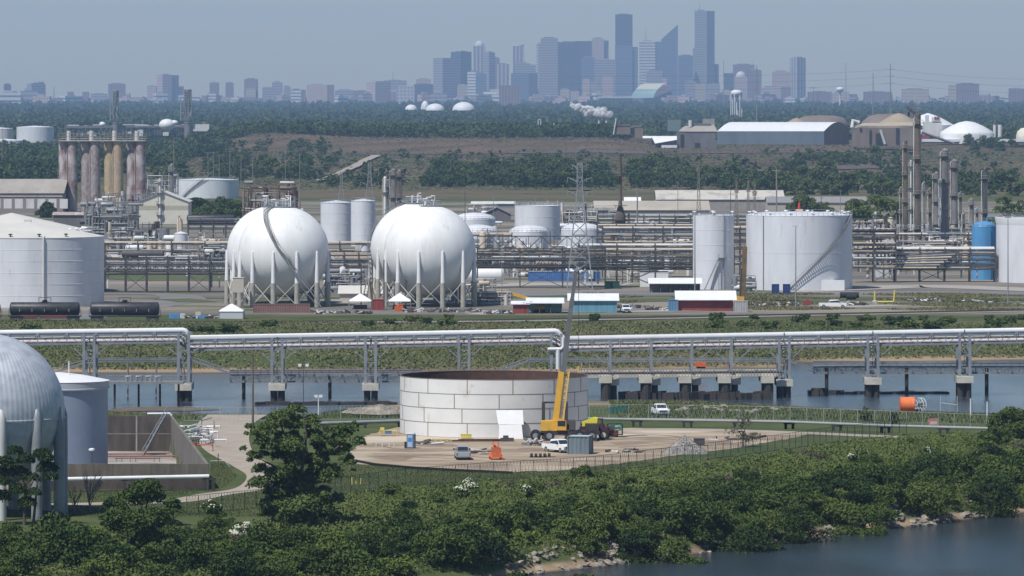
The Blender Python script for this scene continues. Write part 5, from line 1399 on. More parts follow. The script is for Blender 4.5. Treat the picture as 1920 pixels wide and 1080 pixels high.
rv = random.Random(21); vp = []; vk = []; WR_ = mat("white_sheet_roof", (.74, .75, .76), (.66, .66, .66), scale=.4, rough=.5)
for j, m_ in enumerate((WHITE_D, STEEL, TANP)):
    T = thing("plant_vessel", "small upright vessel standing among the pipe racks", "vessel", group="small upright vessels among the pipe racks")
    MB().lathe([(.9, .8), (.9, 4.6 + j), (.6, 5.2 + j), (.1, 5.4 + j)], n=16).build("shell", m_, T); MB().beam((-.7, 0, 0), (-.7, 0, 1), .2).beam((.7, 0, 0), (.7, 0, 1), .2).tube([(0, 0, 5.2 + j), (0, 0, 6 + j), (1.8, 0, 6 + j), (1.8, 0, 0)], .12, 6).build("leg_and_pipe", STEEL_M, T); vp.append((T, list(T.children)))
for j in range(3):
    T = thing("plant_kit", ("small pale hut", "short drum on legs", "low pipe hoop")[j] + " standing among the pipe racks", ("hut", "drum", "pipe")[j], group=("small pale huts among the pipe racks", "short drums among the pipe racks", "low pipe hoops among the pipe racks")[j])
    if j == 0: MB().bx(-1.6, 1.6, -1.2, 1.2, 0, 2.4).build("wall", WHITE_D, T, smooth=False); MB().bx(-1.8, 1.8, -1.4, 1.4, 2.4, 2.55).build("roof", WR_, T, smooth=False)
    elif j == 1: MB().cylx((0, 0, 2), .8, 4.2, 14, .4).build("shell", WHITE2, T); MB().bx(-1.5, -1.2, -.5, .5, 0, 1.4).bx(1.2, 1.5, -.5, .5, 0, 1.4).build("saddle", CONC, T)
    else: MB().tube([(-2.5, 0, 0), (-2.5, 0, 3.2), (2.5, 0, 3.2), (2.5, 0, 0)], .2, 8).tube([(-1.8, .8, 0), (-1.8, .8, 2.2), (3, .8, 2.2), (3, .8, 0)], .16, 8).build("pipe", WHITE_D, T); MB().beam((0, 0, 0), (0, 0, 3.1), .15).build("support", STEEL_D, T)
    vk.append((T, list(T.children)))
for i in range(150):
    z_ = rv.choice([(196, 425, 455, 510), (196, 425, 455, 510), (620, 695, 470, 560), (895, 1060, 430, 500), (895, 1298, 430, 530), (1060, 1298, 450, 530), (1600, 1860, 450, 520), (1600, 1820, 440, 510), (760, 960, 400, 430), (1120, 1240, 400, 440)]); px, py = rv.uniform(*z_[:2]), rv.uniform(*z_[2:])
    T, chs = vk[i % 3]
    if i >= 3:
        c = T.copy(); COL.objects.link(c)
        for k_ in chs: d = k_.copy(); COL.objects.link(d); d.parent = c
        T = c
    place(T, G(px, py), rv.uniform(-.4, .4), rv.uniform(.6, 1.2))
for i in range(84):
    z_ = rv.choice([(196, 425, 455, 535), (620, 695, 470, 548), (895, 1298, 430, 530), (895, 1298, 450, 530), (1600, 1860, 450, 520), (1600, 1820, 440, 510)]); px, py = rv.uniform(*z_[:2]), rv.uniform(*z_[2:])
    T, chs = vp[i % 3]
    if i >= 3:
        c = T.copy(); COL.objects.link(c)
        for k_ in chs: d = k_.copy(); COL.objects.link(d); d.parent = c
        T = c
    place(T, G(px, py), rv.uniform(0, 6), rv.uniform(.5, 1.15))

# ================================================================ columns and stacks
def column(label, px, base, top, wpx, m=STEEL_M, seed=1, plats=3, name="process_column", cap=True, pipe=True, r2=None, cat="column"):
    Y = YG(base); k = Y / F; h = ZP(top, Y); r = wpx * k / 2 * (.8 if px > 1680 else 1); T = thing(name, label, cat, (XP(px, Y), Y, 0)); rr = random.Random(seed)
    prof = [(r, 0), (r2 or r, h)] if not cap else [(r * 1.15, 0), (r * 1.15, h * .3), (r, h * .34), (r2 or r, h - r * .6), ((r2 or r) * .6, h - r * .15), (.05, h)]
    MB().lathe(prof, n=20, cap1=not cap or True).build("shell", m, T)
    mb = MB()
    for i in range(plats):
        z = h * (i + .8) / (plats + .1); z = min(z, h - .5); q = r + .9
        mb.lathe([(r, z), (q, z), (q, z + .12), (r, z + .12)], n=16)
        mb.tube([(q*math.cos(2*PI*t/16), q*math.sin(2*PI*t/16), z + 1.1) for t in range(17)], .05, 4)
        for t in range(0, 16, 2): mb.beam((q*math.cos(2*PI*t/16), q*math.sin(2*PI*t/16), z), (q*math.cos(2*PI*t/16), q*math.sin(2*PI*t/16), z + 1.1), .07)
    if mb.v: mb.build("platform", STEEL_M, T, smooth=False)
    if pipe:
        mb = MB(); mb.tube([(-r - .35, -.3, 0), (-r - .35, -.3, h * .96), (0, 0, h * .99 + .3)], max(.10, r * .14), 8)
        mb.build("downpipe", TANP if seed % 2 else WHITE_D, T)
        mb = MB()
        for x in (r * .35, r * .35 + .45): mb.beam((x, -r - .25, 1), (x, -r - .25, h * .95), .06)
        for z in np.arange(1.5, h * .95, .9): mb.beam((r * .35, -r - .25, z), (r * .35 + .45, -r - .25, z), .05)
        mb.build("ladder", STEEL, T, smooth=False)
    return T
STK = mat("sooty_stack_steel", (.075, .066, .060), (.165, .125, .095), scale=.5, rough=.85, stretch=(1, 1, .3))
STKG = mat("dull_grey_column_steel", (.21, .21, .215), (.135, .12, .115), scale=.5, rough=.8, stretch=(1, 1, .4))
column("thin rusty stack left of the tallest right hand stack", 1698, 470, 262, 8, STK, 1, 4)
column("tallest sooty stack at the right with tan pipe alongside", 1721, 482, 212, 14, STK, 2, 4)
column("grey column with tan cap right of the tallest stack", 1756, 455, 322, 13, STKG, 3, 3)
column("tall grey process column with thin top", 1772, 480, 278, 17, STKG, 4, 4)
column("grey column with domed pipe top", 1790, 462, 298, 15, STKG, 5, 3)
column("black stack standing behind the bright blue tank", 1847, 450, 316, 12, STEEL_D, 6, 2, cap=False, name="stack", cat="stack")
column("short grey column left of the black stack", 1822, 455, 372, 9, STKG, 7, 2)
column("slim brown column with curled lamp left of the blue tank", 1807, 470, 400, 6, STK, 8, 1)
column("grey column left of the right sphere pair", 738, 445, 316, 10, STKG, 9, 3)
column("darker column with platform beside the grey column left of the right spheres", 749, 442, 319, 10, STK, 10, 3)
column("slim white column left of the right sphere pair", 722, 440, 331, 6, WHITE_D, 11, 1)
for i_, (px, b, t_, w_, lab) in enumerate(((1733, 470, 340, 5, "thin pipe like column right of the tallest stack"), (1744, 462, 352, 7, "short slim column left of the tan capped column"), (1764, 458, 334, 5, "slim column squeezed between the two grey columns"), (1781, 460, 320, 5, "thin riser beside the tall thin topped column"), (1801, 458, 360, 6, "short column right of the domed pipe top column"), (1708, 465, 300, 4, "thin riser left of the tallest stack"), (1832, 452, 390, 6, "small column left of the black stack's foot"), (1690, 468, 350, 4, "thin riser left of the rusty stack"), (1642, 455, 398, 5, "small riser among the tall dark rack"), (728, 440, 336, 5, "thin riser beside the slim white column"), (1098, 440, 380, 4, "small riser right of the pylon"), (300, 420, 335, 5, "grey riser left of the gable building's roof"), (322, 410, 307, 7, "white capped column above the gable building"))):
    column(lab, px, b, t_, w_, (STKG, STK, WHITE_D)[i_ % 3], 30 + i_, 2 + i_ % 3)
def flare():
    Y = YG(458); k = Y / F; T = thing("flare_stack", "sooty flare stack with bulging dark base in the plant centre", "stack", (XP(1163, Y), Y, 0)); z = lambda p: ZP(p, Y)
    MB().lathe([(8*k, 0), (8*k, z(432)), (10*k, z(415)), (10*k, z(404)), (6.5*k, z(396)), (4*k, z(388)), (3.2*k, z(375)), (2.6*k, z(292)), (3.4*k, z(289))], n=18).build("shell", STK, T)
    mb = MB()
    for p in (413, 386, 330): mb.lathe([(3*k, z(p)), (13*k, z(p)), (13*k, z(p)+.15), (3*k, z(p)+.15)], n=14)
    for a in range(6): mb.beam((11*k*math.cos(a), 11*k*math.sin(a), z(432)), (5*k*math.cos(a), 5*k*math.sin(a), z(388)), .2)
    mb.build("platform", STEEL_D, T)
    MB().tube([(4*k, 0, z(412)), (16*k, 0, z(412)), (16*k, 0, z(400))], .35, 8).build("duct", STEEL_D, T)
flare()
SILOB = mat("faded_brown_red_silo_paint", (.33, .27, .26), (.17, .10, .09), scale=1.1, rough=.85, stretch=(1, 1, .5), lo=.36, hi=.62, detail=9, col3=(.42, .38, .38), s3=.3)
SILOG = mat("pinkish_grey_silo_paint", (.36, .33, .33), (.20, .13, .115), scale=1.1, rough=.85, stretch=(1, 1, .5), lo=.4, hi=.66, detail=9)
SILOY = mat("ochre_streaked_silo_paint", (.50, .38, .20), (.30, .25, .21), scale=1.1, rough=.85, stretch=(1, 1, .5), lo=.36, hi=.62, detail=9)
for lab, a, b, m_ in (("leftmost of the four tall silos, dark reddish brown", 110, 145, SILOB), ("second silo from the left, pinkish grey with rust", 152, 188, SILOG),
                      ("third silo from the left, ochre yellow with streaks", 195, 231, SILOY), ("rightmost of the four tall silos, brown red and grey", 237, 273, SILOB)):
    Y = YG(398); k = Y / F; T = thing("silo", lab, "silo", (XP((a + b) / 2, Y), Y, 0)); r = (b - a) / 2 * k
    h = ZP(264, Y)
    for s in (-1, 1):
        MB().lathe([(r * .6, 0), (r * .6, h)], (s * r * .42, -.2 * s * r, 0), 28).build("barrel", m_, T)
    mb = MB(); mb.bx(-r * 1.05, r * 1.05, -r * .8, r * .8, h - .3, h + .1)
    for z in (.9, 1.8, 3.0): mb.beam((-r, -r * .8, h + z), (r, -r * .8, h + z), .14); mb.beam((-r, r * .8, h + z), (r, r * .8, h + z), .14)
    for x in np.linspace(-r, r, 6): mb.beam((x, -r * .8, h), (x, -r * .8, h + 3), .14); mb.beam((x, r * .8, h), (x, r * .8, h + 3), .14)
    mb.build("top_frame", mat("brownish_frame", (.26, .21, .17), rough=.8), T, smooth=False)
    MB().cyl((r * .1, 0, h), r * .24, 4.2, 10).build("filter_drum", WHITE_D, T); MB().tube([(0, -r * .6, 0), (0, -r * .6, h)], .25, 6).build("downpipe", RUST, T)
T = thing("catwalk", "thin pale catwalk linking the tops of the four silos", "catwalk", (0, 0, 0)); Y = YG(398) - 3.5
MB().beam((XP(112, Y), Y, ZP(264, Y)), (XP(272, Y), Y, ZP(264, Y)), .9, .25).beam((XP(112, Y), Y, ZP(260, Y)), (XP(272, Y), Y, ZP(260, Y)), .1).build("deck", WHITE_D, T)

# ================================================================ buildings in the plant
def shed(label, px0, px1, base, eave, ridge, wallm, roofm, depth=12, rz=0.0, openf=False, name="shed", over=.5, ridge_along='x', door=None, z0=0.0, wins=0, stripes=None, cat="building", posts=0):
    "px span of the camera side wall; eave and ridge rows"
    Y = YG(base, z0); k = Y / F; L = (px1 - px0) * k; he = ZP(eave, Y) - z0; 
    T = thing(name, label, cat, (XP((px0 + px1) / 2, Y), Y + 0, z0), rz)
    if ridge_along == 'x':
        hr = ZP(ridge, Y + depth / 2) - z0
        prof = [(-.01, 0), (-.01, he), (depth / 2, hr), (depth, he), (depth, 0)]
        n = len(prof); vs = [(x, y, z) for x in (-L/2, L/2) for y, z in prof]
        if openf:
            mb = MB(); 
            for i in range((posts or 4) + 1):
                x = -L/2 + .15 + (L - .3) * i / (posts or 4); mb.beam((x, .1, 0), (x, .1, he), .22); mb.beam((x, depth - .1, 0), (x, depth - .1, he), .22)
            mb.build("post", STEEL_D, T); MB().bx(-L/2, L/2, depth - .05, depth, 0, he).build("rear_wall", wallm, T, smooth=False)
        else:
            MB().add(vs, [tuple(range(n))[::-1], tuple(range(n, 2*n)), (0, 1, n+1, n), (n-1, 2*n-1, 2*n-2, n-2)]).build("wall", wallm, T, smooth=False)
        t = .12
        rf = MB()
        for ya, yb in ((-over, depth/2), (depth + over, depth/2)):
            za = he - (hr - he) * over / (depth / 2)
            rf.add([(-L/2-over, ya, za+t), (L/2+over, ya, za+t), (L/2+over, yb, hr+t), (-L/2-over, yb, hr+t), (-L/2-over, ya, za), (L/2+over, ya, za), (L/2+over, yb, hr), (-L/2-over, yb, hr)],
                   [(0,1,2,3), (7,6,5,4), (0,4,5,1), (1,5,6,2), (2,6,7,3), (3,7,4,0)])
        rf.build("roof", roofm, T, smooth=False)
    else:
        hr = ZP(ridge, Y) - z0
        MB().prism([(-L/2, 0), (-L/2, he), (0, hr), (L/2, he), (L/2, 0)][::-1], 0, depth).build("wall", wallm, T, smooth=False)
        t = .12; rf = MB()
        for s in (-1, 1):
            zo = he - (hr - he) * over / (L/2)
            rf.add([(s*(L/2+over), -over, zo+t), (0, -over, hr+t), (0, depth+over, hr+t), (s*(L/2+over), depth+over, zo+t), (s*(L/2+over), -over, zo), (0, -over, hr), (0, depth+over, hr), (s*(L/2+over), depth+over, zo)],
                   [(0,1,2,3), (7,6,5,4), (0,4,5,1), (1,5,6,2), (2,6,7,3), (3,7,4,0)])
        rf.build("roof", roofm, T, smooth=False)
    for d in (door or []):
        a, b, h = d; MB().bx(a * L - L/2, b * L - L/2, -.05, -.012, 0.02, he * h).build("door", SHED_D, T, smooth=False)
    if wins:
        for i in range(wins):
            x = -L/2 + L * (i + .5) / wins; MB().bx(x - L/wins*.25, x + L/wins*.25, -.04, -.012, he*.45, he*.75).build("window", GLASSD, T, smooth=False)
    for st in (stripes or []):
        MB().bx(-L/2 + .02, L/2 - .02, -.03, -.012, he * st[0], he * st[1]).build("stripe", st[2], T, smooth=False)
    return T
WR = mat("white_sheet_roof", (.74, .75, .76), (.66, .66, .66), scale=.4, rough=.5)
shed("tall cream gable building with a tan stripe beside the silos", 259, 353, 420, 378, 360, CREAM, CREAMR, 22, ridge_along='y', stripes=[(.62, .82, TANB)], name="gable_building", z0=0)
shed("white roofed shed with faded teal corrugated wall beside the crane boom", 1068, 1157, 586, 563, 551, TEALP, WR, 9)
shed("small red roofless looking shed with low white roof left of the teal shed", 962, 990, 588, 570, 565, RED, WR, 5, name="shed")
shed("open white roofed shelter between the red shed and the teal shed", 990, 1054, 588, 568, 559, mat("teal_panel", (.25, .42, .42), rough=.7), WR, 8, openf=True, posts=3, name="shelter")
shed("white roofed shed over a long red container left of the excavator", 1273, 1374, 583, 560, 546, RED, WR, 8, over=.9)
shed("open shelter with white roof in front of the slim upright tank", 1219, 1313, 549, 531, 522, STEEL_M, WR, 7, openf=True, posts=5, name="shelter")
shed("plain white box building left of the open shelter", 1200, 1253, 538, 512, 509, WHITE2, WHITE2, 6, over=.05, name="box_building")
shed("beige sheet building between the sphere pairs behind the tents", 637, 749, 562, 550, 536, mat("beige_sheet", (.50, .47, .42), (.44, .41, .37), rough=.8), CREAMR, 14)
shed("long grey building with pale roof at the left behind the silos", -60, 118, 400, 362, 336, mat("greyish_brown_siding", (.27, .235, .21), (.21, .18, .165), scale=.1, rough=.85), ROOFG, 40, wins=0, name="long_building")
T_ = bpy.data.objects["long_building"]; k_ = YG(400) / F
for i in range(9): MB().bx(-85*k_ + i*21*k_, -85*k_ + (i*21 + 15)*k_, -.06, -.012, ZP(391, YG(400)), ZP(373, YG(400))).build("roller_door", WHITE_D, T_, smooth=False)
MB().bx(-88*k_, 88*k_, -.3, -.02, ZP(368.5, YG(400)), ZP(367, YG(400))).build("gutter", WHITE_D, T_, smooth=False)
shed("long pale roofed warehouse with rows of roof vents", 1232, 1470, 392, 374, 357, mat("pale_grey_siding", (.33, .31, .28), (.26, .24, .22), rough=.85), mat("bleached_sheet_roof", (.50, .47, .41), (.33, .31, .28), scale=.15, rough=.85, lo=.5, hi=.65), 36, name="warehouse")
shed("wide tan roofed warehouse behind the dark flare", 1116, 1330, 410, 394, 377, MATS["pale_grey_siding"], mat("tan_sheet_roof", (.43, .39, .32), (.36, .32, .27), scale=.1, rough=.85), 40, name="warehouse")
shed("long low grey roofed building right of the vented warehouse", 1440, 1625, 396, 380, 369, mat("cream_block_wall", (.40, .37, .31), rough=.85), mat("grey_sheet_roof", (.27, .26, .26), (.22, .21, .21), rough=.85), 26, name="long_building")
shed("small grey gable house behind the right spheres", 905, 958, 415, 402, 389, SHED_D, STEEL_M, 14, ridge_along='y', name="gable_house")
shed("low white flat building row behind the right spheres", 885, 965, 388, 382, 378, STEEL, WHITE_D, 10, name="flat_building")
shed("tiny red and white shed beside the lattice pylon base", 1172, 1200, 386, 376, 370, mat("pinkish_red_siding", (.45, .20, .17), rough=.8), WR, 6, name="shed")
shed("low grey roofed building behind the blue tank at the right", 1590, 1745, 448, 428, 421, MATS["grey_sheet_roof"], MATS["grey_sheet_roof"], 18, name="long_building")
shed("rusty red roofed long low wall building at the left silos' feet", 100, 160, 430, 403, 398, SHED_D, RUST_P, 10, name="flat_building")
container("long faded red brown container in front of the left sphere pair", G(528, 586), R(1), (13.0, 2.4, 2.0), mat("faded_red_brown_paint", (.24, .13, .11), (.18, .11, .10), scale=.8, rough=.8))
container("stacked dark red container beside the left white tent", G(709, 581), R(0), (2.6, 2.4, 2.5), RED)
container("grey container with a purple mark at the right end of the red shed", G(1389, 585), R(-4), (3.2, 2.4, 2.6), mat("pale_grey_paint", (.38, .38, .38), (.32, .32, .32), rough=.7))
container("small blue container at the left end of the red shed", G(1262, 583), R(4), (1.9, 2.4, 2.7), mat("dull_blue_paint", (.10, .22, .34), rough=.7))
container("deep blue container under the latticed pipe bridge", G(1022, 527), R(1), (9, 2.4, 2.6), BLUE)
container("short deep blue container right of the long blue one", G(1066, 527), R(-1), (4, 2.4, 2.6), BLUE)
container("dark green container under the pipe bridge by the road", G(1148, 541), R(0), (3.6, 2.4, 1.9), mat("dark_green_paint", (.02, .07, .055), rough=.6))
container("deep blue container behind the pylon legs", G(1108, 527), R(0), (5.0, 2.4, 2.6), BLUE)
container("dark blue upright bin left of the widest tank's foot", G(1454, 552), R(0), (1.7, 1.7, 2.6), mat("navy_paint", (.03, .05, .16), rough=.6), cat="bin", name="upright_bin")
container("dark blue upright bin right of its twin at the widest tank's foot", G(1475, 552), R(0), (1.7, 1.7, 2.6), MATS["navy_paint"], cat="bin", name="upright_bin")
T = thing("pressure_drum", "long white horizontal drum right of the sphere pairs", "drum", (XP(905, YG(532)), YG(532), 0)); MB().cylx((0, 0, ZP(515, YG(532))), 1.9, 9.5, 24, 1.2).build("shell", WHITE2, T); MB().bx(-3.4, -2.8, -1, 1, 0, 3).bx(2.8, 3.4, -1, 1, 0, 3).build("saddle", CONC, T)
for lab, px, py, L, rr_ in (("tan horizontal drum seen between the sphere pairs, left one", 643, 512, 6, 1.2), ("tan horizontal drum seen between the sphere pairs, right one", 682, 512, 5, 1.2), ("long dark horizontal drum on the left pipe rack", 268, 505, 11, 1.1)):
    Y = YG(py); T = thing("pressure_drum", lab, "drum", (XP(px, Y), Y, 0)); MB().cylx((0, 0, 4.4), rr_, L, 20, .7).build("shell", STEEL_D if "dark" in lab else TANP, T); MB().bx(-L/3 - .2, -L/3 + .2, -.8, .8, 0, 3.6).bx(L/3 - .2, L/3 + .2, -.8, .8, 0, 3.6).build("saddle", STEEL_M, T)

def tent(label, px, base, eave, peak, wpx, sides=False):
    Y = YG(base); k = Y / F; w = wpx * k / 2; he, hp = ZP(eave, Y), ZP(peak, Y + w); T = thing("tent", label, "tent", (XP(px, Y), Y + w, 0))
    vs = [(-w, -w, he), (w, -w, he), (w, w, he), (-w, w, he), (-w, -w, he - .25), (w, -w, he - .25), (w, w, he - .25), (-w, w, he - .25), (0, 0, hp)]
    mb = MB(); mb.add(vs, [(0, 1, 8), (1, 2, 8), (2, 3, 8), (3, 0, 8), (0, 4, 5, 1), (1, 5, 6, 2), (2, 6, 7, 3), (3, 7, 4, 0)]); mb.build("canopy", TARP, T, smooth=False)
    mb = MB()
    for x in (-w, w):
        for y in (-w, w): mb.beam((x, y, 0), (x, y, he), .12)
    mb.build("pole", STEEL, T)
    if sides:
        mb = MB(); mb.bx(-w + .1, w - .1, -w + .1, w - .1, .05, he - .3); mb.build("side_wall", mat("grey_tent_side", (.50, .52, .54), rough=.85), T, smooth=False)
    else:
        mb = MB(); mb.bx(-w * .6, w * .6, -w*.3, w * .8, .05, he * .45); mb.build("table", STEEL_D, T, smooth=False)
tent("small white closed tent beside the left sphere pair's leftmost legs", 433, 599, 583, 569, 46, True)
tent("white peaked tent left of the one with orange goods", 675, 580, 564, 550, 42)
tent("white peaked tent over orange goods in front of the right spheres", 749, 580, 564, 549, 42)
T = thing("goods_pile", "bright orange goods stacked under the right hand white tent", "goods", G(748, 583)); MB().box((0, 0, .6), (1.9, 1, 1.1), .2).build("crate", ORANGE, T); MB().box((.2, 0, 1.3), (1.2, .8, .3), .5).build("cover", ORANGE, T)
T = thing("cabin_on_legs", "small beige cabin raised on legs at the left sphere pair", "cabin", (XP(447, 1345), 1345, 0)); MB().bx(-1.3, 1.3, -1, 1, ZP(548, 1345), ZP(521, 1345)).build("cabin", mat("beige_cabin", (.50, .44, .37), rough=.8), T, smooth=False)
mb = MB(); 
for x in (-1.1, 1.1):
    for y in (-.8, .8): mb.beam((x, y, 0), (x, y, ZP(548, 1345)), .15)
mb.build("leg", STEEL_M, T); MB().bx(-1.4, 1.4, -1.1, 1.1, ZP(521, 1345), ZP(521, 1345) + .12).build("roof", CREAMR, T)
for i, (lab, x, y) in enumerate((("tall rusty pole left of the left white tent", 677, 487), ("dark pole behind the left white tent", 698, 487), ("dark pole right of the red container", 720, 487), ("brown pole beside the right white tent", 739, 486), ("dark pole in front of the right sphere pair", 761, 488), ("dark pole nearest the front right sphere's braces", 780, 486))):
    Y = YG(576 - i % 2 * 3); o = MB().tube([(0, 0, 0), (0, 0, ZP(y, Y))], .17, 8, .13).build("pole", WOOD if i % 2 else STEEL_D, loc=(XP(x, Y), Y, 0)); tag(o, lab, "pole")

# ================================================================ rail tank cars
def tank_car(label, px0, px1, py):
    Y = YG(py); k = Y / F; L = (px1 - px0) * k; T = thing("tank_car", label, "rail car", (XP((px0 + px1) / 2, Y), Y, .35))
    MB().cylx((0, 0, 2.75), 1.45, L - 1.8, 28, .45).build("tank", BLACKP, T)
    MB().bx(-L/2 + .2, L/2 - .2, -1.0, 1.0, 1.0, 1.22).build("underframe", BLACKP, T)
    mb = MB(); mb.cyl((0, 0, 4.1), .55, .6, 14); mb.bx(-.9, .9, -.6, .6, 4.25, 4.32); mb.build("dome", BLACK, T)
    mb = MB()
    for x in (-1.3, 1.3):
        for y in (-.9, .9): mb.beam((x, y, 4.0), (x, y, 5.2), .07)
    for y in (-.9, .9): mb.beam((-1.3, y, 5.2), (1.3, y, 5.2), .07)
    for x in (-L/2 + .3, L/2 - .3):
        for y in (-1.1, 1.1): mb.beam((x, y, 1.1), (x, y, 2.5), .06)
        mb.beam((x, -1.1, 2.5), (x, 1.1, 2.5), .06)
    mb.build("handrail", STEEL_D, T)
    for s in (-1, 1):
        bg = MB().bx(s * (L/2 - 2) - 1.4, s * (L/2 - 2) + 1.4, -.85, .85, .5, .95).build("bogie", STEEL_D, T)
        for d in (-.9, .9):
            w_ = MB(); c = (s * (L/2 - 2) + d, 0, .45)
            for y in (-.78, .78):
                w_.add([(c[0] + .45*math.cos(2*PI*q/16), y + t, c[2] + .45*math.sin(2*PI*q/16)) for t in (-.06, .06) for q in range(16)], [tuple(range(16)), tuple(range(16, 32))[::-1]] + [(q, q+16, (q+1)%16+16, (q+1)%16) for q in range(16)])
            w_.build("wheel", STEEL_D, bg)
    mb = MB()
    for x in np.linspace(-L*.33, L*.33, 5): mb.bx(x - .03, x + .03, -1.49, -1.44, 2.1, 2.8)
    mb.build("marking", WHITE_D, T, smooth=False)
tank_car("black rail tank car in front of the huge cream roofed tank", 14, 154, 605)
tank_car("black rail tank car with its right end by the blue container", 165, 303, 605)
tank_car("black rail tank car cut off by the left edge", -138, 5, 605)
T = thing("red_pipes", "faded red pipes lying behind the first black tank car", "pipes", G(82, 598)); MB().cylx((-3.5, 0, .5), .38, 4).cylx((2.2, 0, .5), .38, 6).build("pipe", mat("faded_pinkish_red", (.45, .14, .14), rough=.7), T); MB().bx(-5, 5, -.3, .3, 0, .12).build("bearer", WOOD, T)
T = thing("rail_track", "two steel rails on sleepers in front of the plant", "rail track", (0, 0, 0)); rl, slp = MB(), MB()
RP = [(-100, 607), (400, 605), (900, 602), (1200, 597), (1500, 591), (1960, 582)]
for i in range(len(RP) - 1):
    a, b = Vector(G(*RP[i])), Vector(G(*RP[i+1])); d = (b - a).normalized(); nn = Vector((-d.y, d.x, 0))
    for s in (-.72, .72): rl.beam(a + nn*s + Vector((0,0,.28)), b + nn*s + Vector((0,0,.28)), .09, .16)
    n = int((b - a).length / .8)
    for k in range(n): c = a.lerp(b, k/n); slp.beam(c - nn*1.3 + Vector((0,0,.14)), c + nn*1.3 + Vector((0,0,.14)), .22, .12)
rl.build("rail", mat("rail_steel", (.13, .11, .10), rough=.5, metal=.4), T, smooth=False); slp.build("sleeper", TIMBER, T, smooth=False)
T = thing("storage_cabinet", "bright blue small container right of the tank cars", "container", G(327, 598)); MB().bx(-1.2, 1.2, -.6, .6, 0, 1.1).build("body", BLUE2, T); MB().bx(1.3, 2.4, -.6, .6, 0, 1.2).build("side_box", WHITE_D, T)
T = thing("storage_cabinet", "second bright blue cabinet beside the closed white tent", "container", G(374, 598)); MB().bx(-1.3, 1.3, -.5, .5, 0, .8).build("body", BLUE2, T); MB().bx(-.9, .3, -.4, .4, .82, 1.6).build("top_box", TANP, T)

# excavator, black pipes, yellow pipe stands, scrap heap
def excavator():
    T = thing("telescopic_crane", "yellow and black upright boom machine beside the slim and widest tanks", "crane", G(1392, 574)); k = YG(574) / F
    MB().bx(-2.4, .4, -1.2, 1.2, .9, 2.3).build("body", YELLOW, T); MB().bx(-2.6, 1.6, -1.4, 1.4, .1, .9).build("track", BLACK, T)
    MB().beam((.2, 0, 1.5), (.6, 0, 14.2), 1.1).build("boom", mat("dark_yellow_boom", (.22, .13, .04), (.08, .07, .06), scale=.8, rough=.7), T); MB().tube([(-.6, 0, 1.5), (-.3, 0, 9)], .25, 8).build("lift_cylinder", STEEL_D, T)
excavator()
T = thing("yellow_crane_machine", "small yellow crane lying low behind the open shelter", "crane", G(985, 571)); MB().beam((-3.2, 0, 2.6), (2.2, 0, 1.0), .7).build("boom", YELLOW, T); MB().bx(.5, 2.6, -1, 1, .3, 1.6).build("body", YELLOW, T)
T = thing("digger", "yellow digger parked under the open white roofed shelter", "digger", G(1012, 586)); MB().bx(-1.2, 1.2, -.8, .8, .7, 1.6).build("body", YELLOW, T); MB().beam((.5, 0, 1.5), (-1.0, 0, 2.5), .3).beam((-1.0, 0, 2.5), (-1.9, 0, 1.1), .25).build("arm", YELLOW, T); MB().bx(-1.3, 1.3, -.9, .9, .05, .65).build("track", BLACK, T)
for i, (x, y, L) in enumerate(((1585, 559, 2.6), (1596, 562, 2.4), (1602, 559, 2.2))):
    Y = YG(y); o = MB().cylx((0, 0, .75), .72, L, 20).build("large_pipe_section", BLACK, loc=(XP(x, Y), Y, 0)); tag(o, "%s black pipe section in the short row right of the long bed pickup" % ("left", "middle", "right")[i], "pipe section")
T = thing("pipe_stands", "bright yellow pipe loop standing up from the grass by the apron", "pipe", G(1660, 568)); MB().tube([(-2.5, 0, 2.9), (-2.6, 0, .4), (-2.4, 0, .25), (1.9, 0, .25), (2.1, 0, .4), (2.3, 0, 3.1)], .22, 8).build("pipe", YEL2, T); MB().bx(-3.1, -2.1, -.4, .4, 0, .6).build("footing", WHITE_D, T)
def junk(label, px0, px1, py, n, seed, h=.9):
    r = random.Random(seed); Y = YG(py); T = thing("scrap_pile", label, "scrap", (XP((px0+px1)/2, Y), Y, 0)); w = (px1 - px0) * Y / F / 2
    bl = [MB(), MB(), MB(), MB()]
    for _ in range(n):
        b_ = r.choice(bl); s = r.uniform(.2, .8) * h
        if r.random() < .5: b_.box((r.uniform(-w, w), r.uniform(-4, 4), s/2), (r.uniform(.3, 1.6), r.uniform(.3, 1.2), s), r.uniform(0, 3))
        else: x, y = r.uniform(-w, w), r.uniform(-4, 4); b_.tube([(x, y, .2), (x + r.uniform(-2, 2), y + r.uniform(-1, 1), .2 + s)], r.uniform(.06, .2), 6)
    for b_, m_ in zip(bl, (STEEL_D, RUST, WHITE_D, STEEL_M)):
        if b_.v: b_.build("scrap_piece", m_, T, smooth=False)
junk("scrap heap between the grey container and the red machine", 1405, 1500, 574, 70, 1)
junk("pale scrap and pipes right of the long bed pickup", 1578, 1630, 572, 36, 2)
junk("heap of dark timber sleepers on the far right grass", 1700, 1770, 565, 60, 3, .7)
junk("scattered parts left of the small blue container", 1212, 1258, 581, 36, 4, 1.0)
junk("clutter along the fence left of the closed tent", 340, 415, 597, 46, 5, .9)
junk("clutter of barrels and boxes under the right spheres", 760, 900, 585, 80, 6, .9)
junk("clutter behind the long red brown container", 590, 700, 588, 50, 7, 1.0)
junk("clutter of pipes behind the red shed and spheres", 905, 960, 588, 30, 8, .9)
junk("low clutter beside the far right grass fence", 1800, 1870, 566, 26, 9, .5)
junk("old parts dumped beside the white facing pickup", 1155, 1215, 577, 24, 10, 1.0)
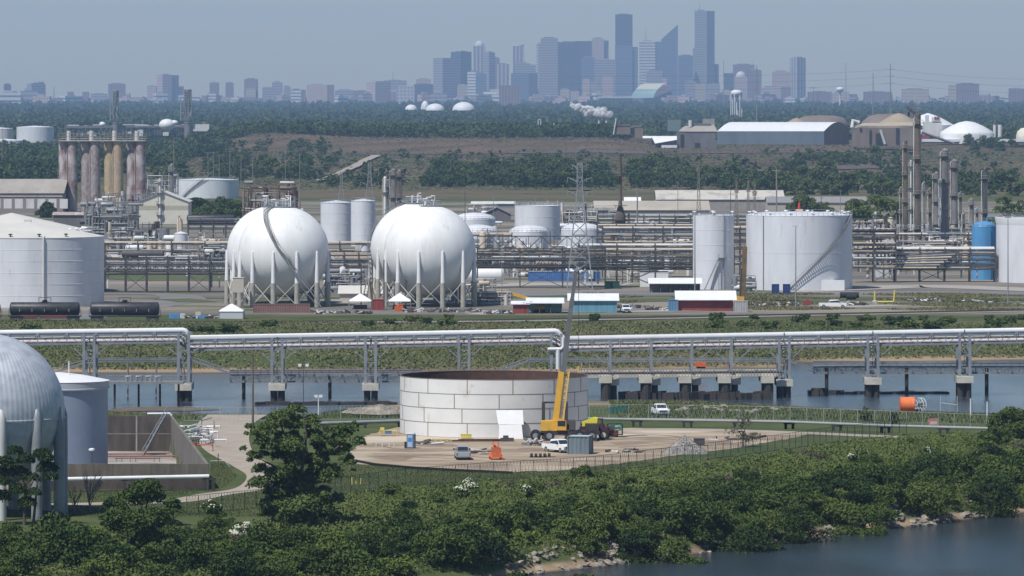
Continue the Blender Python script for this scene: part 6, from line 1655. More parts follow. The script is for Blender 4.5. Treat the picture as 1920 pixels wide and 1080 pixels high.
T = thing("red_machine", "small dark red machine on the scrap strip left of the long bed pickup", "machine", G(1513, 575)); MB().bx(-.9, .9, -.6, .6, .3, 1.5).build("body", RED, T); MB().beam((0, 0, 1.5), (.5, 0, 2.4), .3).build("arm", RED, T)
for i, (px0, px1, base, lab) in enumerate(((110, 300, 470, "low silver pipe bundle under the black drum"),)):
    pass
T = thing("tank_truck_row", "row of dark rail tank cars behind the trees by the gable building", "rail cars", (XP(395, YG(425)), YG(425), 0)); MB().cylx((0, 0, 3), 1.5, 17, 16, .5).build("tank", BLACKP, T); MB().bx(-9, 9, -1, 1, .8, 1.2).build("underframe", BLACKP, T)

# ================================================================ pylons, masts and wooden poles
def pylon(label, px, base, top, wpx, arms, m=STEEL, t=.16, name="lattice_pylon"):
    Y = YG(base); k = Y / F; h = ZP(top, Y); w = wpx * k / 2; T = thing(name, label, "pylon", (XP(px, Y), Y, 0)); mb = MB()
    def W(z): return w * (1 - .80 * min(1, (z / h) / .8)) if z < h * .8 else w * .20
    n = 11; zs = [h * (1 - (1 - i / n) ** 1.25) for i in range(n + 1)]
    for i in range(n):
        a, b = zs[i], zs[i+1]; wa, wb = W(a), W(b)
        c0 = [(-wa, -wa, a), (wa, -wa, a), (wa, wa, a), (-wa, wa, a)]; c1 = [(-wb, -wb, b), (wb, -wb, b), (wb, wb, b), (-wb, wb, b)]
        for j in range(4):
            mb.beam(c0[j], c1[j], t * 1.3); mb.beam(c0[j], c1[(j+1) % 4], t * .7); mb.beam(c0[(j+1) % 4], c1[j], t * .7); mb.beam(c1[j], c1[(j+1)%4], t * .7)
    mb.build("lattice_body", m, T, smooth=False)
    for ap, aw in arms:
        z = ZP(ap, Y); q = aw * k / 2; mb = MB(); wz = W(z)
        for y in (-wz, wz):
            mb.beam((-q, 0, z), (q, 0, z), t); mb.beam((-wz, y, z - 1.2), (-q, 0, z), t*.8); mb.beam((wz, y, z - 1.2), (q, 0, z), t*.8); mb.beam((-wz, y, z), (wz, y, z), t)
        for x in (-q, q, -q*.55, q*.55): mb.beam((x, 0, z), (x, 0, z - 1.4), .14)
        mb.build("cross_arm", m, T, smooth=False)
    return T
pylon("tall grey lattice pylon with three cross arms in the plant centre", 1087, 543, 306, 48, [(308, 26), (332, 46), (357, 46)], t=.2)
pylon("distant lattice pylon left of the right hand sphere columns", 693, 420, 305, 26, [(322, 34), (341, 34)], STEEL_M, .18)
pylon("faint lattice pylon behind the right spheres' crown", 640, 418, 322, 20, [(326, 16)], STEEL_M, .16)
for i, (px, b, t_, lab) in enumerate(((1310, 470, 300, "thin"), (1381, 465, 340, "thick"), (1403, 465, 338, "paired"), (1415, 470, 345, "slim"))):
    pylon("%s weathered lattice mast behind the slim upright tank" % lab, px, b, t_, 12, [(t_ + 14, 8)], mat("brown_lattice", (.20, .17, .14), rough=.8), .13, name="lattice_mast")
PM = mat("grey_pole", (.22, .215, .205), rough=.8)
pl = [(1195, 470, 352, "stout pale pole in front of the wide tan roofed warehouse"), (1230, 500, 422, "short pole among the tan pipe tiers"), (1456, 440, 316, "tall pale pole above the pale vented warehouse"), (1271, 440, 340, "slim pole left of the vented warehouse"),
      (535, 410, 268, "very tall thin mast above the rusty process unit"), (562, 410, 288, "shorter thin mast right of the tall mast above the rusty unit"), (872, 440, 355, "dark pole above the right spheres' shoulder"), (326, 400, 262, "thin mast above the gable building"),
      (120, 470, 425, "thin pole above the cream tank roof"), (1370, 480, 345, "dark pole between slim tank and pale roofs"), (1490, 430, 350, "dark pole above the widest tank"), (1540, 450, 368, "slim dark pole at the widest tank's right"), (925, 430, 370, "thin pole above the domed tanks"),
      (1004, 420, 372, "thin pole above the tall white centre tank"), (4, 330, 240, "thin mast at the left edge above the woods"), (390, 345, 285, "first mast of the group left of the brown hill"), (400, 345, 284, "second mast of the group left of the brown hill"),
      (411, 348, 290, "third mast of the group left of the brown hill"), (431, 350, 282, "mast right of the close group by the brown hill"), (452, 352, 290, "lone mast at the foot of the brown hill"), (474, 352, 295, "mast nearest the rusty unit on the hill foot"), (1343, 345, 262, "thin pole on the green slope below the brown mill"),
      (1640, 420, 352, "slim pole left of the thin rusty stack"), (1576, 430, 356, "pale pole left of the grey roofed building"), (787, 420, 345, "thin pole rising from the crown of the right spheres")]
for px, b, t_, lab in pl:
    Y = YG(b); g = hg(XP(px, Y), Y); T = thing("pole", lab, "pole", (XP(px, Y), Y, g)); h = ZP(t_, Y) - g; w = .14 if b > 400 else .22
    if "stout" in lab or "tall pale" in lab: w = .33
    MB().tube([(0, 0, 0), (0, 0, h)], w, 6, w * .7).build("shaft", PM if "dark" not in lab else STEEL_D, T)
    MB().beam((-w * 5, 0, h * .97), (w * 5, 0, h * .97), w).build("cross_arm", PM, T)

junk("small scatter of steel offcuts right of the silver pickup", 885, 915, 850, 12, 21, .35)
junk("scatter of steel parts and hoses at the crane's left outrigger", 985, 1015, 833, 22, 22, .7)
junk("loose boards and offcuts at the left foot of the half built tank", 775, 810, 833, 16, 23, .3)
junk("thin scatter of debris between container and stone heap", 1130, 1200, 846, 14, 24, .3)
junk("white bags and parts right of the crane's wheels", 1075, 1100, 826, 16, 25, .8)
junk("litter of small parts along the pad's right track", 1330, 1420, 822, 12, 26, .35)
# ================================================================ far works on the mounds
def mound_z(px, Y): return hg(XP(px, Y), Y)
HANG = mat("blue_grey_siding", (.17, .21, .25), (.12, .15, .19), scale=.06, rough=.8, stretch=(1, 1, .3))
BROWNS = mat("grimy_brown_siding", (.17, .13, .11), (.24, .20, .17), scale=.08, rough=.9, stretch=(1, 1, .4))
def far(name, label, cat, px, Y, z=None): return thing(name, label, cat, (XP(px, Y), Y, mound_z(px, Y) if z is None else z))
def fbox(mb, T, px0, px1, py0, py1, depth, y0=0.0, m=None):
    "box between two columns and two rows (top py0, bottom py1) at the thing's distance"
    X, Y, Z = T.location; k = Y / F
    z1, z0 = ZP(py0, Y) - Z, ZP(py1, Y) - Z
    mb.bx(XP(px0, Y) - X, XP(px1, Y) - X, y0, y0 + depth, z0, z1)
Y = 4480
T = far("hangar", "long white roofed blue grey storage hall with an arched open end", "storage hall", 1470, Y)
k = Y / F; zb = 0
a, b = XP(1345, Y) - T.location.x, XP(1545, Y) - T.location.x; e = XP(1597, Y) - T.location.x
he = ZP(246, Y) - T.location.z; hr = ZP(231, Y) - T.location.z
MB().bx(a, b, 0, 2, -3, he).build("side_wall", HANG, T, smooth=False)
# arched gable end to the right, turned away
arch = [(b + (e - b) * t, he + (hr + 2.2 - he) * math.sin(min(1, t * 1.0) * PI / 1) if False else he + (hr - he) * math.sin(PI * t)) for t in np.linspace(0, 1, 14)]
mb = MB(); pts = [(b, 1, -3)] + [(b + (e - b) * t, 1 + 36 * t, he + (hr - he + .8) * math.sin(PI * (.0 + t * .9))) for t in np.linspace(0, 1, 14)] + [(e, 37, -3)]
mb.add(pts, [tuple(range(len(pts)))]); mb.build("gable_wall", BROWNS, T, smooth=False)
mb = MB(); vs = []; 
for t in np.linspace(0, 1, 12):
    zz = he + (hr - he + .8) * math.sin(PI * (t * .9)); y = 36 * t
    vs += [(a + (e - b) * t, y, zz), (b + (e - b) * t, y, zz)]
mb.add(vs, [(2*i, 2*i+1, 2*i+3, 2*i+2) for i in range(11)]); mb.build("roof", WR, T, ang=60)
T = far("mill_building", "dark brown steel mill building left of the long storage hall", "mill", 1305, 4300)
mb = MB(); fbox(mb, T, 1270, 1342, 246, 280, 20); mb.build("wall", SHED_D, T, smooth=False)
X0, Y0, Z0 = T.location; q = lambda px, py, dy=0: (XP(px, Y0) - X0, dy, ZP(py, Y0) - Z0)
mb = MB(); mb.add([q(1284, 247, -.5), q(1346, 247, -.5), q(1340, 234, 12), q(1294, 234, 12)], [(0, 1, 2, 3)]).add([q(1269, 249, 0), q(1284, 247, -.5), q(1294, 234, 12), q(1282, 238, 12)], [(0, 1, 2, 3)]); mb.build("roof", ROOFG, T, smooth=False)
mb = MB(); fbox(mb, T, 1288, 1334, 232, 235, 6, 10); mb.build("ridge_vent", SHED_D, T, smooth=False); mb = MB(); fbox(mb, T, 1276, 1282, 252, 276, 1, -.6); fbox(mb, T, 1303, 1312, 268, 278, 1, -.6); mb.build("door", BLACK, T, smooth=False)
mb = MB(); mb.cyl(q(1295, 238, 8), 1.4, 5, 10); mb.build("vent_stack", WHITE_D, T)
T = far("white_dust_shed", "bright white slanted roof left of the dark mill building", "shed", 1245, 4290)
X0, Y0, Z0 = T.location
MB().add([q(1221, 255), q(1269, 255), q(1269, 262, -4), q(1228, 269, -4)], [(0, 3, 2, 1)]).add([q(1205, 255), q(1221, 255), q(1222, 259, -2), q(1205, 259, -2)], [(0, 3, 2, 1)]).build("roof", WR, T, smooth=False)
mb = MB(); fbox(mb, T, 1222, 1269, 262, 280, 8, .5); mb.build("wall", SHED_D, T, smooth=False); mb = MB(); fbox(mb, T, 1240, 1269, 272, 277, 4, -5); mb.build("lower_roof", WR, T, smooth=False)
T = far("mill_building", "grimy brown mill building right of the long storage hall", "mill", 1660, 4300)
X0, Y0, Z0 = T.location
mb = MB(); fbox(mb, T, 1600, 1722, 240, 274, 18); mb.build("wall", BROWNS, T, smooth=False)
MB().add([q(1615, 236, -.5), q(1722, 234, -.5), q(1722, 229, 12), q(1622, 231, 12)], [(0, 1, 2, 3)]).add([q(1599, 242, -.3), q(1615, 236, -.3), q(1622, 231, 12), q(1606, 236, 12)], [(0, 1, 2, 3)]).build("roof", mat("dusty_tan_roof", (.44, .38, .28), (.34, .29, .22), scale=.1, rough=.9), T, smooth=False)
mb = MB()
for a_, b_, c_, d_ in ((1612, 1616, 240, 246), (1642, 1656, 250, 272), (1680, 1686, 240, 270), (1630, 1634, 244, 270)): fbox(mb, T, a_, b_, c_, d_, 1, -.6)
mb.build("opening", BLACK, T, smooth=False)
MB().tube([q(1650, 243, -3), q(1659, 270, -3)], 1.0, 8).build("chute", WHITE_D, T); MB().tube([q(1612, 230, 5), q(1600, 226, 5), q(1598, 240, 3)], 1.5, 8).build("duct", WHITE_D, T)
MB().tube([q(1728, 248, 0), q(1790, 270, 0)], 1.1, 6).build("conveyor", SHED_D, T)
T = far("headframe", "dark jagged headframe smoking on top of the tan heap", "headframe", 1708, 4500); X0, Y0, Z0 = T.location
mb = MB()
for a_, b_, c_, d_ in ((1702, 1712, 196, 222), (1713, 1720, 208, 240), (1698, 1706, 210, 232), (1716, 1724, 220, 250)): fbox(mb, T, a_, b_, c_, d_, 5)
mb.build("tower", SHED_D, T, smooth=False); MB().beam(q(1700, 200), q(1722, 214), 1.5).build("boom", STEEL_D, T)
SANDH = mat("tan_stockpile", (.36, .29, .20), (.26, .21, .16), scale=.05, rough=.95)
DHEAP = mat("dark_stockpile", (.16, .125, .11), (.22, .17, .15), scale=.05, rough=.95)
def cone_heap(label, px0, px1, pyt, pyb, Y, m, name="stockpile", prof=None, cat="stockpile"):
    T = far(name, label, cat, (px0 + px1) / 2, Y); k = Y / F; r = (px1 - px0) / 2 * k; h = (pyb - pyt) * k; zb = ZP(pyb, Y) - T.location.z
    MB().lathe([(r, zb - 3), (r, zb)] + [(r * x, zb + h * z) for x, z in (prof or [(.8, .28), (.5, .62), (.25, .86), (.08, .97), (.01, 1)])], n=40).build("surface", m, T, ang=40); return T
cone_heap("tan sandy stockpile under the dark headframe", 1640, 1730, 212, 236, 4450, SANDH)
cone_heap("long dark brown stockpile behind the brown mill", 1610, 1740, 213, 238, 4700, DHEAP, prof=[(.9, .4), (.7, .8), (.45, .97), (.01, 1)])
cone_heap("dark brown mound roof behind the long storage hall", 1490, 1592, 216, 236, 4700, DHEAP, prof=[(.93, .4), (.8, .75), (.5, .95), (.01, 1)])
cone_heap("tan mound at the left of the dark mound roof", 1466, 1520, 221, 236, 4690, SANDH)
TW = cone_heap("white cone roofed storage dome with small top gantry", 1690, 1790, 212, 244, 4600, WHITE2, "storage_dome", [(.98, .3), (.55, .68), (.25, .88), (.08, .97), (.01, 1)], "dome")
cone_heap("largest white cone roofed dome right of the small white plant", 1762, 1864, 227, 262, 4400, WHITE2, "storage_dome", [(1, .30), (.97, .42), (.6, .74), (.3, .93), (.08, .99), (.01, 1)], "dome")
cone_heap("pale rounded tank top at the right edge behind the trees", 1905, 1950, 238, 256, 4400, CREAM, "storage_dome", [(.9, .5), (.6, .85), (.01, 1)], "dome")
T = far("white_plant", "small white process building between the two white domes", "plant building", 1750, 4420); mb = MB(); fbox(mb, T, 1732, 1766, 228, 256, 8); fbox(mb, T, 1748, 1764, 220, 230, 6); fbox(mb, T, 1735, 1742, 216, 228, 3); mb.build("wall", WHITE_D, T, smooth=False)
mb = MB(); fbox(mb, T, 1752, 1756, 219, 224, 1, -.5); fbox(mb, T, 1757, 1761, 219, 224, 1, -.5); fbox(mb, T, 1728, 1742, 253, 262, 5, -5); mb.build("duct", RED, T, smooth=False)
T = far("white_roofed_row", "row of long white roofs at the foot of the domes", "building", 1830, 4380); mb = MB(); fbox(mb, T, 1730, 1925, 261, 266, 10); mb.build("roof", WHITE2, T, smooth=False); mb = MB(); fbox(mb, T, 1732, 1922, 266, 270, 9, .5); mb.build("wall", SHED_D, T, smooth=False)
for i, (a_, b_) in enumerate(((1862, 1868), (1871, 1879))):
    T = far("small_silo", "%s small pale silo right of the largest white dome" % ("narrow" if i == 0 else "wider"), "silo", (a_+b_)/2, 4420); k = 4420/F
    MB().cyl((0, 0, ZP(250, 4420) - T.location.z - 3), (b_-a_)/2*k, (250-234)*k + 3, 14).build("shell", WHITE_D, T)
def fblock(name, label, cat, px, Y, blocks, m, depth=10):
    T = far(name, label, cat, px, Y); mb = MB()
    for b_ in blocks: fbox(mb, T, *b_, depth)
    mb.build("body", m, T, smooth=False); return T
T = fblock("grey_plant", "low grey conveyor building left of the white slanted roof", "plant building", 1180, 4420, [(1152, 1182, 234, 252), (1190, 1206, 240, 258), (1155, 1204, 236, 238)], BROWNS); X0, Y0, Z0 = T.location
MB().beam(q(1150, 252, -1), q(1155, 222, -1), .9).build("mast", WHITE_D, T)
fblock("green_box", "faint grey green block in the woods left of the mill", "building", 1262, 4900, [(1252, 1276, 225, 246)], mat("grey_green_siding", (.15, .20, .20), rough=.9))
fblock("concrete_block", "pale concrete block behind the dark mill's roof", "building", 1330, 4800, [(1318, 1340, 223, 236)], CONC)
T = far("steam_stack", "pair of short stacks giving off white steam in the woods", "stack", 1130, 4900); X0, Y0, Z0 = T.location
for a_ in (1123, 1137): MB().tube([q(a_, 250), q(a_, 223)], .9, 10).build("stack", WHITE_D, T)
MB().tube([q(1118, 249, -2), q(1126, 247, -2), q(1140, 254, -2)], 1.2, 8).build("duct", WHITE2, T)
T = far("white_hopper", "white tilted hopper in the woods right of the brown bank's left end", "hopper", 1052, 4700); X0, Y0, Z0 = T.location
MB().add([q(1037, 231), q(1068, 237), q(1066, 245), q(1058, 249), q(1046, 246)], [(0, 4, 3, 2, 1)]).build("shell", WHITE2, T); mb = MB(); fbox(mb, T, 1048, 1054, 245, 258, 2, 1); mb.build("leg", STEEL, T)
T = far("lattice_stack", "small white lattice tower in the woods left of the white hopper", "tower", 1012, 4700); X0, Y0, Z0 = T.location
MB().beam(q(1009, 247), q(1009, 224), .7).beam(q(1014, 247), q(1014, 224), .7).beam(q(1009, 224), q(1014, 224), .7).beam(q(1009, 240), q(1014, 232), .4).build("frame", WHITE_D, T)

# far left process plant over the woods
Yl = 5600
T = thing("far_process_plant", "long far pipe rack and low blocks above the four silos", "plant", (XP(240, Yl), Yl, 0)); r = random.Random(8); X0, Y0, Z0 = T.location
mb = MB(); fbox(mb, T, 124, 226, 236, 240, 12); fbox(mb, T, 236, 362, 236, 239, 12)
for x in range(126, 362, 5): fbox(mb, T, x, x + 1.2, 240, 254, 2, r.uniform(0, 8))
mb.build("rack_frame", SHED_D, T, smooth=False)
mb = MB()
for _ in range(40): x = r.uniform(128, 355); fbox(mb, T, x, x + r.uniform(3, 12), r.uniform(241, 248), r.uniform(249, 256), 3, r.uniform(1, 8))
fbox(mb, T, 362, 392, 233, 246, 10); mb.build("white_block", WHITE_D, T, smooth=False)
mb = MB()
for _ in range(30): x = r.uniform(128, 355); mb.cylx(q(x, r.uniform(234, 238), r.uniform(0, 8)), r.uniform(.6, 1.3), r.uniform(4, 12), 8)
mb.build("drum", STEEL, T)
for lab, px, top, w_ in (("far thick grey process column with bright cap above the silos", 217, 170, 11), ("far ladder sided process column right of the sphere shaped tank", 352, 168, 14)):
    T = thing("far_column", lab, "column", (XP(px, Yl), Yl, 0)); k = Yl / F; h = ZP(top, Yl)
    MB().cyl((0, 0, 0), w_ / 2 * k, h, 14).build("shell", STKG, T); MB().cyl((0, 0, h - 4), w_ * .42 * k, 4.3, 12).build("cap", WHITE_D, T)
    mb = MB(); rr = random.Random(px)
    for j in range(13): z = h * (.35 + .05 * j); mb.lathe([(w_*.5*k, z), (w_*.58*k, z), (w_*.58*k, z + .5), (w_*.5*k, z + .5)], n=10)
    for j in range(12): x = rr.uniform(-1, 1) * w_ * .5 * k; mb.beam((x, -w_*.52*k, h*.4), (x + rr.uniform(-2, 2), -w_*.52*k, h * rr.uniform(.6, 1)), .5)
    mb.beam((-w_*.95*k, 0, 20), (-w_*.95*k, 0, h * .84), 1.0); mb.beam((-w_*.95*k, 0, h*.55), (0, 0, h*.55), .8); mb.build("platform", STEEL, T, smooth=False)
for lab, px, py, rx, asp in (("small white ball tank left of the far grey column", 192, 228, 6, .8), ("half dome white tank left of the far ladder sided column", 313, 229, 15, .75), ("small white tank cap right of the half dome", 327, 225, 7, .7)):
    o = MB().sphere((0, 0, 0), rx * Yl / F, 20, 10, asp).build("dome_tank", WHITE2, loc=(XP(px, Yl - 10), Yl - 10, ZP(py + 5, Yl))); tag(o, lab, "tank")
def ftank(lab, a_, b_, yt, yb, Y, m=WHITE):
    T = thing("far_tank", lab, "tank", (XP((a_+b_)/2, Y), Y, 0)); k = Y/F; r_ = (b_-a_)/2*k; h = ZP(yt, Y); MB().lathe([(r_, 0), (r_, h)], n=40, cap1=False).build("shell", m, T); MB().lathe([(r_, h), (.1, h + 1.2)], n=40, cap0=False).build("roof", WHITE2, T)
ftank("far white tank standing alone at the left in the woods", 31, 101, 238, 262, 5400)
ftank("far grey white tank at the left edge beside the lone white tank", -26, 25, 241, 262, 5300, WHITE_D)
ftank("low far white tank in front at the left edge", -30, 50, 263, 278, 4700)
def wtower(lab, px, base, top, w_, Y, legs=True):
    T = thing("water_tower", lab, "water tower", (XP(px, Y), Y, 0)); k = Y/F; r_ = w_/2*k; zt = ZP(top, Y); hb = w_ * .62 * k
    MB().lathe([(.5, zt - hb), (r_*.7, zt - hb*.85), (r_, zt - hb*.5), (r_*.85, zt - hb*.2), (r_*.45, zt - hb*.03), (.3, zt)], n=28).build("bowl", WHITE2, T, ang=60)
    if legs:
        mb = MB()
        for a_ in range(6): mb.tube([(r_*.95*math.cos(a_+.3), r_*.95*math.sin(a_+.3), 0), (r_*.9*math.cos(a_+.3), r_*.9*math.sin(a_+.3), zt - hb*.6)], .7, 6)
        mb.tube([(0, 0, 0), (0, 0, zt - hb*.8)], .9, 8); mb.build("leg", WHITE2, T)
    else: MB().lathe([(r_*.5, 0), (r_*.22, zt*.3), (r_*.2, zt - hb*.9)], n=14).build("stem", WHITE_D, T)
wtower("white legged water tower in front of the skyline's right part", 1381, 213, 168, 23, 8200)
wtower("small white single stem water tower right of the skyline", 1575, 190, 163, 16, 12500, False)
def dome(lab, px, top, wpx, hpx, Y):
    k = Y/F; o = MB().lathe([(wpx/2*k*math.cos(t), hpx*k*math.sin(t)) for t in np.linspace(0, 1.55, 9)], n=30).build("white_dome", WHITE2, loc=(XP(px, Y), Y, ZP(top + hpx, Y)), ang=60); tag(o, lab, "dome")
dome("largest far white dome right of the other two", 869.5, 191, 43, 16, 9500); dome("middle far white dome of the three", 816, 194, 36, 13, 9600); dome("smallest far white dome of the three", 771, 196, 23, 10, 9700)
dome("round grey white dome just behind the middle far dome", 797, 189, 16, 16, 9800)
# row of far white roofs at the tree line
r = random.Random(12)
FR = [(588, 610, 205), (560, 585, 208), (632, 664, 206), (690, 706, 204), (664, 690, 208), (514, 524, 208), (700, 724, 199), (745, 760, 206), (1012, 1060, 191), (950, 975, 192), (1100, 1180, 186), (1180, 1210, 188), (1420, 1436, 207), (1700, 1745, 189), (1835, 1890, 187), (1895, 1915, 191), (720, 745, 197), (440, 470, 200), (1258, 1280, 182), (1290, 1320, 187)]
for i, (a_, b_, y_) in enumerate(FR):
    Y = 11500 + (210 - y_) * 220 + r.uniform(-200, 200)
    T = thing("far_warehouse", "pale far warehouse, %s" % ("beneath the pinkish slab block", "left of the pinkish slab block's foot", "right of the pinkish slab block's foot", "under the mid skyline's left gap", "between two others left of the domes", "tiny one above the brown bank's left", "long one left of the small domes", "just left of the smallest dome", "right of the wide dark block below the skyline", "left of the pale roof below the skyline", "long one left of the stadium roof", "short one at the stadium's left foot", "right of the legged water tower", "at the foot of the radio mast", "below the wide purple block at the right", "at the right edge of the picture", "small one near the red brick houses", "among the old brick blocks at the left", "beside the stadium's right end", "between the stadium and the black tower")[i], "warehouse", (XP((a_+b_)/2, Y), Y, 0)); k = Y/F; h = ZP(y_, Y); w_ = (b_-a_)*k
    MB().bx(-w_/2, w_/2, 0, 30, 0, h).build("wall", mat("far_pale_wall", (.50, .44, .40), (.35, .28, .26), scale=.02, rough=.9), T, smooth=False); MB().bx(-w_/2 - 1, w_/2 + 1, -1, 31, h, h + 2.0).build("roof", WHITE2, T, smooth=False)

# ================================================================ downtown and midtown towers
def fmat(name, wall, glass, mode, fz=7.8, fx=6.0, th=.5):
    m = bpy.data.materials.new(name); m.use_nodes = True; n, l = m.node_tree.nodes, m.node_tree.links; b = n["Principled BSDF"]; b.inputs["Roughness"].default_value = .5
    tc = n.new("ShaderNodeTexCoord"); sp = n.new("ShaderNodeSeparateXYZ"); l.new(tc.outputs["Object"], sp.inputs[0])
    def st(src, p):
        a = n.new("ShaderNodeMath"); a.operation = 'DIVIDE'; a.inputs[1].default_value = p; l.new(src, a.inputs[0])
        f = n.new("ShaderNodeMath"); f.operation = 'FRACT'; l.new(a.outputs[0], f.inputs[0])
        g = n.new("ShaderNodeMath"); g.operation = 'LESS_THAN'; g.inputs[1].default_value = th; l.new(f.outputs[0], g.inputs[0]); return g.outputs[0]
    zz = st(sp.outputs[2], fz); ad = n.new("ShaderNodeMath"); ad.operation = 'ADD'; l.new(sp.outputs[0], ad.inputs[0]); l.new(sp.outputs[1], ad.inputs[1]); xx = st(ad.outputs[0], fx)
    if mode == 'h': o = zz
    elif mode == 'v': o = xx
    else:
        mu = n.new("ShaderNodeMath"); mu.operation = 'MULTIPLY'; l.new(zz, mu.inputs[0]); l.new(xx, mu.inputs[1]); o = mu.outputs[0]
    mx = n.new("ShaderNodeMix"); mx.data_type = 'RGBA'; mx.inputs[6].default_value = (*wall, 1); mx.inputs[7].default_value = (*glass, 1); l.new(o, mx.inputs[0]); l.new(mx.outputs[2], b.inputs["Base Color"])
    MATS[name] = m; return m
fP = fmat("pinkish_stone_facade", (.58, .43, .40), (.27, .22, .24), 'g', th=.55); fB = fmat("blue_glass_facade", (.20, .22, .30), (.12, .14, .20), 'h'); fD = fmat("dark_glass_facade", (.11, .115, .15), (.075, .08, .11), 'v')
fG = fmat("grey_stone_facade", (.40, .375, .38), (.20, .20, .23), 'h'); fW = fmat("white_banded_facade", (.68, .65, .62), (.14, .15, .18), 'h', 9.0, th=.4); fT = fmat("tan_facade", (.52, .42, .34), (.25, .21, .20), 'g', 9); fBr = fmat("brown_granite_facade", (.32, .22, .22), (.17, .14, .17), 'v', 8, 7)
fV = fmat("pale_vertical_facade", (.52, .46, .46), (.20, .18, .22), 'v', 8, 12)
def tower(lab, x0, xs, x1, yt, D, m, pent=None, name="office_tower", roof=None, spire=None, extra=None, cat="tower"):
    D = D * 1000.0; k = D / F; h = ZP(yt, D)
    if xs is None: xs = x0; 
    th = R(36) if xs > x0 else 0.0
    wr = (x1 - xs) * k / max(.01, math.cos(th)); wl = (xs - x0) * k / math.sin(th) if th else 30.0
    T = thing(name, lab, cat, (XP(xs, D), D, 0), th)
    MB().bx(0, wr, 0, wl, 0, h).build("body", m, T, smooth=False)
    p = pent if pent is not None else .6
    if p:
        ph = 1.8 * k * (1 if p < 2 else p / 2); MB().bx(wr*.2, wr*.75, wl*.2, wl*.75, h, h + ph).build("penthouse", MATS["grey_stone_facade"], T, smooth=False)
    if roof == 'dome': MB().sphere((wr/2, wl/2, h), min(wr, wl) * .5, 20, 10, 1.1, PI/2, PI).build("dome", WHITE_D, T)
    if roof == 'slant':
        MB().add([(0, 0, h), (wr, 0, h + wr*.9), (wr, wl, h + wr*.9), (0, wl, h), (wr, 0, h - 1), (wr, wl, h - 1)], [(0, 1, 2, 3), (0, 4, 1), (3, 2, 5), (1, 4, 5, 2)]).build("slanted_crown", m, T, smooth=False)
    if spire: MB().tube([(wr*.4, wl*.4, h), (wr*.4, wl*.4, h + spire * k)], 1.3, 6, .6).build("spire", STEEL, T)
    for e in (extra or []):
        # extra blocks: offset px from xs, width px, top row, depth m, y offset
        ex0, ex1, et, ed, ey, em = e; MB().bx(ex0*k, ex1*k, ey, ey + ed, 0, ZP(et, D)).build("wing", em, T, smooth=False)
    return T
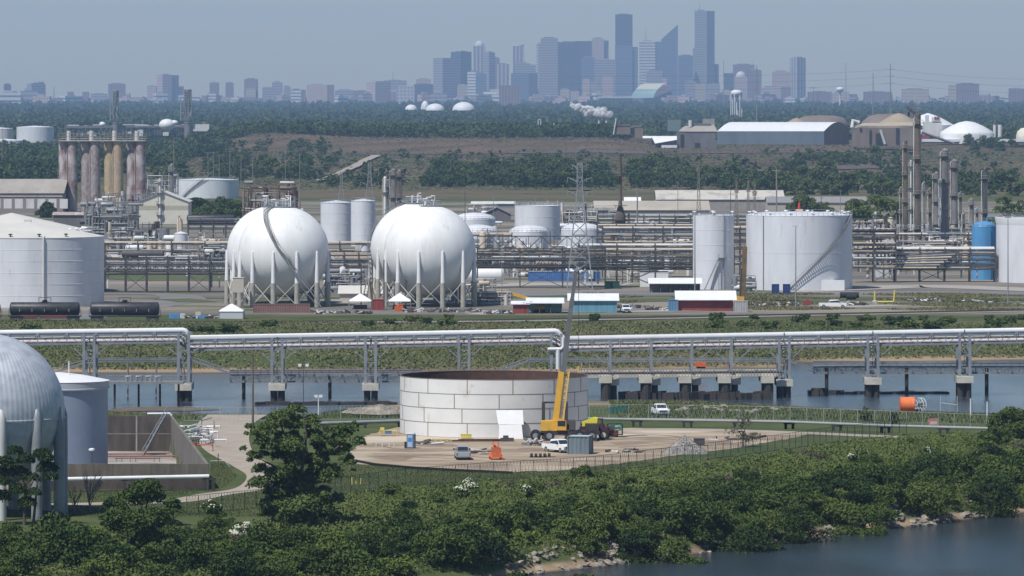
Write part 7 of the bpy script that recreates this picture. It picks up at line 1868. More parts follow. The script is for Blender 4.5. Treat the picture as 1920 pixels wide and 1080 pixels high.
TW_ = [
 ("tallest slab tower of the skyline, pale front and dark side", 1303, None, 1326, 20, 18, fG, .3, dict(spire=16, extra=[(22.6, 37, 20.5, 46, 3, fD), (-3, 3, 90, 40, 6, fG), (36, 45, 120, 40, 10, fD)])),
 ("second tallest dark tower with flat top left of the white banded one", 1154, None, 1186, 27, 18.2, fD, .8, dict(extra=[(-.5, 32, 86, 30, -6, fB), (30, 42, 88, 40, 0, fB)])),
 ("pale white banded tower with a thin mast beside the second tallest", 1199, None, 1229, 77, 17.6, fW, .8, dict(spire=22, extra=[(30, 41, 78, 40, 3, fB)])),
 ("blue tower with a slanting roof left of the tallest slab", 1240, None, 1271, 74, 17.9, fB, 0, dict(roof='slant')),
 ("broad tall grey tower with stepped shoulders in the middle of the skyline", 1014, None, 1046, 71, 17.2, fG, 1, dict(extra=[(-4, 2, 80, 30, 4, fG)])),
 ("very dark blue block tower right of the broad tall grey one", 1046, None, 1088, 79, 17.6, fD, .8, {}),
 ("dark tower with an open frame crown behind the dark blue block", 1078, None, 1110, 77, 18.6, fD, 0, {}),
 ("pink stone tower with a darker cut off right side", 1110, None, 1133, 72, 18.3, fP, .5, dict(extra=[(23, 31, 76, 40, 3, fD)])),
 ("blue grey mid height tower with pale left strip", 1090, None, 1115, 108, 17.0, fB, .5, {}),
 ("dull grey mid height tower left of the second tallest", 1116, None, 1155, 112, 17.1, fG, .6, {}),
 ("bright narrow white striped tower behind the broad grey one", 1006, None, 1016, 83, 18.4, fW, .4, {}),
 ("round topped tower with a white cap left of the broad grey one", 962, None, 983, 86, 18.4, fV, 0, {}),
 ("stepped dark tower below the white capped one", 965, None, 1005, 121, 17.9, fG, .6, dict(extra=[(2, 22, 116, 30, 4, fG)])),
 ("wide blue grey block below the stepped dark tower", 958, None, 992, 137, 17.0, fB, .3, dict(extra=[(34, 50, 137, 30, 2, fD)])),
 ("pink grey ribbed tower with octagonal crown", 928, None, 955, 120, 17.4, fV, 1.2, {}),
 ("tall pale tower with a bright domed crown", 888, None, 910, 86, 17.9, fV, 0, dict(roof='dome')),
 ("grey blue tower with brown side right of the domed crown", 905, 917, 928, 98, 17.6, fG, .8, {}),
 ("dark brown stepped tower right of the brown sided one", 916, None, 937, 108, 18.2, fBr, .8, {}),
 ("dark flat topped tower left of the domed crown tower", 845, 864, 884, 97, 17.9, fD, .3, {}),
 ("beige faced tower with dark blue side at the left end of downtown", 812, 830, 864, 109, 17.4, fG, 0, {}),
 ("small white windowed block in front of the domed crown tower", 876, 892, 895, 134, 16.9, fW, .2, {}),
 ("pale blue slab in front of the domed crown tower", 893, None, 912, 138, 16.8, fB, .3, {}),
 ("little beige block with peaked roof at the foot of downtown's left end", 857, None, 876, 159, 16.5, fT, .8, {}),
 ("brown wide block with dark top standing nearer below the skyline", 936, None, 975, 160, 13.0, fBr, 0, {}),
 ("beige low block pair at the foot of the dark blue tower", 1050, None, 1068, 167, 16.5, fT, .5, dict(extra=[(20, 36, 170, 20, 2, fP)])),
 ("pale pink block low in the middle of downtown", 1129, None, 1150, 144, 16.6, fP, .5, {}),
 ("brownish low block beneath the blue grey mid tower", 1092, None, 1106, 149, 16.7, fP, .4, dict(extra=[(14, 28, 153, 20, 2, fG)])),
 ("dark low block behind the stadium roof", 1155, None, 1185, 118, 17.0, fB, .2, {}),
 ("low dark blocks under the slant roofed tower", 1212, None, 1243, 133, 17.0, fG, .8, dict(extra=[(31, 55, 128, 30, 3, fB)])),
 ("dark green blue tower between the slant roof and the tallest slab", 1272, None, 1302, 104, 18.3, fB, .5, {}),
 ("small pink block left of the stadium's dark end", 1242, None, 1250, 147, 16.6, fP, .3, {}),
 ("wide low dark block under the tallest slab", 1284, None, 1306, 152, 16.8, fG, .3, {}),
 ("pale beige low block with chimneys under the tallest slab", 1303, None, 1322, 158, 16.5, fT, .5, {}),
 ("grey low block right under the tallest slab", 1326, None, 1350, 157, 16.7, fG, .3, {}),
 ("dark stepped office block with rounded top right of the tallest slab", 1375, None, 1415, 121, 18.0, fBr, 1, dict(extra=[(-18, 2, 137, 30, 4, fD)])),
 ("pink grey block with a shiny roof bubble behind the water tower", 1377, None, 1402, 144, 16.8, fP, 0, dict(roof='dome')),
 ("brown block with a thin mast right of the shiny roof bubble", 1402, None, 1428, 131, 17.2, fBr, .3, dict(spire=14)),
 ("long low pink building at the right of downtown", 1427, None, 1465, 163, 16.6, fP, .2, dict(extra=[(38, 56, 163, 30, 2, fBr)])),
 ("pink tan mid rise with rounded corners near downtown's right end", 1449, None, 1483, 134, 16.9, fP, .8, {}),
 ("tall brown tower with white vertical ribs at downtown's right end", 1482, 1496, 1511, 108, 17.1, fV, 1.2, {}),
 ("low beige block left of the water tower bowl", 1352, None, 1372, 170, 16.4, fT, .5, {}),
 ("wide purple brown block standing alone at the far right", 1794, None, 1836, 157, 15.0, fBr, 1, dict(extra=[(-14, 0, 159, 26, 3, fT)])),
 ("low brick block at the far right edge", 1893, None, 1922, 166, 15.0, fBr, .8, {}),
 ("long low red brown block near the radio mast", 1620, None, 1672, 172, 15.0, fBr, .5, {}),
 ("low cream topped brick block between mast and purple block", 1692, None, 1742, 167, 15.0, fT, 1.5, {}),
 ("low cluster block left of the small single stem water tower", 1515, None, 1560, 172, 15.5, fBr, 1, {}),
 ("low pale block under the small single stem water tower", 1560, None, 1592, 174, 15.2, fP, .5, {}),
 ("slender dark tower at the far left edge", 7, None, 19, 158, 16.5, fD, .3, dict(extra=[(12, 30, 188, 20, 2, fG)])),
 ("broad dark grey tower near the far left edge", 49, 59, 84, 157, 16.5, fG, .8, dict(extra=[(18, 29, 153, 24, 4, fG)])),
 ("low dark double block left of the silos", 122, None, 166, 182, 16.2, fBr, .4, dict(extra=[(4, 15, 172, 20, 4, fBr), (32, 44, 172, 20, 4, fBr)])),
 ("dim low block behind the far thick column", 170, None, 200, 176, 17.0, fG, .4, {}),
 ("round cornered dark tower behind the far thick grey column", 203, None, 234, 157, 16.6, fBr, .6, {}),
 ("twin pinkish slab tower, the left's tallest group", 293, 305, 322, 140, 16.8, fP, .4, dict(extra=[(17, 37, 141, 30, 3, fBr), (30, 50, 162, 20, 6, fP)])),
 ("lower pale pink slab left of the left's tallest group", 276, None, 293, 161, 16.6, fP, .3, {}),
 ("low domed beige hall in front of the left's tallest group", 242, None, 268, 184, 16.3, fT, .2, {}),
 ("small dark tower with white base left of the red brick blocks", 393, None, 410, 155, 16.8, fBr, .3, {}),
 ("bright cream block at the foot of the small dark tower", 391, None, 405, 174, 16.2, fW, 0, {}),
 ("small slender dark tower right of its twin", 423, None, 437, 155, 16.8, fBr, .3, {}),
 ("dark framed tower with bright cream front", 458, None, 483, 148, 16.6, fBr, .3, dict(extra=[(3, 22, 166, 10, -12, fT)])),
 ("dull red low blocks under the cream fronted tower", 440, None, 492, 184, 16.2, fBr, .4, {}),
 ("small cream building left of the dull red ones", 414, None, 432, 183, 16.1, fT, .3, {}),
 ("blue grey slab left of the white ribbed block", 492, None, 512, 163, 16.9, fG, 0, {}),
 ("taller blue grey slab beside the lower one", 510, None, 529, 154, 16.8, fG, .3, {}),
 ("faint grey slim block", 532, None, 544, 162, 17.4, fG, .3, {}),
 ("white block with dark window bands left of the pink slab", 545, None, 565, 168, 15.6, fW, .2, dict(extra=[(20, 28, 168, 22, 2, fBr)])),
 ("wide plain pinkish slab block standing clear in the left middle", 575, None, 614, 159, 15.6, mat("plain_pink_slab", (.50, .39, .35), rough=.8), .8, dict(extra=[(39, 51, 159, 26, 2, fBr)])),
 ("long low faint block right of the wide pinkish slab", 628, None, 665, 169, 16.8, fG, .6, {}),
 ("dark low block right of the long faint one", 664, None, 690, 170, 16.5, fBr, .6, {}),
 ("pinkish block with dark right side left of the grid windowed one", 686, 704, 732, 154, 16.3, fP, .5, {}),
 ("broad grey block with a thin mast", 720, None, 762, 151, 16.7, fG, .5, dict(spire=17)),
 ("pale grid windowed white block left of downtown", 744, None, 777, 161, 15.9, fmat("white_grid_facade", (.55, .52, .54), (.26, .26, .30), 'g', 10, 10, .6), 0, {}),
 ("dark low block against downtown's left end", 776, None, 812, 158, 16.5, fD, .4, {}),
 ("cream topped low block behind the dark low one", 780, None, 808, 148, 17.6, fT, .3, {}),
]
for lab, x0, xs, x1, yt, D, m, p, kw in TW_: tower(lab, x0, xs, x1, yt, D, m, p, **kw)
rb = random.Random(4); LB = []
for j, m_ in enumerate((fP, fT, fBr, fG, fW)):
    T = thing("low_city_block", "low distant city block at the foot of the skyline", "building", group="low blocks along the foot of the skyline"); MB().bx(-18, 18, 0, 30, 0, 26).build("body", m_, T, smooth=False); MB().bx(-9, 6, 8, 20, 26, 31).build("penthouse", fG, T, smooth=False); LB.append((T, list(T.children)))
for i in range(90):
    px = rb.choice([rb.uniform(380, 820), rb.uniform(820, 1480), rb.uniform(820, 1480), rb.uniform(0, 380), rb.uniform(1480, 1900)]); Y = rb.uniform(15600, 16800); T, chs = LB[i % 5]
    if i >= 5:
        c = T.copy(); COL.objects.link(c)
        for k_ in chs: d = k_.copy(); COL.objects.link(d); d.parent = c
        T = c
    s_ = rb.uniform(.5, 1.2); place(T, (XP(px, Y), Y, 0), rb.uniform(-.5, .8), (s_ * rb.uniform(.7, 1.8), s_, s_ * rb.uniform(.9, 1.5)))
# round white capped tower top
D = 18300.0; k = D / F
o = MB().cyl((0, 0, 0), 10.5 * k, 2.2 * k, 24).build("rooftop_disc", WHITE2, loc=(XP(972.5, D), D + 14, ZP(86, D))); tag(o, "white round cap on the roof of the tower left of the broad grey one", "roof cap")
# stadium with a curved pale green and cream roof
D = 15800.0; T = thing("stadium", "stadium with a curved cream and pale green roof below the skyline", "stadium", (XP(1184, D), D, 0)); k = D / F; X0, Y0, Z0 = T.location
st = [(1183, 184), (1186, 176), (1193, 167), (1203, 158), (1213, 156)]
mb = MB(); vs = []
for a_, b_ in st: vs += [q(a_, b_, (a_ - 1183) * 3), q(a_ + 42, b_ - .5, (a_ - 1183) * 3 + 10)]
for seg, m_, nm in ((range(0, 2), mat("pale_green_glass_roof", (.30, .44, .40), (.22, .34, .34), scale=.02), "glass_roof"), (range(2, 4), mat("cream_roof_membrane", (.58, .56, .44), rough=.8), "roof")):
    mb = MB(); mb.add(vs, [(2*i, 2*i+1, 2*i+3, 2*i+2) for i in seg]); mb.build(nm, m_, T, smooth=False)
mb = MB(); mb.bx(-2, 42 * k, 60, 120, 0, ZP(184, D)); mb.bx(25*k, 78*k, 110, 150, 0, ZP(160, D)); mb.bx(-60 * k, 0, 20, 60, 0, ZP(184, D)); mb.build("wall", MATS["brown_granite_facade"], T, smooth=False)
mb = MB(); mb.bx(-62 * k, 0, 10, 70, ZP(184, D), ZP(181, D)); mb.build("concourse_roof", WHITE_D, T, smooth=False)

# radio and power masts over the woods
for px, top, Y, w_, lab, arms in ((1669.5, 119, 6500, .9, "tall power pole with three cross arms right of downtown", (130, 143, 156)), (1637, 137, 7000, .9, "radio mast with small white antenna left of the tall power pole", ()), (1586, 118, 11000, .9, "very thin tall radio mast above the small water tower", ()),
    (1525, 162, 6200, .5, "floodlight mast right of downtown", (165,)), (1534, 170, 6200, .5, "second floodlight mast beside the first", (172,)), (1419, 122, 6800, .9, "pale slender mast right of the legged water tower", ()), (1357, 113, 15000, 1.5, "thin crane mast right of the tallest slab", ()), (101, 163, 14000, 1.6, "thin mast left of the low dark double block", ()), (122, 215, 5400, .4, "thin mast at the left end of the far pipe rack", ()), (793, 196, 6500, .3, "thin mast in front of the small far domes", ()), (1902, 222, 5000, .4, "thin mast over the woods at the right", ())):
    T = thing("mast", lab, "mast", (XP(px, Y), Y, 0)); h = ZP(top, Y); MB().tube([(0, 0, 0), (0, 0, h)], w_, 6, w_*.5).build("shaft", PM, T)
    if arms:
        mb = MB()
        for a_ in arms: mb.beam((-7 * Y/F, 0, ZP(a_, Y)), (7 * Y/F, 0, ZP(a_, Y)), .5)
        mb.build("cross_arm", PM, T)
T = thing("power_lines", "thin sagging power lines right of downtown", "power lines", (0, 0, 0)); Y = 6500; mb = MB()
for pya in (130, 143, 156):
    for pts in ([(1270 - 200, pya + 14), (1400, pya + 12), (1500, pya + 9), (1600, pya + 5), (1669, pya)], [(1669, pya), (1740, pya + 8), (1820, pya + 15), (1900, pya + 18), (1990, pya + 19)]):
        mb.tube([(XP(a_, Y), Y, ZP(b_, Y)) for a_, b_ in pts], .10, 4)
mb.build("wire", STEEL_D, T)

# steam and smoke
def plume(name, label, px0, py0, px1, py1, r0, r1, Y, seed, n=60, col=(.86, .86, .88), dens=.35, end=1.0):
    r = random.Random(seed); mb = MB(); k = Y / F
    for i in range(n):
        t = i / n; px = px0 + (px1 - px0) * t; py = py0 + (py1 - py0) * t; q_ = (r0 + (r1 - r0) * t) * k
        c = (XP(px, Y) + r.gauss(0, .5) * q_, Y + r.gauss(0, .4) * q_, ZP(py, Y) + r.gauss(0, .38) * q_)
        s = q_ * r.uniform(.25, .65)
        mb.sphere(c, s, 12, 7, r.uniform(.7, 1))
    m = bpy.data.materials.new(name + "_vapour"); m.use_nodes = True; nn, l = m.node_tree.nodes, m.node_tree.links
    b = nn["Principled BSDF"]; b.inputs["Base Color"].default_value = (*col, 1); b.inputs["Roughness"].default_value = 1; b.inputs["Specular IOR Level"].default_value = 0
    b.inputs["Subsurface Weight"].default_value = 0
    lw = nn.new("ShaderNodeLayerWeight"); lw.inputs[0].default_value = .35
    mr = nn.new("ShaderNodeMapRange"); mr.inputs[1].default_value = .25; mr.inputs[2].default_value = .95; mr.inputs[3].default_value = dens; mr.inputs[4].default_value = 0.0; l.new(lw.outputs["Facing"], mr.inputs[0]); l.new(mr.outputs[0], b.inputs["Alpha"])
    o = mb.build(name, m, ang=180); return kind(o, "stuff", label)
plume("steam", "white steam drifting left from the two short stacks in the woods", 1133, 217, 1072, 198, 13, 5, 4880, 1, 330, dens=.3)
plume("smoke", "thin pale smoke rising from the dark headframe", 1722, 205, 1714, 180, 3, 6, 4490, 2, 40, (.5, .5, .5), .10)
SC.cycles.transparent_max_bounces = 16
# ================================================================ vegetation
NR = np.random.RandomState(11)
def leaf_cloud(clumps, n, leaf, seed=0, flat=.5, shell=.72):
    "leaf quads spread through ellipsoid clumps [(x,y,z,rx,ry,rz)]; returns vertices and quads"
    rs = np.random.RandomState(seed); C = np.array(clumps, float)
    vol = (C[:, 3] * C[:, 4] * C[:, 5]) ** .66; p = vol / vol.sum()
    ci = rs.choice(len(C), n, p=p); c = C[ci]
    d = rs.normal(size=(n, 3)); d /= np.linalg.norm(d, axis=1)[:, None]
    d[:, 2] = np.where(d[:, 2] < -.3, -d[:, 2], d[:, 2])
    rad = shell + (1 - shell) * rs.rand(n) ** .7; rad *= 1 + .18 * np.sin(d[:, 0] * 5 + ci) * np.cos(d[:, 1] * 6 + ci * 2)
    pos = c[:, :3] + d * c[:, 3:] * rad[:, None]
    nor = d + rs.normal(size=(n, 3)) * flat; nor /= np.linalg.norm(nor, axis=1)[:, None]
    a = np.cross(nor, rs.normal(size=(n, 3))); a /= np.linalg.norm(a, axis=1)[:, None]; b = np.cross(nor, a)
    s = leaf * (.6 + .8 * rs.rand(n))[:, None]
    V = np.stack([pos - a * s, pos - b * s * .6, pos + a * s, pos + b * s * .6], 1).reshape(-1, 3)
    return V, np.arange(n * 4).reshape(-1, 4)
def crown_clumps(seed, R0, h, n, base=.35):
    "clumps that fill a rounded crown of radius R0 between base*h and h"
    rs = np.random.RandomState(seed); out = []
    for i in range(n):
        z = base + (1 - base) * rs.rand(); w = math.sin(PI * (.18 + .74 * (z - base) / (1 - base)))
        a = rs.rand() * 2 * PI; q = R0 * w * math.sqrt(rs.rand()) * .85; s = R0 * rs.uniform(.22, .42)
        out.append((q * math.cos(a), q * math.sin(a), z * h - s * .5, s, s, s * rs.uniform(.6, .9)))
    return out
# ---- the big tree in the lower left
x, y, _ = G(560, 985); big = thing("broadleaf_tree", "largest tree, dark and many branched, standing alone at the end of the gravel track", "tree", (x, y, 0)); k = y / F
def bt(px, py, dy=0): return ((px - 560) * k, dy, (985 - py) * k)
mb = MB(); mb.tube([bt(562, 990), bt(564, 940), bt(560, 900)], .45, 10, .36)
for path in ([(560, 905), (530, 880), (500, 868), (482, 858)], [(560, 900), (545, 850), (530, 810), (525, 790)], [(562, 900), (572, 850), (575, 810), (570, 780)], [(562, 895), (600, 865), (630, 840), (650, 825)], [(561, 915), (610, 900), (640, 870)], [(560, 925), (520, 915), (495, 900)], [(562, 930), (600, 920), (625, 915)]):
    mb.tube([bt(a, b, rnd.uniform(-1.5, 1.5) * (i > 0)) for i, (a, b) in enumerate(path)], .22, 7, .06)
mb.build("trunk", BARK, big)
cl = []
for px, py, rpx in ((530, 788, 24), (552, 782, 22), (510, 800, 20), (545, 812, 30), (575, 800, 26), (500, 820, 24), (478, 812, 14), (470, 855, 12), (488, 858, 16), (520, 840, 26), (555, 845, 34), (590, 830, 26), (620, 815, 24), (645, 810, 20), (660, 800, 10), (640, 835, 22), (610, 855, 24), (585, 870, 28), (650, 855, 14), (655, 868, 12), (545, 880, 32), (515, 890, 24), (500, 905, 18), (535, 915, 32), (570, 910, 32), (605, 900, 22), (605, 925, 16), (520, 940, 26), (550, 950, 34), (585, 945, 32), (610, 955, 22), (520, 965, 22), (565, 968, 32), (600, 968, 24), (630, 970, 12)):
    for j in range(6):
        c = bt(px + rnd.gauss(0, rpx * .55), py + rnd.gauss(0, rpx * .45), rnd.gauss(0, 1.8)); s = rpx * k * rnd.uniform(.38, .72) * (1.25 if py > 890 else 1); cl.append((*c, s, s * 1.2, s * .8))
V, Fq = leaf_cloud(cl, 80000, .17, 1, .9, .35); np_mesh("crown", V, Fq, mat_leaf("leaf_big_tree", (.012, .028, .008), (.038, .070, .018), (.095, .130, .036), .3, .1), big)
# ---- tree protos
def tree_proto(seed, R0, h, nleaf, leaf, m, nc=16, base=.3, trunk=True, name="tree", cat="tree"):
    T = thing(name, "tree", cat); V, Fq = leaf_cloud(crown_clumps(seed, R0, h, nc, base), nleaf, leaf, seed, .8); np_mesh("crown", V, Fq, m, T)
    if trunk:
        mb = MB(); mb.tube([(0, 0, -.4), (0, 0, h * .5)], R0 * .07, 6, R0 * .04)
        for a in range(4): mb.tube([(0, 0, h * (.2 + .08 * a)), (R0 * .5 * math.cos(a * 1.7), R0 * .5 * math.sin(a * 1.7), h * (.5 + .08 * a))], R0 * .035, 5, R0 * .012)
        mb.build("trunk", BARK, T)
    return T
# left foreground tree in front of the clad sphere
x, y, _ = G(45, 985); k = y / F
T = thing("broadleaf_tree", "tree with gaps in its crown in front of the ribbed sphere's legs", "tree", (x, y, 0))
mb = MB(); mb.tube([(0, 0, -.5), (.2, 0, 5)], .22, 8, .15); mb.tube([(1.0, .5, -.5), (1.6, .3, 5.5)], .2, 8, .1)
for a in range(6): mb.tube([(.3, 0, 3 + a * .4), (3.2 * math.cos(a * 1.1), 1.6 * math.sin(a * 1.1), 6 + a * .3)], .1, 5, .03)
mb.build("trunk", BARK, T)
cl = [((px - 45) * k + rnd.gauss(0, .4), rnd.gauss(0, 1.2), (985 - py) * k, r_ * k, r_ * k, r_ * k * .75) for px, py, r_ in ((8, 870, 20), (30, 850, 16), (45, 865, 18), (25, 890, 20), (5, 905, 18), (72, 855, 18), (95, 860, 16), (85, 880, 20), (100, 895, 14), (60, 900, 16), (30, 920, 18), (70, 925, 14), (10, 935, 20), (45, 945, 18), (-10, 890, 20))]
V, Fq = leaf_cloud(cl, 9000, .17, 5, .8); np_mesh("crown", V, Fq, LEAF, T)
def put_tree(seed, px, pyb, h, R0, m, label, n=6000, leaf=.17, base=.1, nc=22, name="broadleaf_tree"):
    T = tree_proto(seed, R0, h, n, leaf, m, nc, base, name=name); x, y, _ = G(px, pyb); T.location = (x, y, hg(x, y)); T["label"] = label; return T
put_tree(21, 268, 1045, 9.6, 4.4, LEAF_D, "bright green pointed tree in front of the concrete pit wall", 16000)
put_tree(22, 205, 985, 3.6, 1.4, LEAF_D, "slim small tree left of the pointed tree", 2500)
put_tree(23, 325, 985, 3.2, 1.6, LEAF_D, "small dark tree at the bend of the gravel track", 3000)
put_tree(24, 1892, 826, 4.6, 3.6, LEAF, "dense dark green tree at the right edge by the inlet shore", 9000)
put_tree(25, 1870, 836, 3.0, 3.0, LEAF_D, "lower dark bush tree joined to the right edge tree", 6000)
put_tree(26, 1622, 790, 2.2, 1.1, LEAF, "young leafy tree on the shore left of the orange spool", 1200)
put_tree(27, 1675, 796, 1.8, 1.0, LEAF_D, "small shrub tree at the foot of the orange spool", 1000)
put_tree(28, 88, 408, 6.0, 5.2, LEAF_D, "round dark tree by the left silos' feet", 3000, .4, name="broadleaf_tree")
for i, (px, R0) in enumerate(((372, 6), (392, 7), (415, 7), (438, 6))):
    put_tree(40 + i, px, 406 + i % 2 * 3, 7.5, R0, LEAF_D, ("leftmost", "second", "third", "rightmost")[i] + " tree of the dark row right of the gable building", 3500, .42)
put_tree(50, 1278, 432, 5.5, 4.2, LEAF_D, "dark round tree left of the slim upright tank's top", 2500, .38)
for i, (px, b, R0, h) in enumerate(((1610, 430, 8, 11), (1650, 425, 9, 12), (1685, 428, 7, 10), (1500, 405, 7, 8), (1535, 405, 6, 8), (1890, 430, 10, 12))):
    put_tree(60 + i, px, b, h, R0, LEAF, ("broad tree right of the widest tank's roof", "largest tree behind the tall dark rack", "tree left of the thin rusty stack's foot", "tree behind the widest tank's roof centre", "tree behind the widest tank's roof right half", "tree above the right edge white tank")[i], 3000, .5)
# wispy tree on the pad
T = put_tree(70, 1393, 838, 4.2, 2.3, mat_leaf("leaf_grey_wispy", (.045, .055, .03), (.08, .085, .05), (.13, .12, .08)), "thin wispy grey green tree at the pad's right end", 900, .13, .25, 18)
def bare(label, px, py, h, seed, m=DEADW, n=9):
    r = random.Random(seed); T = thing("bare_tree", label, "tree", G(px, py)); mb = MB()
    mb.tube([(0, 0, -.3), (0, 0, h * .3)], .12, 6, .09)
    for i in range(n):
        a = r.uniform(0, 2*PI); z0 = h * r.uniform(.05, .35); w_ = h * r.uniform(.15, .4); p = (w_ * math.cos(a), w_ * math.sin(a) * .6, h * r.uniform(.6, 1)); mb.tube([(0, 0, z0), (p[0]*.5, p[1]*.5, (z0 + p[2])*.48), p], .06, 5, .02)
        for j in range(3): mb.tube([(p[0]*.6, p[1]*.6, p[2]*.7), (p[0] + r.uniform(-.6, .6), p[1], p[2] + r.uniform(-.4, .5))], .03, 4, .01)
    mb.build("branch", m, T)
bare("bleached bare branched tree in front of the pit wall", 168, 955, 5.0, 1, n=14)
bare("small bare brown tree in the brush left of the bright shrub", 140, 960, 3.2, 2, n=8)
# ---- shrubs on the near bank
def shrub_proto(i, m, R0, h, n, leaf, nc):
    rs = np.random.RandomState(100 + i); cl = []
    for _ in range(nc):
        a = rs.rand() * 6.28; q_ = R0 * math.sqrt(rs.rand()) * .75; s = R0 * rs.uniform(.2, .42); z = h * (rs.uniform(.15, .85)) * (1 - .4 * q_ / R0)
        cl.append((q_ * math.cos(a), q_ * math.sin(a), z, s, s, s * .8))
    V, Fq = leaf_cloud(cl, n, leaf, 200 + i, .85, .6)
    # a few shoots that break the outline
    o = np_mesh("shrub", V, Fq, m); return o
protos = [shrub_proto(0, LEAF, 2.4, 2.6, 4200, .13, 26), shrub_proto(1, LEAF_D, 2.2, 3.0, 4200, .12, 24), shrub_proto(2, LEAF, 1.8, 2.2, 3000, .12, 20), shrub_proto(3, LEAF_D, 3.0, 3.2, 5600, .14, 32), shrub_proto(4, LEAF_Y, 1.7, 1.5, 2400, .12, 18), shrub_proto(5, LEAF, 1.4, 3.2, 2600, .12, 16), shrub_proto(6, mat_leaf("leaf_dry_twigs", (.05, .045, .03), (.095, .08, .055), (.15, .12, .09), .3), 1.6, 1.5, 1500, .10, 14), shrub_proto(7, mat_leaf("leaf_fresh_green", (.04, .07, .012), (.075, .12, .02), (.13, .17, .035), .2), 1.7, 1.7, 2600, .12, 16)]
GL = {0: ("leafy mid green shrubs on the near bank", "leafy mid green shrub in the dense brush on the near river bank"), 1: ("dark green shrubs on the near bank", "dark green rounded shrub in the dense brush on the near river bank"), 2: ("small green shrubs on the near bank", "small fresh green shrub growing on the near river bank"), 3: ("wide dark thickets on the near bank", "wide dark thicket low on the near river bank"), 4: ("low olive bushes on the near bank", "low olive brown bush among the tall weeds of the near bank"), 6: ("dry brown twiggy bushes on the near bank", "dry greyish brown twiggy bush among the green brush of the near bank"), 7: ("fresh yellow green bushes on the near bank", "fresh yellow green bush in the near bank brush"), 5: ("tall narrow shrubs on the near bank", "tall narrow shrub standing in the near bank brush")}
used = set(); r = random.Random(77); cnt = 0
def shore_y(x): return float(np.interp(x, SX, SY))
FXs = np.array([G(a, b)[:2] for a, b in [(-400, 1000), (0, 1002), (230, 1002), (340, 1000), (480, 985), (560, 968), (640, 936), (760, 920), (900, 909), (1100, 897), (1240, 880), (1370, 864), (1480, 850), (1560, 836), (1700, 822), (1800, 815), (2100, 815)]])
def fence_y(x): return float(np.interp(x, FXs[:, 0], FXs[:, 1]))
spots = []
tries = 0
while len(spots) < 295 and tries < 40000:
    tries += 1
    u = r.random(); px = r.uniform(-60, 1990); xx = None
    y0, y1 = 590, 860; yy = r.uniform(y0, y1); xx = XP(px, yy)
    s0, s1 = shore_y(xx) + 3, fence_y(xx) - 2.5
    if not (max(s0, 606) < yy < s1): continue
    if 470 < 960 + xx * F / yy < 690 and yy > 648: continue
    t = (yy - s0) / max(1, s1 - s0); left = px < 460
    dens = 1.0 if left else (1.0 if t < .35 else .55 if t < .7 else .28)
    if 960 + xx * F / yy > 1430 and t > .42: dens *= .35
    if r.random() > dens: continue
    if any((xx - a) ** 2 + (yy - b) ** 2 * .25 < (2.7 if left else 2.3 if t < .4 else 3.3) ** 2 for a, b, *_ in spots): continue
    spots.append((xx, yy, t, left))
for xx, yy, t, left in spots:
    if left: i = r.choice([0, 0, 1, 3, 3, 1, 5, 6, 7]); s = r.uniform(1.05, 1.5) if t < .6 else r.uniform(.6, .95)
    elif t < .35: i = r.choice([0, 1, 3, 3, 1, 0, 7]); s = r.uniform(.9, 1.35)
    elif t < .7: i = r.choice([0, 1, 2, 7, 4, 6, 7]); s = r.uniform(.7, 1.1)
    else: i = r.choice([2, 6, 4, 7, 0, 1]); s = r.uniform(.55, .9)
    o = protos[i] if i not in used else protos[i].copy()
    if i in used: COL.objects.link(o)
    used.add(i); place(o, (xx, yy, hg(xx, yy) - .2), r.uniform(0, 6.28), (s, s, s * r.uniform(.85, 1.1))); tag(o, GL[i][1], "shrub", GL[i][0])
for i in range(8):
    if i not in used: bpy.data.objects.remove(protos[i])
# taller bush groups low on the bank
for i, (px, py, h, R0, lab) in enumerate(((1110, 1040, 4.2, 4.0, "tall dark waterside bush above the palest rocks"), (1260, 1005, 4.4, 4.2, "big rounded waterside bush in the middle of the bank"), (1400, 985, 5.0, 4.6, "big dark waterside tree leaning over the dark shore gap"), (1500, 970, 4.8, 4.4, "green waterside tree right of the dark shore gap"), (1620, 955, 4.2, 4.0, "broad waterside bush above the long rock row"), (1740, 935, 4.0, 4.2, "waterside bush thicket near the right end of the rocks"), (1860, 925, 5.4, 4.6, "tallest waterside tree at the right edge"), (980, 1055, 4.6, 4.2, "waterside bush left of the palest rocks"), (850, 1062, 4.4, 4.0, "waterside bush right of the bottom centre"), (690, 1068, 4.2, 3.8, "leafy bush at the bottom edge centre"), (1190, 1005, 3.4, 3.2, "green bush behind the palest rocks"), (930, 1010, 3.6, 3.4, "bush behind the bottom centre waterside bushes"))):
    put_tree(300 + i, px, py, h, R0, (LEAF_D, LEAF)[i % 2], lab, 6500, .15, .05, 26, "waterside_bush")
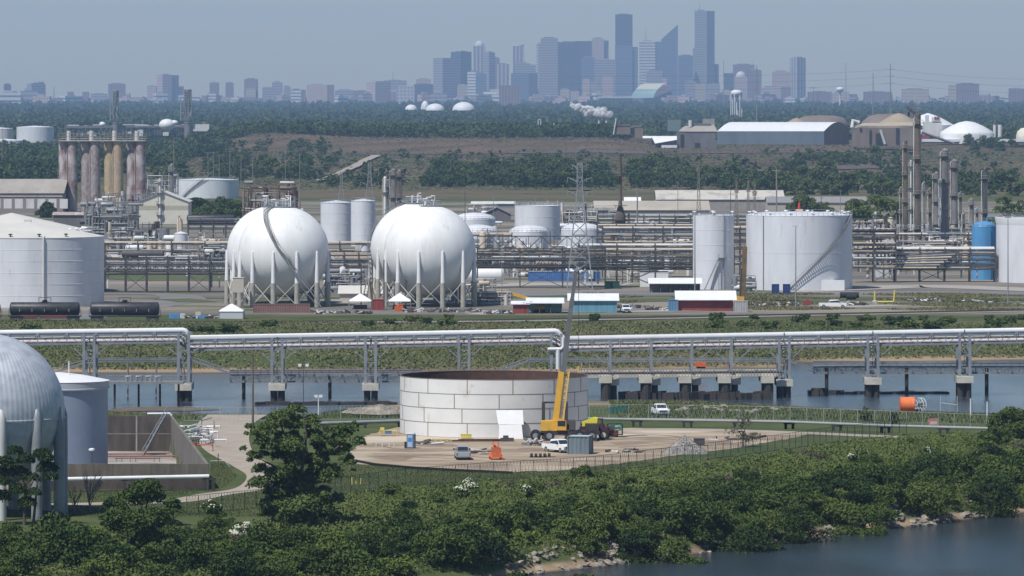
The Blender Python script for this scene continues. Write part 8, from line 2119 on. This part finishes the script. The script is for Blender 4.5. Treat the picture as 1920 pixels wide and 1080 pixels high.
# white flowering shrubs
FLOW = mat("cream_flower_clusters", (.62, .62, .48), (.50, .52, .36), scale=3, rough=.9)
for i, (px, py, s, lab) in enumerate(((877, 938, 1.9, "white flowering shrub in front of the mesh fence, right of the big tree"), (455, 1025, 2.2, "widest white flowering shrub left of the big tree's foot"), (1615, 872, 1.7, "sparse white flowering shrub in the right hand brush"), (1745, 858, 1.2, "small white flowering shrub far right in the brush"), (395, 975, 1.8, "pale yellow green flowering shrub beside the gravel track's bend"), (985, 940, 1.6, "lime green flowering shrub right of the white one at the fence"))):
    x, y, _ = G(px, py); T = thing("flowering_shrub", lab, "shrub", (x, y, hg(x, y))); cl = crown_clumps(400 + i, s, s * 1.25, 14, .1)
    V, Fq = leaf_cloud(cl, 2600, .12, 500 + i, .8); np_mesh("foliage", V, Fq, LEAF, T)
    V, Fq = leaf_cloud([(a, b, c + s * .10, d * 1.05, e * 1.05, f * 1.05) for a, b, c, d, e, f in cl if c > s * .45], (330, 420, 60, 40, 90, 80)[i], .13, 600 + i, .3, .97); V[:, 1] -= .15; np_mesh("blossom", V, Fq, FLOW, T)
# ---- ground cover: weeds, tall grass
def cards(name, label, pts, h, w, m, seed):
    rs = np.random.RandomState(seed); n = len(pts); P = np.array(pts, float)
    z = hgt(P[:, 0], P[:, 1]); a = rs.rand(n) * PI; hh = h * (.4 + rs.rand(n)); ww = w * (.5 + rs.rand(n)); lx, ly = rs.normal(size=n) * hh * .35, rs.normal(size=n) * hh * .35
    dx, dy = np.cos(a) * ww / 2, np.sin(a) * ww / 2
    V = np.stack([np.stack([P[:, 0] - dx, P[:, 1] - dy, z - .05], -1), np.stack([P[:, 0] + dx, P[:, 1] + dy, z - .05], -1), np.stack([P[:, 0] + lx, P[:, 1] + ly, z + hh], -1)], 1).reshape(-1, 3)
    return kind(np_mesh(name, V, np.arange(n * 3).reshape(-1, 3), m), "stuff", label)
rs = np.random.RandomState(5)
def scatter(n, X0, X1, Y0, Y1, ok):
    X = rs.uniform(X0, X1, n); Y = rs.uniform(Y0, Y1, n); keep = ok(X, Y); return np.stack([X[keep], Y[keep]], -1)
# brush floor between shore and fence
P = scatter(420000, -75, 80, 600, 850, lambda X, Y: (Y > np.interp(X, SX, SY) + 4) & (Y < np.interp(X, FXs[:, 0], FXs[:, 1])) & (np.abs(X) < Y * .094))
cards("undergrowth", "tall weeds and brush between the mesh fence and the river rocks", P[::3], .55, .26, LEAF_Y, 1)
def weeds(name, label, P, h, leaf, m, seed):
    rs_ = np.random.RandomState(seed); n = len(P); lump = (np.sin(P[:, 0] * 1.3 + np.sin(P[:, 1] * .7) * 2) * np.cos(P[:, 1] * .55 + P[:, 0] * .3) * .5 + .6)
    pos = np.stack([P[:, 0], P[:, 1], hgt(P[:, 0], P[:, 1]) + rs_.rand(n) ** .7 * h * lump], -1); nor = rs_.normal(size=(n, 3)) + np.array([-.2, -.5, .9]); nor /= np.linalg.norm(nor, axis=1)[:, None]
    a = np.cross(nor, rs_.normal(size=(n, 3))); a /= np.linalg.norm(a, axis=1)[:, None]; b = np.cross(nor, a); s = leaf * (.5 + rs_.rand(n))[:, None]
    V = np.stack([pos - a * s, pos - b * s * .6, pos + a * s, pos + b * s * .6], 1).reshape(-1, 3); return kind(np_mesh(name, V, np.arange(n * 4).reshape(-1, 4), m), "stuff", label)
weeds("undergrowth", "low leafy weeds and vines among the shrubs of the near bank", P, .9, .17, LEAF_Y, 31)
LAWN = mat_leaf("short_lawn_grass", (.045, .066, .02), (.070, .090, .030), (.11, .115, .045), .09)
P = scatter(180000, -75, 20, 690, 860, lambda X, Y: (Y > np.interp(X, FXs[:, 0], FXs[:, 1]) - 1) & (np.abs(X) < Y * .094) & (Y < 790) & ~((X < XP(395, Y)) & (Y > 736) & (Y < 850)))
# keep the lawn off the track and the pad
road = np.array([G(a, b)[:2] for a, b in [(445, 778), (420, 800), (425, 840), (470, 872), (494, 893), (470, 916), (400, 928), (330, 940), (230, 944), (60, 948)]])
def dist_poly(P, L):
    d = np.full(len(P), 1e9)
    for a, b in zip(L[:-1], L[1:]):
        ab = b - a; t = np.clip(((P - a) @ ab) / (ab @ ab), 0, 1); d = np.minimum(d, np.linalg.norm(P - (a + t[:, None] * ab), axis=1))
    return d
padp = np.array([G(a, b)[:2] for a, b in [(655, 870), (760, 878), (840, 882), (950, 884), (1060, 882), (1150, 872), (1240, 857), (1370, 843), (1420, 832), (1490, 822), (1530, 813)]])
P = P[(dist_poly(P, road) > 3.4)]; P = P[P[:, 1] < np.where(P[:, 0] > padp[0, 0], np.interp(P[:, 0], padp[:, 0], padp[:, 1]) - .5, 1e9)]
cards("lawn", "short mown grass around the gravel track", P, .16, .14, LAWN, 2)
MARSH = mat_leaf("bank_grass", (.046, .074, .020), (.090, .118, .038), (.175, .165, .08), .02)
P = scatter(330000, -118, 118, 1050, 1262, lambda X, Y: (Y > np.interp(X, FX, FY) + 5) & (np.abs(X) < Y * .095) & (np.sin(X * .05 + Y * .04) + np.sin(X * .11 - Y * .07) + rs.normal(size=len(X)) * .8 > -1.2))
cards("bank_grass", "rough grass and reeds on the bank behind the pipe bridge", P[::2], .36, .6, MARSH, 3)
weeds("bank_weeds", "low leafy weeds on the bank behind the pipe bridge", P[1::2], .38, .26, MARSH, 32)
P = scatter(60000, -30, 100, 860, 1010, lambda X, Y: (Y < np.interp(X, NX, NY) - 1) & (Y > 880) & (np.abs(X) < Y * .095) & (X > 17) & (Y > np.interp(X, [15, 100], [905, 870])))
cards("shore_weeds", "grey green weeds on the inlet shore beside the long pipeline", P, .32, .4, MARSH, 4)
P = scatter(14000, -70, -12, 900, 960, lambda X, Y: (Y < np.interp(X, NX, NY) - 1) & (np.abs(X) < Y * .095))
cards("shore_weeds", "short weeds on the inlet shore left of the tank", P, .4, .25, MARSH, 6)
SLG = mat_leaf("dry_slope_grass", (.050, .066, .026), (.095, .092, .048), (.16, .13, .085), .01)
P = scatter(110000, -420, 420, 2900, 4600, lambda X, Y: (np.abs(X) < Y * .094) & (X > -Y * .062) & (rs.rand(len(X)) < .75))
cards("slope_grass", "coarse dry grass and weeds on the slopes beyond the plant", P, .38, 2.4, SLG, 8)
# yard weeds
P = scatter(60000, 18, 130, 1330, 1440, lambda X, Y: (np.abs(X) < Y * .094) & (np.sin(X * .13) + np.sin(Y * .2 + X * .05) > .1))
cards("yard_weeds", "strip of weeds between the service road and the white tanks", P, .35, .7, MARSH, 7)
# bushes on the bank behind the bridge
mp = [shrub_proto(20, LEAF_D, 1.8, 2.2, 700, .28, 12), shrub_proto(21, LEAF, 2.0, 1.8, 700, .28, 12)]
r = random.Random(5); bs = []
for _ in range(18): bs.append((r.uniform(1340, 1700), r.uniform(600, 618)))
for _ in range(14): bs.append((r.uniform(1700, 1920), r.uniform(598, 622)))
bs += [(1493, 607), (380, 622), (395, 624), (410, 621), (425, 625), (440, 621), (362, 622), (838, 608), (802, 606), (775, 604), (1115, 603), (1395, 612), (730, 607), (60, 622), (690, 612), (505, 614), (840, 598), (1190, 640), (1240, 650)]
for i, (px, py) in enumerate(bs):
    o = mp[i % 2] if i < 2 else mp[i % 2].copy()
    if i >= 2: COL.objects.link(o)
    x, y, _ = G(px, py); s = r.uniform(.6, 1.2); place(o, (x, y, hg(x, y) - .1), r.uniform(0, 6), (s * 1.2, s, s)); o.name = "bank_shrub"
    tag(o, "small dark shrub on the grassy bank between rail line and pipe bridge", "shrub", "shrubs on the bank behind the pipe bridge")
# ---- rocks along the river edge: individually placed boulders
def rock(seed, s):
    rs_ = np.random.RandomState(seed); mb = MB(); n, m_ = 9, 5; vs = []
    for j in range(m_ + 1):
        for kk in range(n):
            t = PI * j / m_; a = 2*PI*kk/n; rr = s * (1 + rs_.normal() * .16); vs.append((rr*math.sin(t)*math.cos(a)*1.3, rr*math.sin(t)*math.sin(a), rr*math.cos(t)*.6))
    mb.add(vs, [(j*n+kk, j*n+(kk+1)%n, (j+1)*n+(kk+1)%n, (j+1)*n+kk) for j in range(m_) for kk in range(n)]); return mb
rp = [rock(i, 1.0).build("boulder", ROCK, ang=25) for i in range(6)]
SLAB = MB().slab([(-1.2, -.6), (1.0, -.8), (1.3, .3), (.2, .9), (-1.0, .6)], -.15, .2).build("concrete_slab", ROCK, smooth=False)
r = random.Random(9); first = {}; n_ = 0
zones = [(915, 1120, 60, 1.0), (1120, 1180, 44, 1.2), (1180, 1260, 26, 1.0), (1260, 1420, 14, .6), (1500, 1560, 12, .9), (1545, 1610, 22, 1.1), (1660, 1900, 66, 1.3), (1420, 1500, 10, .5)]
for a_, b_, c_, sc in zones:
    for _ in range(c_):
        px = r.uniform(a_, b_); sy0 = float(np.interp(px, [900, 1000, 1160, 1300, 1440, 1600, 1760, 1880, 1960], [1085, 1077, 1058, 1040, 1018, 1000, 982, 965, 958]))
        up = r.random() ** 1.5 * (14 if 1110 < px < 1200 else 9); x, y, _ = G(px, sy0 - up, WZ); 
        src = r.choice(rp + [SLAB]); o = src if src.name not in first else src.copy()
        if src.name in first: COL.objects.link(o)
        first[src.name] = 1; s = r.uniform(.2, .55) * sc; z = hg(x, y)
        place(o, (x, y, max(z, WZ) + s * .15), 0, (s, s * r.uniform(.7, 1.2), s * r.uniform(.7, 1.1))); o.rotation_euler = (r.uniform(-.5, .5), r.uniform(-.4, .4), r.uniform(0, 6.28))
        tag(o, "pale broken rock or slab in the riprap along the river edge", "rock", "riprap rocks along the river edge")
o = MB().box((0, 0, 0), (1.5, .6, .12), .3).box((.2, .2, .12), (1.0, .5, .1), .9).build("tarp", BLUE, loc=(*G(1038, 1066, WZ)[:2], -1.9)); tag(o, "crumpled blue tarpaulin on the rocks at the bottom edge", "tarpaulin"); o.rotation_euler = (.5, 0, .2)
# pale rubble on the inlet shore right of the tank
for i in range(46):
    px, py = (r.uniform(1260, 1390), r.uniform(752, 772)) if i < 24 else (r.uniform(1400, 1480), r.uniform(752, 776)) if i < 34 else (r.uniform(655, 748), r.uniform(757, 770))
    x, y, _ = G(px, py, -1.2); src = r.choice(rp); o = src.copy(); COL.objects.link(o); s = r.uniform(.2, .65); place(o, (x, y, hg(x, y) + s * .2), r.uniform(0, 6), (s, s, s)); tag(o, "pale rubble block on the inlet shore", "rock", "rubble on the inlet shore")
# ---- trees on the mounds and in the middle distance
tp = []
for i, (R0, h, m_) in enumerate(((5, 8, LEAF_F), (6, 9, LEAF_F), (3.5, 6, LEAF_F), (7, 10, LEAF_F), (4.5, 9, LEAF_F))):
    T = tree_proto(700 + i, R0, h, 1300, .55, m_, 16, .08, name="distant_tree"); T["group"] = "trees on the green slopes beyond the plant"; T["label"] = "distant dark green tree on the slopes beyond the plant"; tp.append(T)
ch = {T.name: list(T.children) for T in tp}; usedp = set()
GRP = []
def dtree(px, Y, s=1.0, zoff=-.5):
    i = r.randrange(5); T = tp[i]
    x = XP(px, Y); z = hg(x, Y)
    if i in usedp:
        c = T.copy(); COL.objects.link(c)
        for kk in ch[T.name]:
            d = kk.copy(); COL.objects.link(d); d.parent = c
        T = c
    usedp.add(i); place(T, (x, Y, z + zoff), r.uniform(0, 6), s)
def row_to_Y(px, py):
    "distance where the terrain shows on this row"
    ys_ = np.linspace(2000, 7000, 1200); z = hgt(XP(px, 1) * ys_, ys_); rows = HZ + F * (H - z) / ys_; i = np.argmax(rows < py); return float(ys_[i]) if rows[i] < py else 6500
clus = [((808, 910), (315, 352), 14), ((910, 1000), (325, 348), 12), ((1005, 1065), (300, 345), 14), ((900, 1130), (340, 352), 20), ((1180, 1290), (316, 340), 16), ((1195, 1300), (340, 352), 12), ((1310, 1370), (335, 350), 8), ((1375, 1900), (345, 368), 52), ((1545, 1650), (300, 310), 9), ((1815, 1920), (272, 284), 12), ((1500, 1520), (300, 312), 2), ((0, 110), (285, 325), 22), ((270, 345), (285, 330), 18), ((650, 690), (330, 345), 5), ((1440, 1560), (318, 330), 4), ((450, 560), (310, 335), 10)]
for (a_, b_), (c_, d_), n in clus:
    for _ in range(n): px = r.uniform(a_, b_); dtree(px, row_to_Y(px, r.uniform(c_, d_)), r.uniform(.7, 1.25))
# small scattered scrub bushes on the slopes
sp_ = []
for i in range(3):
    o = shrub_proto(40 + i, LEAF_F, 2.4, 2.8, 260, .42, 9); o.name = "slope_bush"; sp_.append(o)
for i in range(270):
    px = r.uniform(380, 1900); py = r.uniform(284, 338); 
    if 1700 < px and py > 330: continue
    o = sp_[i % 3] if i < 3 else sp_[i % 3].copy()
    if i >= 3: COL.objects.link(o)
    Y = row_to_Y(px, py); x = XP(px, Y); s = r.uniform(.4, 1.1); place(o, (x, Y, hg(x, Y)), r.uniform(0, 6), s); tag(o, "small scattered bush on the dry green slope", "bush", "scattered bushes on the slope")
# ---- woods as one mass: dense belt on the mound top and the far plain
def wood(name, label, gen, seed, nq=44, leaf=.16, m=LEAF_F):
    rs_ = np.random.RandomState(seed); base, bq = [], []
    for v in range(6): V, Q = leaf_cloud(crown_clumps(900 + v, .55, 1.0, 9, .05), nq, leaf, 950 + v, 1.0); base.append(V)
    pos, sc = gen(rs_); n = len(pos); vi = rs_.randint(0, 6, n); B = np.stack(base)[vi]
    a = rs_.rand(n) * 6.28; ca, sa = np.cos(a)[:, None], np.sin(a)[:, None]
    X = B[:, :, 0] * ca - B[:, :, 1] * sa; Y_ = B[:, :, 0] * sa + B[:, :, 1] * ca; s = sc[:, None]
    V = np.stack([X * s + pos[:, 0:1], Y_ * s + pos[:, 1:2], B[:, :, 2] * s + pos[:, 2:3]], -1).reshape(-1, 3)
    return kind(np_mesh(name, V, np.arange(len(V)).reshape(-1, 4), m), "stuff", label)
def g1(rs_):
    n = 3600; Y = rs_.uniform(4470, 5000, n); px = rs_.uniform(380, 2000, n); X = (px - 960) * Y / F
    keep = (px < 1160 + (Y - 4470) * .25) | (px > 1840) | (Y > 5000); keep &= ~((px > 1180) & (px < 1840) & (Y < 5100)); X, Y, px = X[keep], Y[keep], px[keep]
    return np.stack([X, Y, hgt(X, Y) - .8], -1), rs_.uniform(6.5, 11, len(X)) * np.where((px < 560), .8, 1)
wood("mound_wood", "dense dark wood along the top of the brown bank", g1, 1, 90, .13)
def g2(rs_):
    n = 15000; t = rs_.rand(n); Y = 1 / (1/5200 + (1/20300 - 1/5200) * t ** .8); px = rs_.uniform(-60, 1990, n); X = (px - 960) * Y / F
    clear = ((px > 1180) & (px < 1840) & (Y < 5200)) | ((px < 400) & (Y < 5660)); X, Y = X[~clear], Y[~clear]
    return np.stack([X, Y, hgt(X, Y) - 1], -1), rs_.uniform(7, 12, len(X)) * (1 + Y / 24000)
wood("far_wood", "hazy far off woods reaching to the skyline", g2, 2, 46, .20)
def g4(rs_):
    P = []
    for (a_, b_), (c_, d_), n in (((380, 640), (268, 338), 420), ((600, 1300), (338, 352), 500), ((1300, 1930), (336, 362), 620), ((800, 1140), (312, 350), 260), ((1180, 1300), (314, 350), 120), ((640, 1200), (295, 335), 90), ((1540, 1650), (296, 312), 60), ((1250, 1900), (285, 335), 120), ((0, 460), (300, 345), 260)):
        for _ in range(n):
            px = rs_.uniform(a_, b_); py = rs_.uniform(c_, d_)
            if math.sin(px * .045 + 1.3) + math.sin(px * .11 + py * .15) + rs_.normal() * .5 < -.35: continue
            Y = row_to_Y(px, py); x = XP(px, Y); P.append((x, Y, hg(x, Y) - .6))
    P = np.array(P); return P, rs_.uniform(3.0, 7.5, len(P))
wood("slope_scrub", "continuous green scrub along the foot of the slopes", g4, 4, 110, .12)
def g3(rs_):
    n = 2600; Y = rs_.uniform(3100, 5100, n); px = rs_.uniform(-40, 560, n); X = (px - 960) * Y / F
    clear = (px > 330 + (Y - 3950) * .22 + 25 * np.sin(Y / 60.)) | (Y > 5560 - 900 * (px < 110)) ; X, Y = X[~clear], Y[~clear]
    return np.stack([X, Y, hgt(X, Y) - 1], -1), rs_.uniform(7, 11, len(X))
wood("left_wood", "dark woods behind the silos and the brown hill's left", g3, 3, 90, .13)

# ================================================================ haze
hb = MB().bx(-3600, 3600, -60, 20700, -9, 345).build("haze", bpy.data.materials.new("haze_air"), smooth=False)
kind(hb, "stuff", "thin blue summer haze over the whole plain")
hm = hb.data.materials[0]; hm.use_nodes = True; n, l = hm.node_tree.nodes, hm.node_tree.links
for nd in list(n):
    if nd.type == 'BSDF_PRINCIPLED': n.remove(nd)
pv = n.new("ShaderNodeVolumePrincipled"); pv.inputs["Color"].default_value = (.48, .695, 1.0, 1); pv.inputs["Density"].default_value = 5.6e-5; pv.inputs["Anisotropy"].default_value = 0.1
l.new(pv.outputs[0], n["Material Output"].inputs["Volume"])
